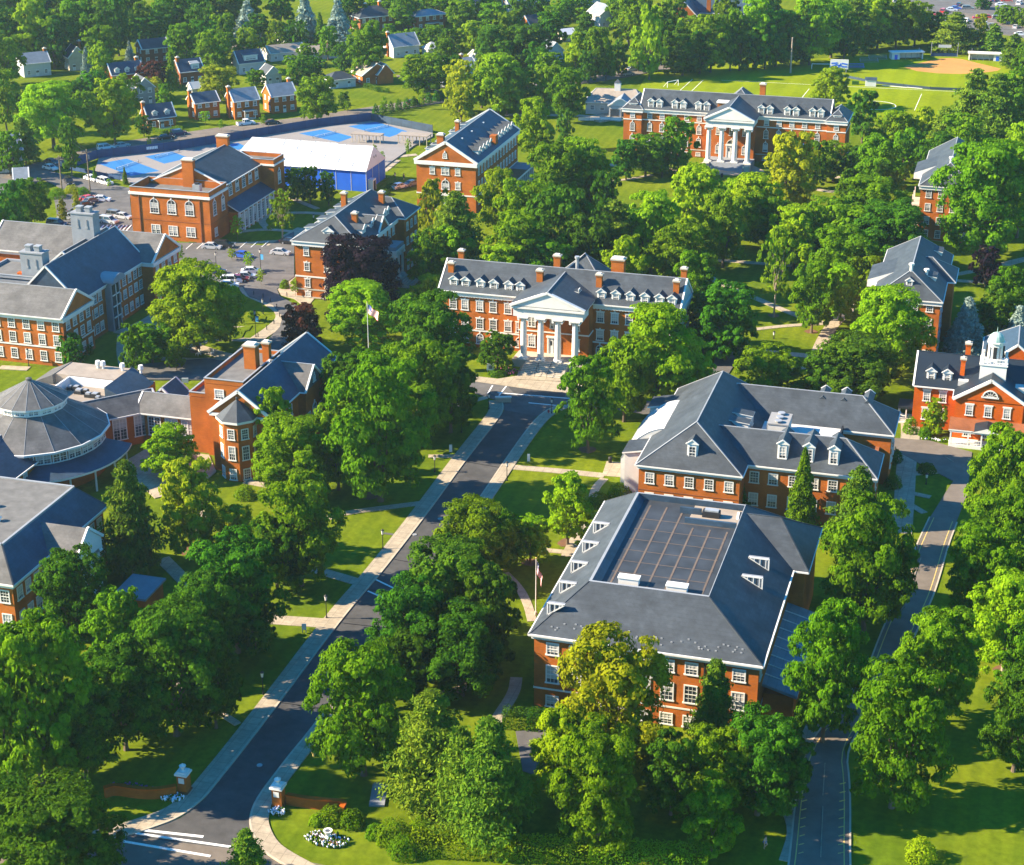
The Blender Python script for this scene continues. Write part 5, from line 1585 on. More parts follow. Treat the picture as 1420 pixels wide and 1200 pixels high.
b = MB(); b.box(-.9, -.9, 6, .9, .9, 8.8, 'white'); b.lathe(0, 0, [(1.4, 8.8), (.01, 9.8)], 4, 'slate', math.pi / 4); b.build('cupola', bg_, (9, 5, 0))
row(bg_, [2, 5], 0, 2, 0, w=1, h=1.2)

# ------------------------------------------------------------------ automatic distinguishing of repeats
ORD = ['', 'second', 'third', 'fourth', 'fifth', 'sixth', 'seventh', 'eighth', 'ninth', 'tenth', 'eleventh', 'twelfth']
SPOTS = [(w, x, y) for w, pts in {
    'portico hall': [(640, 450), (700, 450), (850, 450), (930, 450), (785, 430)], 'library': [(780, 900), (900, 850), (1020, 900)], 'U shaped hall': [(930, 600), (1050, 600), (1180, 600)],
    'cupola house': [(1300, 540), (1380, 560)], 'far portico hall': [(890, 190), (1010, 190), (1120, 190)], 'pediment dormitory': [(620, 230), (690, 210)], 'purple beech': [(500, 385)],
    'gymnasium': [(230, 270), (330, 260)], 'white tent': [(440, 230), (380, 220)], 'classroom block': [(40, 450), (150, 390)], 'rotunda': [(50, 600), (140, 610)], 'tower hall': [(320, 600), (420, 530)],
    'flat topped hall': [(30, 760), (110, 730)], 'entrance gate': [(320, 1110)], 'main drive': [(480, 850), (400, 960), (600, 700)], 'right hand dormitory': [(1265, 390), (1295, 440)], 'upper right dormitory': [(1290, 270)],
    'softball field': [(1320, 95), (1260, 90)], 'playing field': [(1050, 110), (1150, 110), (1220, 130)], 'tennis courts': [(180, 230), (500, 180)], 'street row houses': [(225, 160), (290, 145), (345, 140), (395, 135)],
    'corner lawn house': [(530, 110)], 'hip roofed house': [(525, 30)], 'east drive': [(1300, 720), (1230, 900), (1140, 1120)], 'upper left woods': [(60, 30), (150, 30), (230, 30)], 'field house': [(850, 135)],
    'far car park': [(1370, 20)], 'white house': [(50, 95)], 'top brick building': [(975, 15)], 'blue spruces': [(440, 30), (345, 30)], 'bungalows': [(410, 75)], 'slanting dormer house': [(265, 100)], 'bottom hedge': [(760, 1180)], 'top edge houses': [(720, 15), (755, 40)], 'white poplar house': [(845, 30)],
}.items() for x, y in pts]
PEND = []


def later(o, desc, px, py, group=None, spots=None):
    PEND.append((o, desc, px, py, group))


def settle():
    rows = {}
    for o, desc, px, py, group in PEND:
        w, x, y = min(SPOTS, key=lambda s: (s[1] - px) ** 2 + 2.2 * (s[2] - py) ** 2)
        dx, dy = px - x, py - y
        rel = ('left of' if dx < 0 else 'right of') if abs(dx) > 1.1 * abs(dy) else ('behind' if dy < 0 else 'in front of')
        rows.setdefault((desc, rel, w), []).append((px, o, group))
    for (desc, rel, w), l in rows.items():
        l.sort(key=lambda t: t[0])
        n = len(l)
        for i, (px, o, group) in enumerate(l):
            s = f"{desc} {rel} the {w}"
            if n > 1:
                s += ', leftmost' if i == 0 else (', rightmost' if i == n - 1 else (f', {ORD[i]} from left' if i < len(ORD) else f', {ORD[n - 1 - i]} from right' if n - 1 - i < len(ORD) else f', number {i + 1} from left'))
            o['label'] = s
            if group: o['group'] = group


# ------------------------------------------------------------------ vehicles
def car_parts(kind):
    L, Wd = {'sedan': (4.6, 1.8), 'van': (4.8, 1.9), 'pickup': (5.4, 1.95)}[kind]
    hl = L / 2
    if kind == 'sedan': low = [(-hl, .45), (-hl, .85), (-hl + .2, .98), (-.95 * hl + .9, 1.0), (hl - 1.25, .95), (hl - .15, .78), (hl, .5)]; cab = [(-1.75, .98), (-1.05, 1.45), (.35, 1.47), (1.15, .96)]
    elif kind == 'van': low = [(-hl, .45), (-hl, 1.0), (hl - 1.2, 1.05), (hl - .2, .85), (hl, .5)]; cab = [(-2.3, 1.0), (-2.1, 1.72), (.5, 1.74), (1.35, 1.03)]
    else: low = [(-hl, .5), (-hl, 1.05), (hl - 1.4, 1.08), (hl - .15, .95), (hl, .55)]; cab = [(-.7, 1.06), (-.6, 1.72), (.65, 1.74), (1.35, 1.07)]
    low = [(-hl, .28)] + low + [(hl, .28)]
    def ext(pts, w0, w1, m, mt=None, zlo=None):
        b = MB()
        zs = [p[1] for p in pts]
        za, zb = min(zs), max(zs)
        wf = lambda z: w0 + (w1 - w0) * (z - za) / (zb - za)
        v = [(x, -wf(z), z) for x, z in pts] + [(x, wf(z), z) for x, z in pts]
        n = len(pts)
        f = [tuple(range(n)), tuple(range(2 * n - 1, n - 1, -1))] + [(i, n + i, n + (i + 1) % n, (i + 1) % n) for i in range(n)]
        b.solid(v, f, m if not mt else mt)
        return b
    body = ext(low, Wd / 2, Wd / 2 - .06, 'car_white')
    cabm = ext(cab, Wd / 2 - .08, Wd / 2 - .28, 'carglass')
    top = [(x, z) for x, z in cab if z > 1.4]
    b = cabm
    rf = MB()
    x0, x1, z0 = top[0][0] - .08, top[-1][0] + .1, top[0][1]
    hw = Wd / 2 - .25
    rf.box(x0, -hw, z0 - .04, x1, hw, z0 + .05, 'car_white')
    for s in (-1, 1):
        rf.bar((cab[0][0], s * (Wd / 2 - .08), cab[0][1]), (x0 + .05, s * hw, z0), .09, .09, 'car_white')
        rf.bar((cab[-1][0], s * (Wd / 2 - .08), cab[-1][1]), (x1 - .05, s * hw, z0), .08, .08, 'car_white')
        rf.bar(((x0 + x1) / 2 - .1, s * (Wd / 2 - .1), 1.0), ((x0 + x1) / 2 - .1, s * hw, z0), .08, .1, 'car_white')
    if kind == 'pickup': body.box(-hl + .15, -Wd / 2 + .2, 1.0, -.85, Wd / 2 - .2, 1.07, 'dark')
    wheel = MB()
    n = 14
    for r, y0, y1, m in ((.34, -.12, .12, 'tyre'),):
        v = [(r * math.cos(2 * math.pi * k / n), y, r * math.sin(2 * math.pi * k / n)) for y in (y0, y1) for k in range(n)]
        wheel.solid(v, [tuple(range(n)), tuple(range(2 * n - 1, n - 1, -1))] + [(k, n + k, n + (k + 1) % n, (k + 1) % n) for k in range(n)], m)
    hub = MB()
    v = [(.2 * math.cos(2 * math.pi * k / n), y, .2 * math.sin(2 * math.pi * k / n)) for y in (-.135, .135) for k in range(n)]
    hub.solid(v, [tuple(range(n)), tuple(range(2 * n - 1, n - 1, -1))] + [(k, n + k, n + (k + 1) % n, (k + 1) % n) for k in range(n)], 'hub')
    lamp = MB(); lamp.box(-.04, -.2, -.08, .05, .2, .08, 'lamplens')
    tail = MB(); tail.box(-.05, -.16, -.1, .04, .16, .1, 'taillens')
    return dict(L=L, W=Wd, body=body.mesh('body'), cabin=cabm.mesh('window_band'), roof=rf.mesh('roof'), wheel=wheel.mesh('tyre'), hub=hub.mesh('rim'), lamp=lamp.mesh('headlight'), tail=tail.mesh('tail_light'))


CARS = {k: car_parts(k) for k in ('sedan', 'van', 'pickup')}


def paintslot(o, key):
    o.material_slots[0].link = 'OBJECT'
    o.material_slots[0].material = MATS[key]


def car(px, py, deg, col='white', kind='sedan', desc=None, group='parked cars', sc=1.0):
    p = CARS[kind]
    x, y = at(px, py)
    r = thing('pickup_truck' if kind == 'pickup' else ('parked_van' if kind == 'van' else 'parked_car'), None, 'pickup' if kind == 'pickup' else 'car', x, y, math.radians(deg), None, .11)
    r.scale = (sc, sc, sc)
    o = link('body', p['body'], r); paintslot(o, 'car_' + col)
    link('window_band', p['cabin'], r)
    o = link('roof', p['roof'], r); paintslot(o, 'car_' + col)
    for sx in (-1, 1):
        for sy in (-1, 1):
            w = link('tyre', p['wheel'], r, (sx * p['L'] * .3, sy * (p['W'] / 2 - .1), .34)); w.name = 'wheel'
            link('rim', p['hub'], w)
        link('headlight', p['lamp'], r, (p['L'] / 2 - .02, sx * p['W'] * .36, .68))
        link('tail_light', p['tail'], r, (-p['L'] / 2, sx * p['W'] * .4, .8))
    later(r, desc or f"{col} {dict(sedan='saloon car', van='estate car', pickup='pickup truck')[kind]} parked", px, py, group)
    return r


for a in [(70, 236, -20, 'white', 'sedan'), (72, 228, -20, 'grey', 'sedan'), (96, 256, -50, 'black', 'van'), (127, 251, -25, 'white', 'sedan'), (146, 256, -25, 'white', 'van'), (141, 280, 12, 'white', 'sedan'), (123, 279, 65, 'red', 'sedan'),
          (127, 282, 65, 'grey', 'sedan'), (118, 288, 65, 'black', 'sedan'), (93, 305, 5, 'silver', 'sedan'), (79, 314, 0, 'navy', 'van'), (108, 297, 10, 'grey', 'sedan'), (151, 310, -8, 'silver', 'van'), (161, 302, -8, 'grey', 'van'), (171, 304, -8, 'silver', 'sedan'),
          (147, 208, 44, 'white', 'van'), (169, 205, 44, 'silver', 'sedan'), (341, 174, 45, 'white', 'pickup'), (377, 173, 45, 'black', 'sedan'), (248, 188, 45, 'navy', 'van'), (230, 194, 45, 'black', 'sedan'), (575, 146, 50, 'black', 'van'), (612, 122, 10, 'white', 'van'),
          (294, 346, 5, 'silver', 'sedan'), (311, 344, 5, 'black', 'van'), (337, 358, -5, 'blue', 'sedan'), (299, 380, 5, 'navy', 'sedan'), (402, 339, 0, 'black', 'sedan'), (389, 354, 2, 'silver', 'sedan'), (349, 380, 20, 'white', 'sedan'), (341, 387, 20, 'silver', 'sedan'),
          (331, 391, 20, 'maroon', 'sedan'), (321, 393, 20, 'white', 'van'), (317, 399, 20, 'white', 'sedan'), (251, 391, 5, 'navy', 'sedan'), (554, 262, 60, 'white', 'sedan'), (572, 258, 60, 'grey', 'sedan'),
          (842, 105, 45, 'black', 'sedan'), (877, 99, 45, 'silver', 'sedan'), (922, 91, 30, 'silver', 'sedan'), (870, 105, 45, 'grey', 'sedan')]:
    car(*a)
for i, (px, py, c) in enumerate([(1308, 18, 'red'), (1319, 16, 'white'), (1303, 23, 'red'), (1330, 9, 'navy'), (1342, 14, 'grey'), (1325, 14, 'blue'), (1360, 12, 'silver'), (1370, 26, 'red'), (1384, 28, 'grey'), (1300, 34, 'white'), (1310, 30, 'white'), (1302, 37, 'red'),
                                  (1413, 7, 'white'), (1396, 3, 'red'), (1388, 9, 'white'), (1378, 3, 'navy'), (1246, 6, 'silver'), (1415, 50, 'white'), (1340, 31, 'white'), (1357, 27, 'red'), (1395, 28, 'white'), (1408, 40, 'silver'), (1366, 36, 'white'), (1376, 38, 'tan')]):
    car(px, py, 10 if i % 3 else 80, c, 'van' if i % 4 == 0 else 'sedan', group='cars in the far car park')

# ------------------------------------------------------------------ lamp posts, poles and flags
def lamp_post(px, py, top=None, banner=False):
    x, y = at(px, py)
    h = height(px, py, top) if top else 3.4
    r = thing('lamp_post', None, 'lamp post', x, y)
    b = MB(); b.cyl(0, 0, 0, .35, .16, .12, 8, 'dark'); b.cyl(0, 0, .35, h - .75, .075, .055, 8, 'dark'); b.build('pole', r)
    b = MB(); b.cyl(0, 0, h - .75, h - .1, .14, .22, 8, 'lamplens'); b.build('lantern', r)
    b = MB(); b.cyl(0, 0, h - .1, h + .15, .3, .04, 8, 'dark'); b.cyl(0, 0, h - .82, h - .74, .18, .18, 8, 'dark'); b.build('cap', r)
    if banner:
        b = MB(); b.box(.1, -.02, h - 2.3, .75, .02, h - 1.1, 'banner'); b.bar((0, 0, h - 1.08), (.8, 0, h - 1.08), .04, .04, 'dark'); b.build('banner', r)
    later(r, 'black lamp post with blue banner' if banner else 'black lamp post', px, py, 'campus lamp posts')


for a in [(531, 762, 735), (453, 858, 826), (413, 737, 718), (703, 667, 641), (678, 568, 546), (765, 574, 553), (365, 963, 932), (603, 655, 632), (640, 600, 580), (1284, 672, 657), (40, 508, 484), (193, 520, 492), (355, 468, 431, True), (362, 381, 346, True), (365, 436, 415), (300, 372, 350), (327, 398, 386, True),
          (190, 322, 312), (30, 332, 308), (385, 510, 494), (1165, 410, 395), (575, 362, 350, True), (1000, 420, 405), (435, 306, 298), (548, 250, 240), (985, 242, 229), (1030, 243, 230), (1073, 470, 460)]:
    lamp_post(*a)


def flag_pole(px, py, top, s, label, wind=1):
    x, y = at(px, py)
    h = height(px, py, top)
    r = thing('flagpole', label, 'flagpole', x, y, -.35)
    b = MB(); b.cyl(0, 0, 0, .4, .25, .2, 10, 'stone'); b.cyl(0, 0, .4, h, .09, .05, 10, 'white'); b.build('pole', r)
    b = MB(); b.lathe(0, 0, [(.12 * math.sin(math.pi * k / 6) + 1e-3, h + .12 - .12 * math.cos(math.pi * k / 6)) for k in range(7)], 8, 'paintyellow'); b.build('finial', r)
    b = MB()
    n, L = 14, s * 1.9
    for j in range(13):
        for i in range(n):
            u0, u1 = i / n, (i + 1) / n
            def P(u, j):
                drop = u * L * (.55 if wind else 1.3)
                return (.1 + u * L * (.8 if wind else .32), .18 * math.sin(u * 9 + j * .2), h - .3 - s * j / 13 - drop * .6)
            m = 'flagblue' if (j < 7 and u0 < .4) else ('flagred' if j % 2 == 0 else 'paint')
            q = [P(u0, j), P(u1, j), P(u1, j + 1), P(u0, j + 1)]
            b.face(q[::-1], m)
            if m == 'flagblue' and i % 2 == 0 and j % 2 == 0:
                cc = [sum(p[k] for p in q) / 4 for k in range(3)]
                b.box(cc[0] - .035, cc[1] - .02, cc[2] - .035, cc[0] + .035, cc[1] + .02, cc[2] + .035, 'paint')
    b.build('flag', r)


flag_pole(512, 512, 420, 1.7, 'tall white flagpole with a striped flag before the portico hall')
flag_pole(743, 852, 775, 1.5, 'white flagpole with a hanging striped flag on the lawn beside the library', 0)
for px, py, top, lab in ((125, 265, 207, 'wooden utility pole by the car park corner, taller one on the right'), (86, 264, 216, 'shorter wooden utility pole left of its taller twin by the car park')):
    x, y = at(px, py); h = height(px, py, top)
    r = thing('utility_pole', lab, 'utility pole', x, y, .6, 'utility poles by the car park')
    b = MB(); b.cyl(0, 0, 0, h, .2, .14, 10, 'wood'); b.build('pole', r)
    b = MB(); b.box(-1.2, -.08, h - .9, 1.2, .08, h - .7, 'wood')
    for k in (-1.1, -.5, .5, 1.1): b.cyl(k, 0, h - .7, h - .5, .05, .05, 6, 'stucco')
    b.build('crossarm', r)
    b = MB(); b.cyl(.35, 0, h - 2.6, h - 1.6, .24, .24, 10, 'stucco'); b.build('transformer', r)
pa, pb = Vector((*at(125, 265), height(125, 265, 207) - .5)), Vector((*at(86, 264), height(86, 264, 216) - .5))
b = MB()
for o_ in (-.5, .5):
    prev = None
    for k in range(13):
        t = k / 12
        q = pa.lerp(pb, t) + Vector((o_ * .5, o_ * .8, -1.0 * 4 * t * (1 - t)))
        if prev is not None: b.bar(prev, q, .04, .04, 'dark')
        prev = q
    prev = None
    far = Vector((*at(60, 200), 9))
    for k in range(13):
        t = k / 12
        q = pa.lerp(far, t) + Vector((o_ * .5, o_ * .8, -2.0 * t * (1 - t)))
        if prev is not None: b.bar(prev, q, .04, .04, 'dark')
        prev = q
tag(b.build('power_line'), 'thin dark wires strung from the utility poles over the car park', 'wire')
x, y = at(1096, 103); h = height(1096, 103, 52)
r = thing('light_mast', 'tall pale timber mast standing alone at the playing field edge', 'pole', x, y); b = MB(); b.cyl(0, 0, 0, h, .3, .2, 10, 'barkpale'); b.build('pole', r); b = MB(); b.box(-.1, -.3, h - .6, .1, .3, h - .2, 'steel'); b.build('bracket', r)
x, y = at(870, 58); h = height(870, 58, 28)
r = thing('light_mast', 'grey floodlight mast rising beside the poplars near the top', 'pole', x, y); b = MB(); b.cyl(0, 0, 0, h, .2, .14, 10, 'stucco'); b.build('pole', r); b = MB(); b.box(-1.3, -.2, h - .3, 1.3, .2, h + .1, 'stucco'); b.build('light_bar', r)

# ------------------------------------------------------------------ entrance gate
def pillar(px, py, label, rz):
    x, y = at(px, py)
    r = thing('gate_pillar', label, 'gate pillar', x, y, rz, 'brick gate pillars')
    b = MB(); b.box(-.6, -.6, -.2, .6, .6, 2.5, 'brick'); b.box(-.7, -.7, -.2, .7, .7, .35, 'brickdk'); b.build('shaft', r)
    b = MB(); b.box(-.78, -.78, 2.5, .78, .78, 2.75, 'white'); b.box(-.6, -.6, 2.75, .6, .6, 2.95, 'white'); b.build('capstone', r)
    b = MB(); b.lathe(0, 0, [(.3, 2.95), (.12, 3.1), (.36, 3.45), (.42, 3.6), (.15, 3.75), (.02, 3.9)], 12, 'white'); b.build('urn', r)
    b = MB(); b.box(-.35, -.66, 1.5, .35, -.6, 2.2, 'white'); b.build('plaque', r)
    o = MB()
    return r


pillar(256, 1098, 'brick gate pillar with white urn left of the main drive', 0)
pillar(387, 1117, 'brick gate pillar with white urn right of the main drive', 0)


def curved_wall(pts, label):
    q = [Vector(at(*p)) for p in pts]
    c = sum(q, Vector((0, 0))) / len(q)
    r = thing('garden_wall', label, 'wall', c.x, c.y, 0, 'curved brick entrance walls')
    b = MB(); b.prism([tuple(Vector(p) - c) for p in ribbon([tuple(v) for v in q], .45, px=False)], -.2, 1.25, 'brick'); b.build('wall', r)
    b = MB(); b.prism([tuple(Vector(p) - c) for p in ribbon([tuple(v) for v in q], .65, px=False)], 1.25, 1.4, 'brickred'); b.build('coping', r)


curved_wall(smooth([(245, 1103), (215, 1108), (185, 1106), (160, 1101), (146, 1106)], 2), 'low curved brick wall left of the left gate pillar')
curved_wall(smooth([(398, 1115), (425, 1120), (455, 1123), (480, 1124), (474, 1133)], 2), 'low curved brick wall right of the right gate pillar')

FR = random.Random(11)


def flower_bed(name, label, px, py, w, d, cols, n=160, leaf='leaf_M', hmax=.45):
    x, y = at(px, py)
    b = MB()
    for k in range(n):
        a, rr = FR.random() * 6.283, math.sqrt(FR.random())
        cx, cy = w * rr * math.cos(a), d * rr * math.sin(a)
        hh_ = hmax * (.4 + .6 * FR.random())
        m = FR.choice(cols)
        s = .08 + .08 * FR.random()
        b.solid([(cx - s, cy, hh_), (cx, cy - s, hh_), (cx + s, cy, hh_), (cx, cy + s, hh_), (cx, cy, hh_ + s), (cx, cy, 0.02)], [(0, 1, 4), (1, 2, 4), (2, 3, 4), (3, 0, 4), (1, 0, 5), (2, 1, 5), (3, 2, 5), (0, 3, 5)], m)
    o = b.build(name, None, (x, y, 0))
    tag(o, label, 'flower bed', 'flower beds at the gate and hall')
    return o


flower_bed('flower_bed', 'large bed of white flowers on the lawn right of the gate', 453, 1166, 2.6, 1.4, ['flowerwhite', 'leaf_D', 'leaf_M', 'mulch', 'flowerwhite', 'leaf_D'], 380)
flower_bed('flower_bed', 'small clump of white flowers below the right gate pillar', 384, 1127, 1.0, .9, ['flowerwhite'] * 2 + ['leaf_D'], 90)
flower_bed('flower_bed', 'clump of white flowers below the left gate pillar', 238, 1108, 1.5, .9, ['flowerwhite'] * 2 + ['leaf_D'], 110)
flower_bed('flower_bed', 'row of purple flowers along the left curved wall', 190, 1096, 3.6, .9, ['flowerpurple', 'leaf_D', 'leaf_D'], 220)
flower_bed('flower_bed', 'pink flowers left of the portico hall steps', 702, 516, 2.4, 1.4, ['flowerpink', 'leaf_D', 'leaf_M'], 160)
flower_bed('flower_bed', 'planter of yellow and red flowers on the forecourt corner', 716, 506, .7, .7, ['flowerpink', 'paintyellow', 'leaf_L'], 60, hmax=1.6)
flower_bed('flower_bed', 'white flowers edging the cupola house porch', 1310, 613, 4.5, .5, ['flowerwhite', 'leaf_D', 'leaf_M'], 120)
x, y = at(455, 1164)
b = MB(); b.lathe(0, 0, [(.5, 0), (.45, .3), (.2, .5), (.5, 1.1), (.55, 1.2), (.3, 1.15)], 12, 'white'); tag(b.build('garden_urn', None, (x, y, 0)), 'white stone urn amid the white flower bed right of the gate', 'urn')

# signs and small furniture
def board(name, label, px, py, w, h, leg=.5, m='paint', rz=YAW, cat='sign', group=None):
    x, y = at(px, py)
    r = thing(name, label, cat, x, y, rz, group)
    b = MB(); b.box(-w / 2, -.06, leg, w / 2, .06, leg + h, m); b.build('panel', r)
    b = MB()
    for s in (-1, 1): b.box(s * w * .42 - .05, -.05, -.1, s * w * .42 + .05, .05, leg + .05, 'paint')
    b.build('legs', r) if False else None
    for s in (-1, 1):
        c = MB(); c.box(-.05, -.05, -.1, .05, .05, leg + .02, 'steel'); c.build('leg', r, (s * w * .4, 0, 0))
    return r


s_ = board('sign', 'white notice board on legs left of the portico hall steps', 680, 517, 1.4, 1.3, .5)
b = MB(); b.box(-.35, -.09, .75, .35, -.06, 1.45, 'stucco'); b.build('notice', s_)
board('sign', 'narrow white marker post on the shaded lawn left of the main drive', 625, 628, .5, 1.3, .15, group='white lawn markers')
board('sign', 'narrow white marker post on the lawn right of the main drive', 733, 641, .45, 1.3, .15, group='white lawn markers')
board('sign', 'small white sign in the shade left of the main drive, near the paved side path', 422, 878, .6, .9, .5, group='white lawn markers')
board('sign', 'white board on the rim of the street behind the rotunda', 257, 533, 1.2, .9, .3)
x, y = at(698, 558)
r = thing('road_sign', 'pale stone drive corner sign by the cross drive, left side', 'sign', x, y, .3); b = MB(); b.box(-1.4, -.25, 0, 1.4, .25, .9, 'stone'); b.build('base', r); b = MB(); b.box(-1.5, -.3, .9, 1.5, .3, 1.1, 'white'); b.build('coping', r)
for px, py, lab in ((846, 642, 'dark litter bin by the path in front of the U shaped hall'), (266, 254, 'dark litter bin beside the rotunda lawn'), (1001, 246, 'dark litter bin before the far portico hall')):
    x, y = at(px, py)
    r = thing('litter_bin', lab, 'bin', x, y, 0, 'dark litter bins'); b = MB(); b.cyl(0, 0, 0, .9, .3, .34, 12, 'dark'); b.build('body', r); b = MB(); b.cyl(0, 0, .9, 1.1, .36, .2, 12, 'dark'); b.build('lid', r)
x, y = at(765, 572)
r = thing('fire_hydrant', 'small red hydrant at the top of the main drive, right side', 'hydrant', x - .4, y - .6); b = MB(); b.cyl(0, 0, 0, .6, .14, .12, 10, 'flagred'); b.cyl(0, 0, .6, .75, .14, .03, 10, 'flagred'); b.build('body', r); b = MB(); b.bar((-.25, 0, .45), (.25, 0, .45), .12, .12, 'flagred'); b.build('nozzle', r)
x, y = at(435, 1049)
r = thing('fire_hydrant', 'small yellow hydrant on the lawn near the lower end of the main drive', 'hydrant', x, y); b = MB(); b.cyl(0, 0, 0, .6, .16, .14, 10, 'paintyellow'); b.cyl(0, 0, .6, .78, .16, .03, 10, 'paintyellow'); b.build('body', r); b = MB(); b.bar((-.28, 0, .45), (.28, 0, .45), .13, .13, 'paintyellow'); b.build('nozzle', r)
x, y = at(525, 1104)
r = thing('stone_slab', 'grey memorial slab lying in the lawn right of the gate', 'slab', x, y, .25); b = MB(); b.box(-.9, -2.2, -.1, .9, 2.2, .25, 'stucco'); b.box(-.7, 1.3, .25, .7, 2.0, .5, 'stone'); b.build('slab', r)
x, y = at(195, 838)
r = thing('garden_kiosk', 'small square kiosk with blue grey roof amid the left hand trees', 'kiosk', x, y, 0)
b = MB(); b.box(-2.2, -2.8, 0, 2.2, 2.8, 2.4, 'brick'); b.build('wall', r); b = MB(); b.solid([(-2.6, -3.2, 2.4), (2.6, -3.2, 2.4), (2.6, 3.2, 2.6), (-2.6, 3.2, 2.6), (-2.6, -3.2, 2.7), (2.6, -3.2, 2.7), (2.6, 3.2, 2.9), (-2.6, 3.2, 2.9)], [(3, 2, 1, 0), (4, 5, 6, 7), (0, 1, 5, 4), (1, 2, 6, 5), (2, 3, 7, 6), (3, 0, 4, 7)], 'rooflight'); b.build('roof', r)
x, y = at(750, 1050)
r = thing('parking_pad', None, None) if False else None
sheet('car_park', [(715, 1015), (780, 1012), (790, 1060), (770, 1085), (725, 1070)], 0.11, 'asphaltold')
for px, py, lab in ((285, 492, 'pair of white garden chairs under the bright green tree'), ):
    x, y = at(px, py)
for i, (px, py) in enumerate(((275, 493), (293, 492))):
    x, y = at(px, py)
    r = thing('garden_chair', ('left' if i == 0 else 'right') + ' white garden chair on the lawn under the bright green tree', 'chair', x, y, -.4, 'white garden chairs')
    b = MB(); b.box(-.4, -.4, .38, .4, .4, .46, 'white'); b.build('seat', r)
    b = MB(); b.box(-.4, .36, .46, .4, .44, 1.1, 'white'); b.build('backrest', r)
    for sx in (-1, 1):
        for sy in (-1, 1): b = MB(); b.box(-.04, -.04, 0, .04, .04, .38, 'white'); b.build('leg', r, (sx * .35, sy * .35, 0))
# bollards along the curved walk
for i, (px, py) in enumerate([(345, 478), (358, 468), (370, 458), (380, 450), (388, 440), (384, 428), (375, 420), (365, 414), (352, 410), (404, 404), (398, 412)]):
    x, y = at(px, py)
    b = MB(); b.cyl(0, 0, 0, .9, .09, .09, 8, 'dark'); b.cyl(0, 0, .9, 1.0, .11, .03, 8, 'dark')
    o = b.build('bollard', None, (x, y, .1)); o['category'] = 'bollard'
    later(o, 'thin dark bollard on the curved walk', px, py, 'bollards on the curved walk')

# ------------------------------------------------------------------ courts and field furniture
def screen(pts, label, h=2.6, m='screenblue', step=4.0, name='court_fence', marks=()):
    q = [Vector(at(*p)) for p in pts]
    r = thing(name, label, 'fence', q[0].x, q[0].y)
    b = MB()
    for a, c in zip(q[:-1], q[1:]):
        a, c = a - q[0], c - q[0]
        b.solid([tuple(p) + (z,) for z in (.15, h) for p in ribbon([tuple(a), tuple(c)], .06, px=False)], [(3, 2, 1, 0), (4, 5, 6, 7), (0, 1, 5, 4), (1, 2, 6, 5), (2, 3, 7, 6), (3, 0, 4, 7)], m)
    b.build('windscreen', r)
    for a, c in zip(q[:-1], q[1:]):
        n = max(1, int((c - a).length / step))
        for k in range(n + 1):
            p = a.lerp(c, k / n) - q[0]
            b = MB(); b.cyl(0, 0, 0, h + .3, .05, .05, 6, 'dark'); b.build('post', r, (p.x, p.y, 0))
    for t, w in marks:
        a, c = q[0], q[1]
        d = (c - a).normalized(); nrm = Vector((d.y, -d.x))
        p = a.lerp(c, t) - q[0] + nrm * .08
        for k in range(7):
            pp = p + d * (k - 3) * w / 7
            b = MB(); b.box(-w / 18, -.02, h * .45, w / 18, .02, h * .75, 'paint'); b.build('lettering', r, (pp.x, pp.y, 0), math.atan2(d.y, d.x))
    return r


screen([(135, 221), (250, 208.5), (440, 177), (515, 168.5)], 'long dark blue windscreen fence along the far side of the tennis courts', marks=((.66, 3.2),))
screen([(515, 168.5), (600, 185)], 'grey blue screen fence at the right end of the tennis courts', 2.4, 'slateblue')
screen([(95, 235), (135, 221)], 'short dark blue windscreen at the left end of the tennis courts')
screen([(95, 236), (175, 252)], 'dark low fence with pale posts between road and left court', 1.2, 'screenblue', 2.2)
for px, py, lab, w, d in ((575, 200, 'cream topped shelter at the right edge of the courts', 9, 4), (510, 199, 'long cream topped shelter between tent and courts', 9, 3)):
    x, y = at(px, py)
    r = thing('court_shelter', lab, 'shelter', x, y, 0, 'shelters by the tennis courts')
    b = MB(); b.box(-w / 2, -d / 2, 2.6, w / 2, d / 2, 2.85, 'rooftan'); b.build('roof', r)
    for k in range(5):
        for s in (-1, 1): b = MB(); b.box(-.1, -.1, 0, .1, .1, 2.6, 'cream'); b.build('post', r, (-w / 2 + .3 + (w - .6) * k / 4, s * (d / 2 - .25), 0))
for i, (a, c) in enumerate((((158, 239), (196, 226)), ((214, 222), (250, 212)), ((430, 195), (470, 185)), ((500, 186), (545, 176)))):
    A, B_ = Vector(at(*a)), Vector(at(*c))
    mid = (A + B_) / 2
    r = thing('tennis_net', ['first', 'second', 'third', 'fourth'][i] + ' tennis net from the left, across a blue court', 'net', mid.x, mid.y, math.atan2((B_ - A).y, (B_ - A).x), 'tennis nets')
    hl = 4.6
    b = MB(); b.box(-hl, -.03, .85, hl, .03, .95, 'paint')
    for k in range(5): b.box(-hl, -.008, .1 + .16 * k, hl, .008, .125 + .16 * k, 'stucco')
    for k in range(41): b.box(-hl + 2 * hl * k / 40 - .01, -.008, .1, -hl + 2 * hl * k / 40 + .01, .008, .85, 'stucco')
    b.box(-.03, -.02, .05, .03, .02, .9, 'paint'); b.build('net', r)
    for s in (-1, 1): b = MB(); b.cyl(0, 0, 0, 1.1, .05, .05, 8, 'dark'); b.build('post', r, (s * hl, 0, 0))


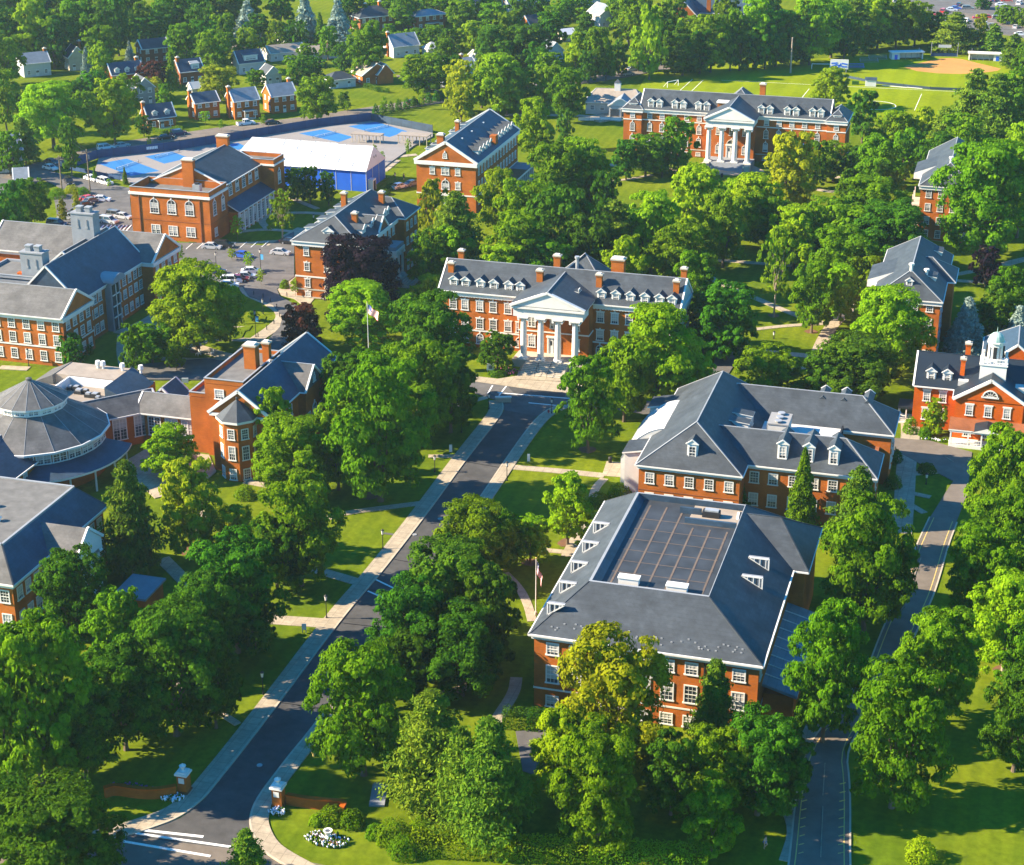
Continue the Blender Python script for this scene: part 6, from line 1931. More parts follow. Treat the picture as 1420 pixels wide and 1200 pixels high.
def dugout(px, py, rz, label, flip):
    x, y = at(px, py)
    r = thing('dugout', label, 'dugout', x, y, math.radians(rz), 'softball dugouts')
    b = MB(); b.box(-5.5, 2.6, 0, 5.5, 2.9, 2.6, 'white'); b.box(-5.5, 0, 0, -5.2, 2.6, 2.6, 'white'); b.box(5.2, 0, 0, 5.5, 2.6, 2.6, 'white'); b.box(flip * 4 - 1.3, .02, 0, flip * 4 + 1.3, .3, 2.6, 'white'); b.build('wall', r)
    b = MB(); b.box(-5.9, -.4, 2.6, 5.9, 3.1, 2.95, 'white'); b.build('roof', r)
    b = MB(); b.box(-.5, -.05, 0, .5, .02, 2.0, 'tentblue'); b.build('door', r, (flip * 4, 0, 0))
    b = MB(); b.box(-5, 1.8, .35, 5, 2.3, .5, 'wood'); b.build('bench', r)
    for k in range(5): b = MB(); b.cyl(0, 0, 0, 2.6, .05, .05, 6, 'stucco'); b.build('post', r, (-4.6 + 2.0 * k, .1, 0))


dugout(1258, 84, 22, 'white dugout with blue door left of the softball infield', -1)
dugout(1366, 86, 4, 'white dugout with blue door right of the softball infield', 1)
x, y = at(1309, 80)
r = thing('backstop', 'dark mesh backstop with a white panel behind the softball infield', 'backstop', x, y, .2)
b = MB(); b.box(-4.5, 0, 0, 4.5, .15, 1.6, 'screenblue'); b.build('pad', r)
b = MB()
for k in range(10): b.box(-4.5 + k, -.04, 1.6, -4.46 + k, .0, 5.0, 'dark')
for k in range(6): b.box(-4.5, -.04, 1.6 + .65 * k, 4.5, 0, 1.64 + .65 * k, 'dark')
b.build('mesh', r)
b = MB(); b.box(-2.2, -.1, 3.4, 2.2, 0, 4.4, 'white'); b.build('panel', r)
for xx in (-4.5, 4.5, -9, 9): b = MB(); b.cyl(0, 0, 0, 5.2 if abs(xx) < 5 else 3.6, .09, .09, 8, 'stucco'); b.build('post', r, (xx, 0 if abs(xx) < 5 else -2, 0))
x, y = at(1163, 102)
r = thing('scoreboard', 'white and blue scoreboard on two posts by the playing field', 'scoreboard', x, y, .1)
b = MB(); b.box(-3.0, -.2, 1.5, 3.0, .2, 4.6, 'white'); b.build('panel', r)
b = MB()
for p_, q_ in (((-2.6, 2.2), (-.9, 2.9)), ((-2.6, 3.3), (-.6, 3.5)), ((.8, 3.4), (2.7, 3.1)), ((.9, 2.3), (2.6, 2.3)), ((-1.0, 2.9), (.9, 2.5)), ((-.4, 1.8), (.6, 3.4))): b.bar((p_[0], -.23, p_[1]), (q_[0], -.23, q_[1]), .06, .42, 'tentblue')
b.build('emblem', r)
for s in (-1, 1): b = MB(); b.cyl(0, 0, 0, 1.5, .12, .12, 8, 'stucco'); b.build('post', r, (s * 2.4, 0, 0))
x, y = at(1207, 121)
r = thing('press_booth', 'small white booth with blue grey roof on the near edge of the diamond', 'booth', x, y, .1); b = MB(); b.box(-1.7, -1, 0, 1.7, 1, 2.4, 'white'); b.build('wall', r); b = MB(); b.solid([(-1.9, -1.2, 2.4), (1.9, -1.2, 2.4), (1.9, 1.2, 2.4), (-1.9, 1.2, 2.4), (-1.9, 0, 3.2), (1.9, 0, 3.2)], [(0, 1, 5, 4), (2, 3, 4, 5), (3, 0, 4), (1, 2, 5), (3, 2, 1, 0)], 'slateblue'); b.build('roof', r)
x, y = at(1186, 119)
r = thing('equipment_box', 'green equipment box beside the small white booth', 'box', x, y, .1); b = MB(); b.box(-1.1, -.6, 0, 1.1, .6, 1.4, 'leaf_D'); b.build('body', r); b = MB(); b.box(-1.15, -.65, 1.4, 1.15, .65, 1.5, 'leaf_C'); b.build('lid', r)
screen([(1166, 108), (1215, 118), (1290, 126), (1340, 128)], 'low dark mesh fence along the outfield edge of the diamond', 1.2, 'slateblue', 6.0, 'field_fence')
for i, (px, py, w) in enumerate(((1240, 122, 8), (1268, 124, 5))):
    x, y = at(px, py)
    r = thing('bench', ('longer' if i == 0 else 'shorter') + ' white bench beside the outfield fence', 'bench', x, y, -.15, 'white benches by the outfield'); b = MB(); b.box(-w / 2, -.25, .4, w / 2, .25, .5, 'white'); b.build('seat', r)
    for s in (-1, 1): b = MB(); b.box(-.06, -.2, 0, .06, .2, .4, 'steel'); b.build('leg', r, (s * w * .4, 0, 0))


def goal(px, py, rz, label, w=5.0, h=2.2):
    x, y = at(px, py)
    r = thing('goal_frame', label, 'goal', x, y, rz, 'field goals')
    for s in (-1, 1): b = MB(); b.cyl(0, 0, 0, h, .09, .09, 8, 'paint'); b.build('post', r, (s * w / 2, 0, 0)); b = MB(); b.bar((0, 0, h), (0, 2.2, 0), .08, .08, 'paint'); b.build('stay', r, (s * w / 2, 0, 0))
    b = MB(); b.bar((-w / 2, 0, h), (w / 2, 0, h), .16, .16, 'paint'); b.build('crossbar', r)


goal(933, 122, 1.0, 'white goal frame on the lawn left of the far portico hall roof')
goal(1138, 98, .2, 'faint white goal frame left of the scoreboard', 6)
for i, (px, py) in enumerate(((1186, 96), (1206, 88), (1218, 84))):
    x, y = at(px, py)
    r = thing('bleacher', ['leftmost bright blue covered', 'middle grey', 'rightmost grey'][i] + ' bleacher beside the softball diamond', 'bleacher', x, y, .3, 'bleachers')
    for k in range(4): b = MB(); b.box(-3.2, .6 * k, .35 + .35 * k, 3.2, .6 * k + .35, .42 + .35 * k, 'tentblue' if i == 0 else 'stucco'); b.build('bench_row', r)
    for s in (-1, 1): b = MB(); b.bar((s * 3, 0, .2), (s * 3, 2.2, 1.4), .08, .08, 'steel'); b.bar((s * 3, 2.1, 0), (s * 3, 2.1, 1.4), .08, .08, 'steel'); b.bar((s * 3, .1, 0), (s * 3, .1, .35), .08, .08, 'steel'); b.build('frame', r)
x, y = at(820, 168)
screen([(802, 168), (862, 168)], 'low white fence before the field house', 1.1, 'paint', 3.0, 'picket_fence')
screen([(1168, 1215), (1180, 1215)], 'dark rail at the bottom edge beside the east drive', .5, 'wood', 1.0, 'field_fence') if False else None


# ------------------------------------------------------------------ jogger and walker
def person(px, py, label, rz, run, shirt, shorts, h=1.76):
    x, y = at(px, py)
    r = thing('person', label, 'person', x, y, rz, None, 0.1)
    s = h / 1.76
    V = {}
    P = [('pel', (0, 0, .95), .15), ('chest', (.05, 0, 1.27), .175), ('neck', (.08, 0, 1.47), .065), ('head0', (.09, 0, 1.57), .085), ('head1', (.10, 0, 1.68), .09)]
    if run:
        P += [('lh', (0, .1, .92), .1), ('lk', (.30, .11, .62), .075), ('la', (.02, .11, .28), .05), ('lf', (.12, .11, .16), .04),
              ('rh', (0, -.1, .92), .1), ('rk', (.06, -.11, .50), .075), ('ra', (-.02, -.11, .09), .05), ('rf', (.14, -.11, .04), .04),
              ('ls', (.04, .2, 1.40), .065), ('le', (-.18, .25, 1.18), .05), ('lw', (.02, .2, 1.04), .035), ('lq', (.1, .18, 1.08), .04),
              ('rs', (.04, -.2, 1.40), .065), ('re', (.12, -.27, 1.13), .05), ('rw', (.3, -.17, 1.26), .035), ('rq', (.36, -.14, 1.32), .04)]
    else:
        P += [('lh', (0, .09, .92), .1), ('lk', (.1, .1, .5), .072), ('la', (.14, .1, .09), .05), ('lf', (.28, .1, .04), .04),
              ('rh', (0, -.09, .92), .1), ('rk', (-.03, -.1, .5), .072), ('ra', (-.2, -.1, .1), .05), ('rf', (-.07, -.1, .04), .04),
              ('ls', (.03, .2, 1.40), .065), ('le', (-.06, .25, 1.12), .05), ('lw', (.02, .24, .88), .035), ('lq', (.05, .23, .79), .04),
              ('rs', (.03, -.2, 1.40), .065), ('re', (.06, -.25, 1.12), .05), ('rw', (.16, -.22, .9), .035), ('rq', (.2, -.2, .82), .04)]
    E = [('pel', 'chest'), ('chest', 'neck'), ('neck', 'head0'), ('head0', 'head1'), ('pel', 'lh'), ('lh', 'lk'), ('lk', 'la'), ('la', 'lf'), ('pel', 'rh'), ('rh', 'rk'), ('rk', 'ra'), ('ra', 'rf'),
         ('chest', 'ls'), ('ls', 'le'), ('le', 'lw'), ('lw', 'lq'), ('chest', 'rs'), ('rs', 're'), ('re', 'rw'), ('rw', 'rq')]
    idx = {p[0]: i for i, p in enumerate(P)}
    def skin(name, names, mkey, grow=0.0, mats=None):
        sub = [p for p in P if p[0] in names]
        ii = {p[0]: i for i, p in enumerate(sub)}
        me = bpy.data.meshes.new(name)
        me.from_pydata([p[1] for p in sub], [(ii[a], ii[c]) for a, c in E if a in ii and c in ii], [])
        me.materials.append(MATS[mkey])
        o = link(name, me, r)
        o.scale = (s, s, s)
        mod = o.modifiers.new('skin', 'SKIN')
        for i, p in enumerate(sub):
            d = me.skin_vertices[0].data[i]
            d.radius = (p[2] + grow, p[2] + grow)
            d.use_root = i == 0
        o.modifiers.new('sub', 'SUBSURF').levels = 1
        o.modifiers['sub'].render_levels = 1
        return o
    skin('body', [p[0] for p in P], 'skin')
    skin('shirt', ['pel', 'chest', 'ls', 'rs', 'le', 're'] if False else ['pel', 'chest', 'ls', 'rs'], shirt, .018)
    skin('shorts', ['pel', 'lh', 'rh', 'lk', 'rk'] if not run else ['pel', 'lh', 'rh'], shorts, .022)
    b = MB(); b.lathe(.09, 0, [(.03, 1.53), (.105, 1.6), (.118, 1.7), (.08, 1.79), (.005, 1.81)], 12, 'hair')
    b.v = [((x_ - .02) * s, y_ * s, z_ * s) for x_, y_, z_ in b.v]
    b.build('hair', r)
    return r


person(1060, 1178, 'jogger in white shirt and blue shorts on the path beside the east drive', math.radians(-20), True, 'shirtwhite', 'shortsblue')
person(560, 250, 'person in dark clothes walking on the paved walk right of the white tent', math.radians(60), False, 'clothdark', 'clothdark')

# ------------------------------------------------------------------ trees
def quads(C, Nrm, S, rng, mkey, name, aspect=1.0):
    """many leaf-sized faces: centres, normals and sizes"""
    n = len(C)
    Nrm = Nrm / np.maximum(np.linalg.norm(Nrm, axis=1, keepdims=True), 1e-6)
    up = rng.normal(size=(n, 3))
    T = np.cross(Nrm, up)
    T /= np.maximum(np.linalg.norm(T, axis=1, keepdims=True), 1e-6)
    B = np.cross(Nrm, T)
    s = S[:, None]
    k = aspect
    co = np.stack([C - T * s * k, C - B * s * .62, C + T * s * k, C + B * s * .62], axis=1).reshape(-1, 3)
    me = bpy.data.meshes.new(name)
    me.vertices.add(4 * n)
    me.vertices.foreach_set("co", co.astype(np.float32).ravel())
    me.loops.add(4 * n)
    me.loops.foreach_set("vertex_index", np.arange(4 * n, dtype=np.int32))
    me.polygons.add(n)
    me.polygons.foreach_set("loop_start", np.arange(0, 4 * n, 4, dtype=np.int32))
    me.polygons.foreach_set("loop_total", np.full(n, 4, dtype=np.int32))
    me.materials.append(MATS[mkey])
    me.update()
    return me


def envelope(kind, t):
    if kind == 'round': return np.sqrt(np.clip(1 - ((t - .45) / .56) ** 2, 0, 1)) ** .8
    if kind == 'oval': return np.sqrt(np.clip(1 - ((t - .42) / .59) ** 2, 0, 1))
    if kind == 'broad': return np.clip(np.where(t < .35, .72 + .28 * t / .35, 1 - ((t - .35) / .66) ** 2.4), 0, 1) ** .75
    if kind == 'cone': return np.clip((1 - t) ** .85 * 1.02 + .01, 0, 1)
    if kind == 'pine': return np.clip(np.where(t < .2, .8 + t, ((1 - t) / .8) ** .62), .06, 1) * (.8 + .2 * np.sin(t * 29))
    return np.sqrt(np.clip(1 - (2 * t - 1) ** 2, 0, 1))


def crown(kind, key, seed, nb, nl, leaf, zb, asp_t=1.3):
    """clumps of leaf-sized faces; broadleaf crowns are built lobe by lobe so that the outline is uneven"""
    rng = np.random.default_rng(seed)
    layered = kind in ('cone', 'pine')
    if layered:
        per = nl
        t = np.sort(rng.random(nb) ** (.95 if kind == 'pine' else 1.1))
        if kind == 'pine': t = np.round(t * 11 + rng.normal(size=nb) * .16) / 11
        t = np.clip(t, .0, .985)
        a = rng.random(nb) * 2 * np.pi
        wob = 1 + (.2 if kind == 'pine' else .12) * (np.sin(2 * a + seed) + np.sin(3 * a + 2 * seed + 9 * t)) * .7
        L = np.maximum(envelope(kind, t) * .5 * wob * (.72 + .4 * rng.random(nb)), .035)
        bi = np.repeat(np.arange(nb), per)
        n = len(bi)
        s = .12 + .9 * rng.random(n) ** .75
        fan = (.10 if kind == 'pine' else .07) * np.sin(np.clip(s, 0, 1) * 2.6 + .35) * np.sqrt(L[bi] / .5 + .08)
        lat = rng.normal(size=n) * fan
        r_ = L[bi] * s
        ca, sa = np.cos(a[bi]), np.sin(a[bi])
        droop = (.05 if kind == 'pine' else .11) * s ** 2 * L[bi] / .3 - (.03 * s if kind == 'pine' else 0)
        P = np.stack([r_ * ca - lat * sa, r_ * sa + lat * ca, zb + (1 - zb) * t[bi] - droop + rng.normal(size=n) * .011], axis=1)
        N_ = np.stack([ca * .35, sa * .35, np.full(n, .8)], axis=1) + rng.normal(size=(n, 3)) * .45
        asp = 1.5
    else:
        K = int(rng.integers(14, 20))
        lt = np.clip((np.arange(K) + .5 + .6 * (rng.random(K) - .5)) / K, .06, .9)
        la = np.arange(K) * 2.399 + rng.random(K) * .9 + seed
        lr = .145 + .075 * rng.random(K)
        lrad = np.maximum(envelope(kind, lt) * .5 * (.94 + .3 * (rng.random(K) - .45)) - lr * .78, 0)
        lc = np.stack([lrad * np.cos(la), lrad * np.sin(la), lt], axis=1)
        lc = np.concatenate([lc, [[0.03, -.02, .86], [-.02, .03, .45]]])
        lr = np.concatenate([lr, [.13, .28]])
        wgt = lr ** 2 / (lr ** 2).sum()
        li = rng.choice(len(lr), nb, p=wgt)
        d0 = rng.normal(size=(nb, 3))
        d0 += np.stack([lc[li, 0] * 2.6, lc[li, 1] * 2.6, np.full(nb, .45)], axis=1)
        d0 /= np.linalg.norm(d0, axis=1, keepdims=True)
        sq = np.array([1, 1, 1.15 / asp_t])
        c = lc[li] + d0 * sq * lr[li][:, None] * (.72 + .3 * rng.random((nb, 1)))
        c[:, 2] = np.clip(c[:, 2], .02, .97)
        t = c[:, 2].copy()
        c[:, 2] = zb + (1 - zb) * t
        rb = .045 + .04 * rng.random(nb)
        m = rng.integers(int(nl * .6), int(nl * 1.4), nb)
        bi = np.repeat(np.arange(nb), m)
        n = len(bi)
        d = rng.normal(size=(n, 3))
        d /= np.linalg.norm(d, axis=1, keepdims=True)
        d[:, 2] = np.where(d[:, 2] < -.25, -d[:, 2], d[:, 2])
        P = c[bi] + d * rb[bi][:, None] * np.array([1.0, 1.0, .8 / asp_t]) * (.55 + .55 * rng.random((n, 1)))
        N_ = d * .8 + d0[bi] * .6 + rng.normal(size=(n, 3)) * .36
        asp = 1.0
    ni = n // 9
    ti = rng.random(ni) * .8 + .06
    ai = rng.random(ni) * 2 * np.pi
    ri = envelope(kind, ti) * .5 * np.sqrt(rng.random(ni)) * .7
    Pi = np.stack([ri * np.cos(ai), ri * np.sin(ai), zb + (1 - zb) * ti], axis=1)
    P = np.concatenate([P, Pi])
    N_ = np.concatenate([N_, rng.normal(size=(ni, 3))])
    P[:, :2] *= .5 / np.percentile(np.hypot(P[:, 0], P[:, 1]), 97)
    P[:, 2] = np.minimum(P[:, 2], 1.0)
    S = leaf * (.65 + .7 * rng.random(len(P)))
    S[n:] *= 1.4
    return quads(P, N_, S, rng, key, 'crown', asp)


def trunk(seed, zb, key='bark', h=.62, r=.022, limbs=6, straight=False):
    rr = random.Random(seed)
    b = MB()
    def limb(p, q, r0, r1, n=7):
        p, q = Vector(p), Vector(q)
        d = (q - p).normalized()
        u = d.orthogonal().normalized()
        w = d.cross(u)
        v = [tuple(x + (u * math.cos(6.283 * i / n) + w * math.sin(6.283 * i / n)) * rad) for x, rad in ((p, r0), (q, r1)) for i in range(n)]
        b.solid(v, [tuple(range(n - 1, -1, -1)), tuple(range(n, 2 * n))] + [(i, (i + 1) % n, n + (i + 1) % n, n + i) for i in range(n)], key)
    if straight:
        limb((0, 0, -.02), (0, 0, .9), r, r * .15)
        return b.mesh('trunk')
    f = max(zb + .04, .16)
    limb((0, 0, -.02), (0, 0, .05), r * 1.5, r * 1.05); limb((0, 0, .05), (.01, .005, f), r * 1.05, r * .9)
    for i in range(limbs):
        a = 6.283 * i / limbs + rr.random()
        m = (.01 + .10 * math.cos(a), .10 * math.sin(a), f + .16 + .06 * rr.random())
        limb((.01, .005, f - .02), m, r * .6, r * .38)
        limb(m, (m[0] + .16 * math.cos(a + .4), m[1] + .16 * math.sin(a + .4), m[2] + .16 + .1 * rr.random()), r * .38, r * .1)
        limb(m, (m[0] + .08 * math.cos(a - .7), m[1] + .08 * math.sin(a - .7), m[2] + .2 + .1 * rr.random()), r * .3, r * .08)
    limb((.01, .005, f), (.0, .0, f + .38), r * .75, r * .2)
    return b.mesh('trunk')


# kind: (envelope, leaf material, crown base, words)
KIND = {
    'M': ('round', 'leaf_M', .13, 'leafy green tree'), 'D': ('round', 'leaf_D', .10, 'dark green tree'), 'L': ('broad', 'leaf_L', .14, 'bright light green tree'), 'Y': ('oval', 'leaf_Y', .10, 'yellow green tree'),
    'P': ('pine', 'leaf_P', .08, 'layered pine tree'), 'S': ('cone', 'leaf_S', .03, 'blue grey spruce'), 'C': ('oval', 'leaf_C', .05, 'narrow dark tree'), 'R': ('round', 'leaf_R', .06, 'dark purple leaved tree'),
    'B': ('broad', 'leaf_B', .16, 'reddish brown leaved tree'), 'y': ('oval', 'leaf_L', .28, 'slim young tree'), 'o': ('oval', 'leaf_M', .24, 'tall open tree'), 'c': ('cone', 'leaf_M', .03, 'conical green tree'), 'q': ('oval', 'leaf_L', .08, 'tall light green tree'), 'w': ('broad', 'leaf_L', .12, 'pale trunked light green tree'),
}
PROTO = {}


def proto(kind, hi, var, ab=1):
    k = (kind, hi, var, ab)
    if k in PROTO: return PROTO[k]
    env, key, zb, _ = KIND[kind]
    sd = sum(map(ord, kind)) * 13 + var * 7 + hi + ab * 31
    layered = env in ('cone', 'pine')
    if hi == 2: nb, nl, lf = (330, 76, .0165) if not layered else (380, 64, .0155)
    elif hi == 1: nb, nl, lf = (210, 52, .024) if not layered else (240, 46, .021)
    else: nb, nl, lf = (115, 30, .04) if not layered else (140, 26, .034)
    if kind in 'yo': nb, nl = int(nb * .55), int(nl * .6)
    PROTO[k] = (crown(env, key, sd, nb, nl, lf, zb, (1.0, 1.35, 1.8, 2.5)[ab]), trunk(sd, zb, 'barkpale' if kind in 'wo' else 'bark', r=.026 if kind != 'y' else .018, straight=layered))
    return PROTO[k]


TR = random.Random(5)
NT = [0]


def tree(cx, top, base, w, kind, label=None, group=None):
    x, y = at(cx, base)
    h = max(1.2, height(cx, base, top))
    wm = w / ppm(x, y)
    hi = 2 if w > 95 else (1 if w > 52 else 0)
    ar = h / wm
    c, t = proto(kind, hi, NT[0] % 3 if hi < 2 else NT[0] % 4, 0 if ar < 1.15 else 1 if ar < 1.55 else 2 if ar < 2.1 else 3)
    NT[0] += 1
    nm = {'P': 'pine_tree', 'S': 'spruce_tree', 'c': 'conifer_tree'}.get(kind, 'leafy_tree')
    r = thing(nm, label, 'tree', x, y, TR.random() * 6.283)
    r.scale = (wm, wm, h)
    link('trunk', t, r); link('crown', c, r)
    if not label:
        size = 'big ' if wm > 11 else ('small ' if wm < 4.5 else '')
        later(r, size + KIND[kind][3], cx, (top + base * 2) / 3, group or ('conifers' if kind in 'PSc' else 'broadleaf trees'))
    return r


T = """
60 862 1095 165 M|80 1105 1240 190 D|245 850 1020 150 D|175 905 1040 120 D|330 750 905 140 D|105 768 900 112 D|172 818 930 90 M|285 805 945 110 D|418 662 812 122 M|385 720 820 90 D|186 643 795 88 P|265 640 768 92 Y|330 705 775 60 Y
410 582 690 115 M|382 538 655 60 L|470 560 680 80 M|528 498 695 145 M|505 395 482 112 L|498 490 600 95 D|602 415 565 128 D|580 478 620 120 M|460 500 600 60 D|625 480 600 80 D|596 382 445 56 L|275 370 490 132 L|185 452 522 38 M|100 466 512 40 D|212 450 505 62 M
236 594 660 78 L|20 1085 1180 100 D|15 880 1090 110 M|120 960 1080 110 D|300 890 1010 80 D|355 820 900 60 D
655 700 805 108 M|700 715 790 70 M|570 805 935 112 D|625 760 900 140 D|680 790 930 85 D|640 850 965 130 D|555 885 970 90 D|505 895 1075 148 M|600 962 1120 115 P|680 1000 1165 116 P|640 1010 1150 95 P|735 718 782 62 L|787 662 755 78 L
815 500 628 84 M|905 428 575 130 L|952 470 580 85 L|865 470 585 80 M|690 462 515 52 D|845 885 1075 172 Y|780 985 1120 104 L|830 1015 1180 125 M|988 918 1040 74 P|990 1012 1130 100 M|1050 995 1130 125 D|930 1020 1130 80 D|985 1092 1186 88 M|1090 1000 1110 70 D
1140 838 1030 115 M|1236 932 1120 142 M|1298 852 1000 118 M|1197 698 880 132 M|1390 798 935 115 w|1352 735 880 106 M|1390 598 755 112 M|1378 690 830 100 M|1405 925 1070 100 D|1420 700 840 90 M|1185 650 770 80 P|1110 622 735 54 c|1025 662 715 36 c
1293 553 604 36 L|1410 870 960 70 M
1230 403 524 118 L|1180 472 562 122 D|1140 492 562 80 D|1065 483 555 92 M|1005 398 500 95 D|975 410 490 60 D|1073 318 440 52 o|1125 365 462 66 M|1337 413 494 74 S|1408 425 492 62 S|1366 343 398 44 R|1398 370 452 62 M|1382 400 480 70 D|1362 203 362 142 M|1410 220 330 70 L
740 138 228 64 L|770 200 312 92 M|802 194 300 80 L|730 250 352 92 M|692 235 332 72 L|632 268 385 84 P|600 250 345 52 Y 305 400 92 L|715 298 402 88 M|778 262 384 92 D|760 330 405 80 M|852 280 385 90 P|592 320 400 56 M|783 150 208 26 C|625 315 395 66 L|700 340 410 70 L|820 300 400 80 D|870 330 420 70 L
962 232 352 92 L|902 268 382 92 L|946 308 412 92 M|872 290 362 72 D|1042 243 332 82 L|1092 186 300 84 Y|1002 268 372 72 M|940 165 242 52 M|895 188 245 62 M|868 195 250 40 D|918 192 246 40 D|1155 198 252 56 M|1195 205 262 54 D|1128 195 262 40 D
1150 278 368 86 M|1100 290 372 90 L|1060 270 342 74 M|1020 250 312 62 L|1232 285 382 112 D|1170 318 412 96 M|1200 248 342 100 M|1220 190 282 80 M|960 350 440 62 M|1200 350 420 70 M|1165 370 450 60 L|1180 290 375 80 L
1195 125 198 44 D|1150 95 152 58 L|1235 155 222 60 L|1278 150 222 52 L|1305 150 232 60 P|1330 160 247 76 M|1375 105 222 84 P|1345 98 210 76 P|1405 98 192 76 M|1410 170 255 66 L|1370 195 265 60 M|1295 185 262 60 D|1255 180 250 50 M
75 116 205 98 L|10 96 185 50 M|160 110 202 70 L|36 165 228 46 P|15 185 245 46 M|178 104 165 50 M|100 112 148 50 D|132 100 146 50 D|142 60 120 36 L|122 66 112 22 S|182 58 100 22 S|215 86 122 46 B|212 108 135 32 Y|100 170 245 36 M|45 250 318 58 M|20 250 345 60 D
10 12 92 64 D|55 0 92 78 L|35 32 92 54 M|76 22 95 52 C|110 2 88 62 M|142 8 88 54 D|165 -4 78 52 D|195 4 68 48 M|222 6 58 42 M|205 24 70 60 D|5 -20 50 60 M|90 -15 50 60 D|130 -20 45 60 M|255 35 92 52 M|240 72 122 24 c|300 44 102 58 M|285 30 88 50 D|345 40 86 42 M|345 2 56 50 S|385 30 78 34 M|420 28 74 20 C|305 92 140 56 Y|355 98 122 34 M|412 78 118 46 M|440 106 168 58 M
425 -5 62 50 S|445 18 70 26 c|470 0 68 54 S|270 -10 50 60 D|320 -12 45 60 D|250 -12 40 50 M|435 78 112 40 D|460 55 75 22 M|510 30 112 62 M|540 34 58 22 M|575 40 66 32 M|600 36 72 46 M|560 -8 40 58 M|605 -8 30 66 M|615 54 92 36 M|590 76 135 66 M|622 78 128 46 D|478 128 154 18 D|425 62 92 30 M|485 -10 40 50 D
640 2 42 46 M|685 6 46 52 M|655 30 82 48 L|682 38 92 54 D|706 18 78 52 M|732 36 92 68 D|762 18 78 46 D|768 8 48 42 M|822 208 308 62 M|840 238 328 46 D|800 46 110 40 L|826 38 112 52 M|812 18 66 42 P|762 74 112 46 M|636 84 158 46 Y|690 76 158 74 L|668 78 150 50 L|722 98 158 54 M|703 108 160 50 L|788 96 170 56 M|640 112 172 46 Y|758 92 158 48 M|745 -10 30 40 D|800 -8 30 50 M|780 2 40 40 D
858 55 106 28 C|900 5 112 46 q|885 42 100 34 q|872 -4 66 56 M|932 28 102 46 D|946 48 106 60 D|912 20 100 40 M|985 20 102 64 M|1012 14 100 46 M|958 24 72 52 M|890 -5 60 50 M|1045 -2 96 58 L|1075 14 94 62 D|1096 22 94 62 D|1122 -4 92 72 L|1152 0 82 70 M|1182 -4 72 60 P|1200 44 72 44 D|1216 -4 68 64 L|1242 2 68 60 M|1268 4 64 54 M|1170 20 84 46 D|1025 30 100 50 D|970 40 104 50 D|1060 30 98 50 D|1110 20 90 40 P
1322 18 74 58 P|1300 18 62 44 D|1356 20 72 26 Y|1376 34 78 42 P|1404 48 94 40 P|1390 8 34 28 M|1405 10 36 24 M|1362 -6 14 26 D|1418 12 40 24 M|1345 40 76 36 P|1420 60 110 36 M
152 248 262 9 y|322 345 362 14 y|345 350 377 16 y|362 372 396 14 y|250 340 366 14 y|330 300 336 22 y|392 265 335 44 o|430 232 282 30 D|456 238 285 28 D|412 234 280 40 D|285 154 174 16 y|307 166 183 9 y|365 158 177 9 y|421 149 170 10 y|482 140 158 10 y|533 134 160 11 y|585 124 152 10 y|88 276 310 14 Y|108 262 300 14 Y|410 388 412 14 y|520 200 226 8 y|566 192 222 9 y|530 210 232 9 y|245 470 515 30 M|208 190 208 8 y|32 320 345 12 y|132 232 252 10 c|174 232 256 10 c|305 395 425 20 M|352 432 446 16 M
8 45 120 60 M|140 38 105 50 M|405 30 72 34 D|360 20 70 40 D|310 20 75 40 M|280 5 60 44 D|230 -8 52 50 M|180 -18 48 50 D|60 -25 48 60 D|20 -25 48 60 M|150 -20 50 50 M|345 -22 36 50 D|390 -22 36 46 M|455 38 84 30 M|478 60 100 34 D|230 118 152 26 M|28 125 160 44 D|120 128 170 40 M|555 45 75 30 M|625 40 82 36 D|585 98 128 22 M|520 -12 34 46 M|545 -14 30 44 D|640 -18 26 50 D|675 -14 24 44 M|720 -4 40 40 D|860 -8 40 44 D|840 60 112 28 M|815 70 116 28 D|745 60 104 36 D|700 58 100 34 D|930 -2 62 44 M|1005 -4 60 46 M|1060 -10 60 50 D|1140 -14 50 50 M|1210 -14 48 50 M|425 112 146 26 D|200 160 190 26 D
345 1152 1222 62 P|1145 210 252 40 M|420 425 490 62 B|1168 238 270 26 c"""
for ln in T.strip().split('\n'):
    for s in ln.split('|'):
        a = s.split()
        tree(*[float(v) for v in a[:4]], a[4])
tree(500, 333, 448, 124, 'R', 'great dark purple beech in front of the left centre dormitory', 'broadleaf trees')


# ------------------------------------------------------------------ shrubs and hedges
def blob_leaves(b_w, b_d, b_h, seed, n, leaf, key, boxy=False):
    rng = np.random.default_rng(seed)
    if boxy:
        f = rng.random(n)
        P = np.stack([(rng.random(n) - .5) * b_w, (rng.random(n) - .5) * b_d, rng.random(n) * b_h], axis=1)
        side = rng.integers(0, 5, n)
        N_ = rng.normal(size=(n, 3)) * .45
        for k, (ax, sg) in enumerate(((0, -1), (0, 1), (1, -1), (1, 1), (2, 1))):
            m = side == k
            P[m, ax] = (sg * .5 * (b_w, b_d)[ax]) if ax < 2 else b_h
            N_[m, ax] += sg
        P += rng.normal(size=(n, 3)) * .09
    else:
        d = rng.normal(size=(n, 3)); d /= np.linalg.norm(d, axis=1, keepdims=True)
        d[:, 2] = np.abs(d[:, 2])
        k = .8 + .12 * np.sin(d[:, 0] * 6 + seed) * np.sin(d[:, 1] * 7) + .2 * rng.random(n)
        P = d * k[:, None] * np.array([b_w / 2, b_d / 2, b_h])
        N_ = d + rng.normal(size=(n, 3)) * .4
    return quads(P, N_, leaf * (.7 + .6 * rng.random(n)), rng, key, 'foliage')


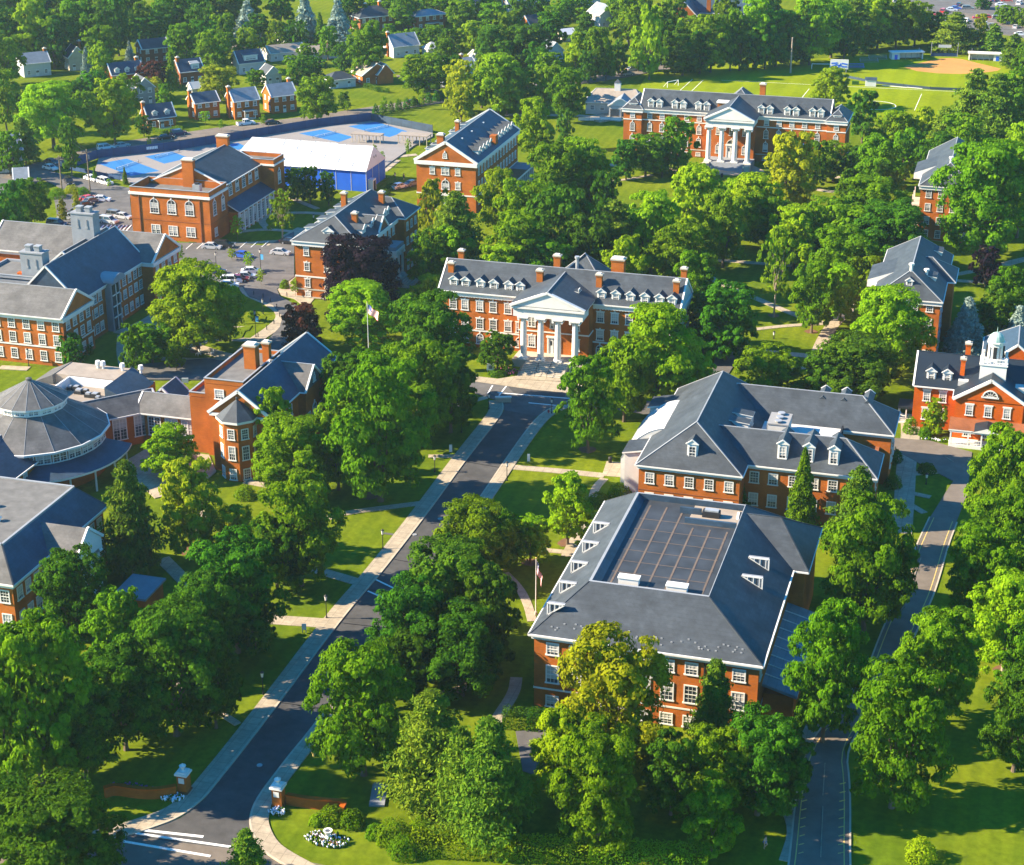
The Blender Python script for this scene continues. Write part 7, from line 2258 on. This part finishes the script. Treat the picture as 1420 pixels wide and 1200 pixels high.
def shrub(px, py, w, h, key='leaf_M', desc='round green shrub', label=None):
    x, y = at(px, py)
    m = blob_leaves(w, w, h, int(px * 7 + py), int(500 + 260 * w), .13, key)
    o = link('shrub', m, None, (x, y, 0))
    o['category'] = 'shrub'
    if label: o['label'] = label; o['group'] = 'shrubs'
    else: later(o, desc, px, py, 'shrubs')


for a in [(545, 1165, 4.5, 2.6), (585, 1160, 3.5, 2.4), (560, 1185, 3.6, 2.4), (520, 1160, 2.2, 1.6), (488, 1143, 3.2, 1.8), (460, 1138, 3.6, 1.8), (440, 1142, 2.0, 1.2, 'leaf_L', 'lime green shrub'), (1276, 1190, 3.6, 2.6, 'leaf_L', 'lime green shrub'), (860, 690, 4.5, 2.4), (830, 700, 3.6, 2.2), (880, 645, 4.0, 1.6), (1262, 600, 2.8, 3.0), (1283, 605, 2.4, 1.8),
          (320, 285, 4.2, 3.4, 'leaf_D', 'dark round shrub'), (1118, 690, 3, 2, 'leaf_D', 'dark round shrub'), (395, 400, 2.2, 2), (440, 408, 2.0, 1.4, 'leaf_B', 'reddish low shrub'), (1240, 640, 2.8, 2.4, 'leaf_D', 'dark round shrub'), (1238, 675, 3.0, 2.2, 'leaf_D', 'dark round shrub'), (1285, 655, 3.2, 1.6, 'leaf_D', 'dark round shrub'), (1180, 250, 4.2, 3.0, 'leaf_D', 'dark round shrub'),
          (440, 455, 1, 1), (300, 712, 4, 2.4, 'leaf_Y', 'yellowish shrub'), (320, 750, 4, 2.6, 'leaf_B', 'reddish low shrub'), (275, 690, 3.2, 1.6, 'leaf_D', 'dark round shrub'), (340, 690, 3.6, 2, 'leaf_M'), (690, 520, 3.6, 1.0, 'leaf_D', 'dark low shrub'), (640, 485, 6, 2.4, 'leaf_D', 'dark round shrub'), (680, 500, 5, 2.2, 'leaf_D', 'dark round shrub'), (900, 470, 5, 3, 'leaf_D', 'dark round shrub'),
          (250, 372, 4.2, 1.2), (260, 364, 3.2, 1.0), (545, 262, 4.6, 1.6, 'leaf_D', 'dark low shrub'), (533, 270, 3.6, 1.4, 'leaf_D', 'dark low shrub'), (80, 275, 5, 2.6), (100, 268, 4.2, 2.2, 'leaf_Y', 'yellowish shrub'), (60, 270, 4.2, 2.4, 'leaf_M'), (115, 270, 4, 2), (150, 400, 3.6, 1.8, 'leaf_D', 'dark low shrub'), (165, 425, 3.6, 1.4, 'leaf_D', 'dark low shrub'), (120, 490, 3, 2.0, 'leaf_D', 'dark low shrub')]:
    shrub(*a)
for i, px in enumerate((521, 531, 542, 553, 564, 574, 584, 595, 605, 614)):
    py = 160 - i * 2.3
    x, y = at(px, py)
    o = link('conical_shrub', blob_leaves(2.4, 2.4, 3.4, 40 + i, 500, .2, 'leaf_D'), None, (x, y, 0))
    o['category'] = 'shrub'
    later(o, 'small dark conical shrub in a row', px, py, 'row of conical shrubs by the street')


def hedge(pts, w, h, key, label):
    q = [Vector(at(*p)) for p in pts]
    c = sum(q, Vector((0, 0))) / len(q)
    r = thing('hedge', label, 'hedge', c.x, c.y, 0, 'clipped hedges')
    for i, (a, b2) in enumerate(zip(q[:-1], q[1:])):
        d = b2 - a
        L = d.length
        m = (a + b2) / 2 - c
        link('foliage', blob_leaves(L + w * .6, w, h, 90 + i, int(L * (w + 2 * h) * 60), .12, key, True), r, (m.x, m.y, 0), math.atan2(d.y, d.x))


hedge([(582, 1180), (700, 1186), (830, 1191), (968, 1200)], 2.8, 2.0, 'leaf_L', 'long clipped hedge along the bottom edge, lower centre')
hedge([(706, 1006), (740, 1009), (775, 1012)], 2.2, 2.2, 'leaf_D', 'dark clipped hedge left of the yellow green tree, before the library')
hedge([(862, 232), (905, 238), (940, 243)], 2.5, 1.6, 'leaf_D', 'dark clipped hedge before the left wing of the far portico hall')
hedge([(200, 182), (228, 186), (248, 181)], 2.0, 1.2, 'leaf_M', 'clipped hedge before the leftmost brick cottage')
hedge([(508, 122), (525, 127), (536, 129)], 1.6, 1.4, 'leaf_D', 'dark hedge along the corner lawn house')
settle()

# ------------------------------------------------------------------ summer haze over the whole place
hz = bpy.data.materials.new("haze")
hz.use_nodes = True
hn = hz.node_tree.nodes
hn.clear()
ho = hn.new("ShaderNodeOutputMaterial")
hv = hn.new("ShaderNodeVolumePrincipled")
hv.inputs["Color"].default_value = (0.66, 0.88, 1.0, 1)
hv.inputs["Density"].default_value = 0.000065
hv.inputs["Anisotropy"].default_value = 0.3
hz.node_tree.links.new(hv.outputs[0], ho.inputs["Volume"])
MATS['haze'] = hz
b = MB(); b.box(-1400, -400, -1.0, 1400, 1500, 126, 'haze')
tag(b.build('haze'), kind='stuff')
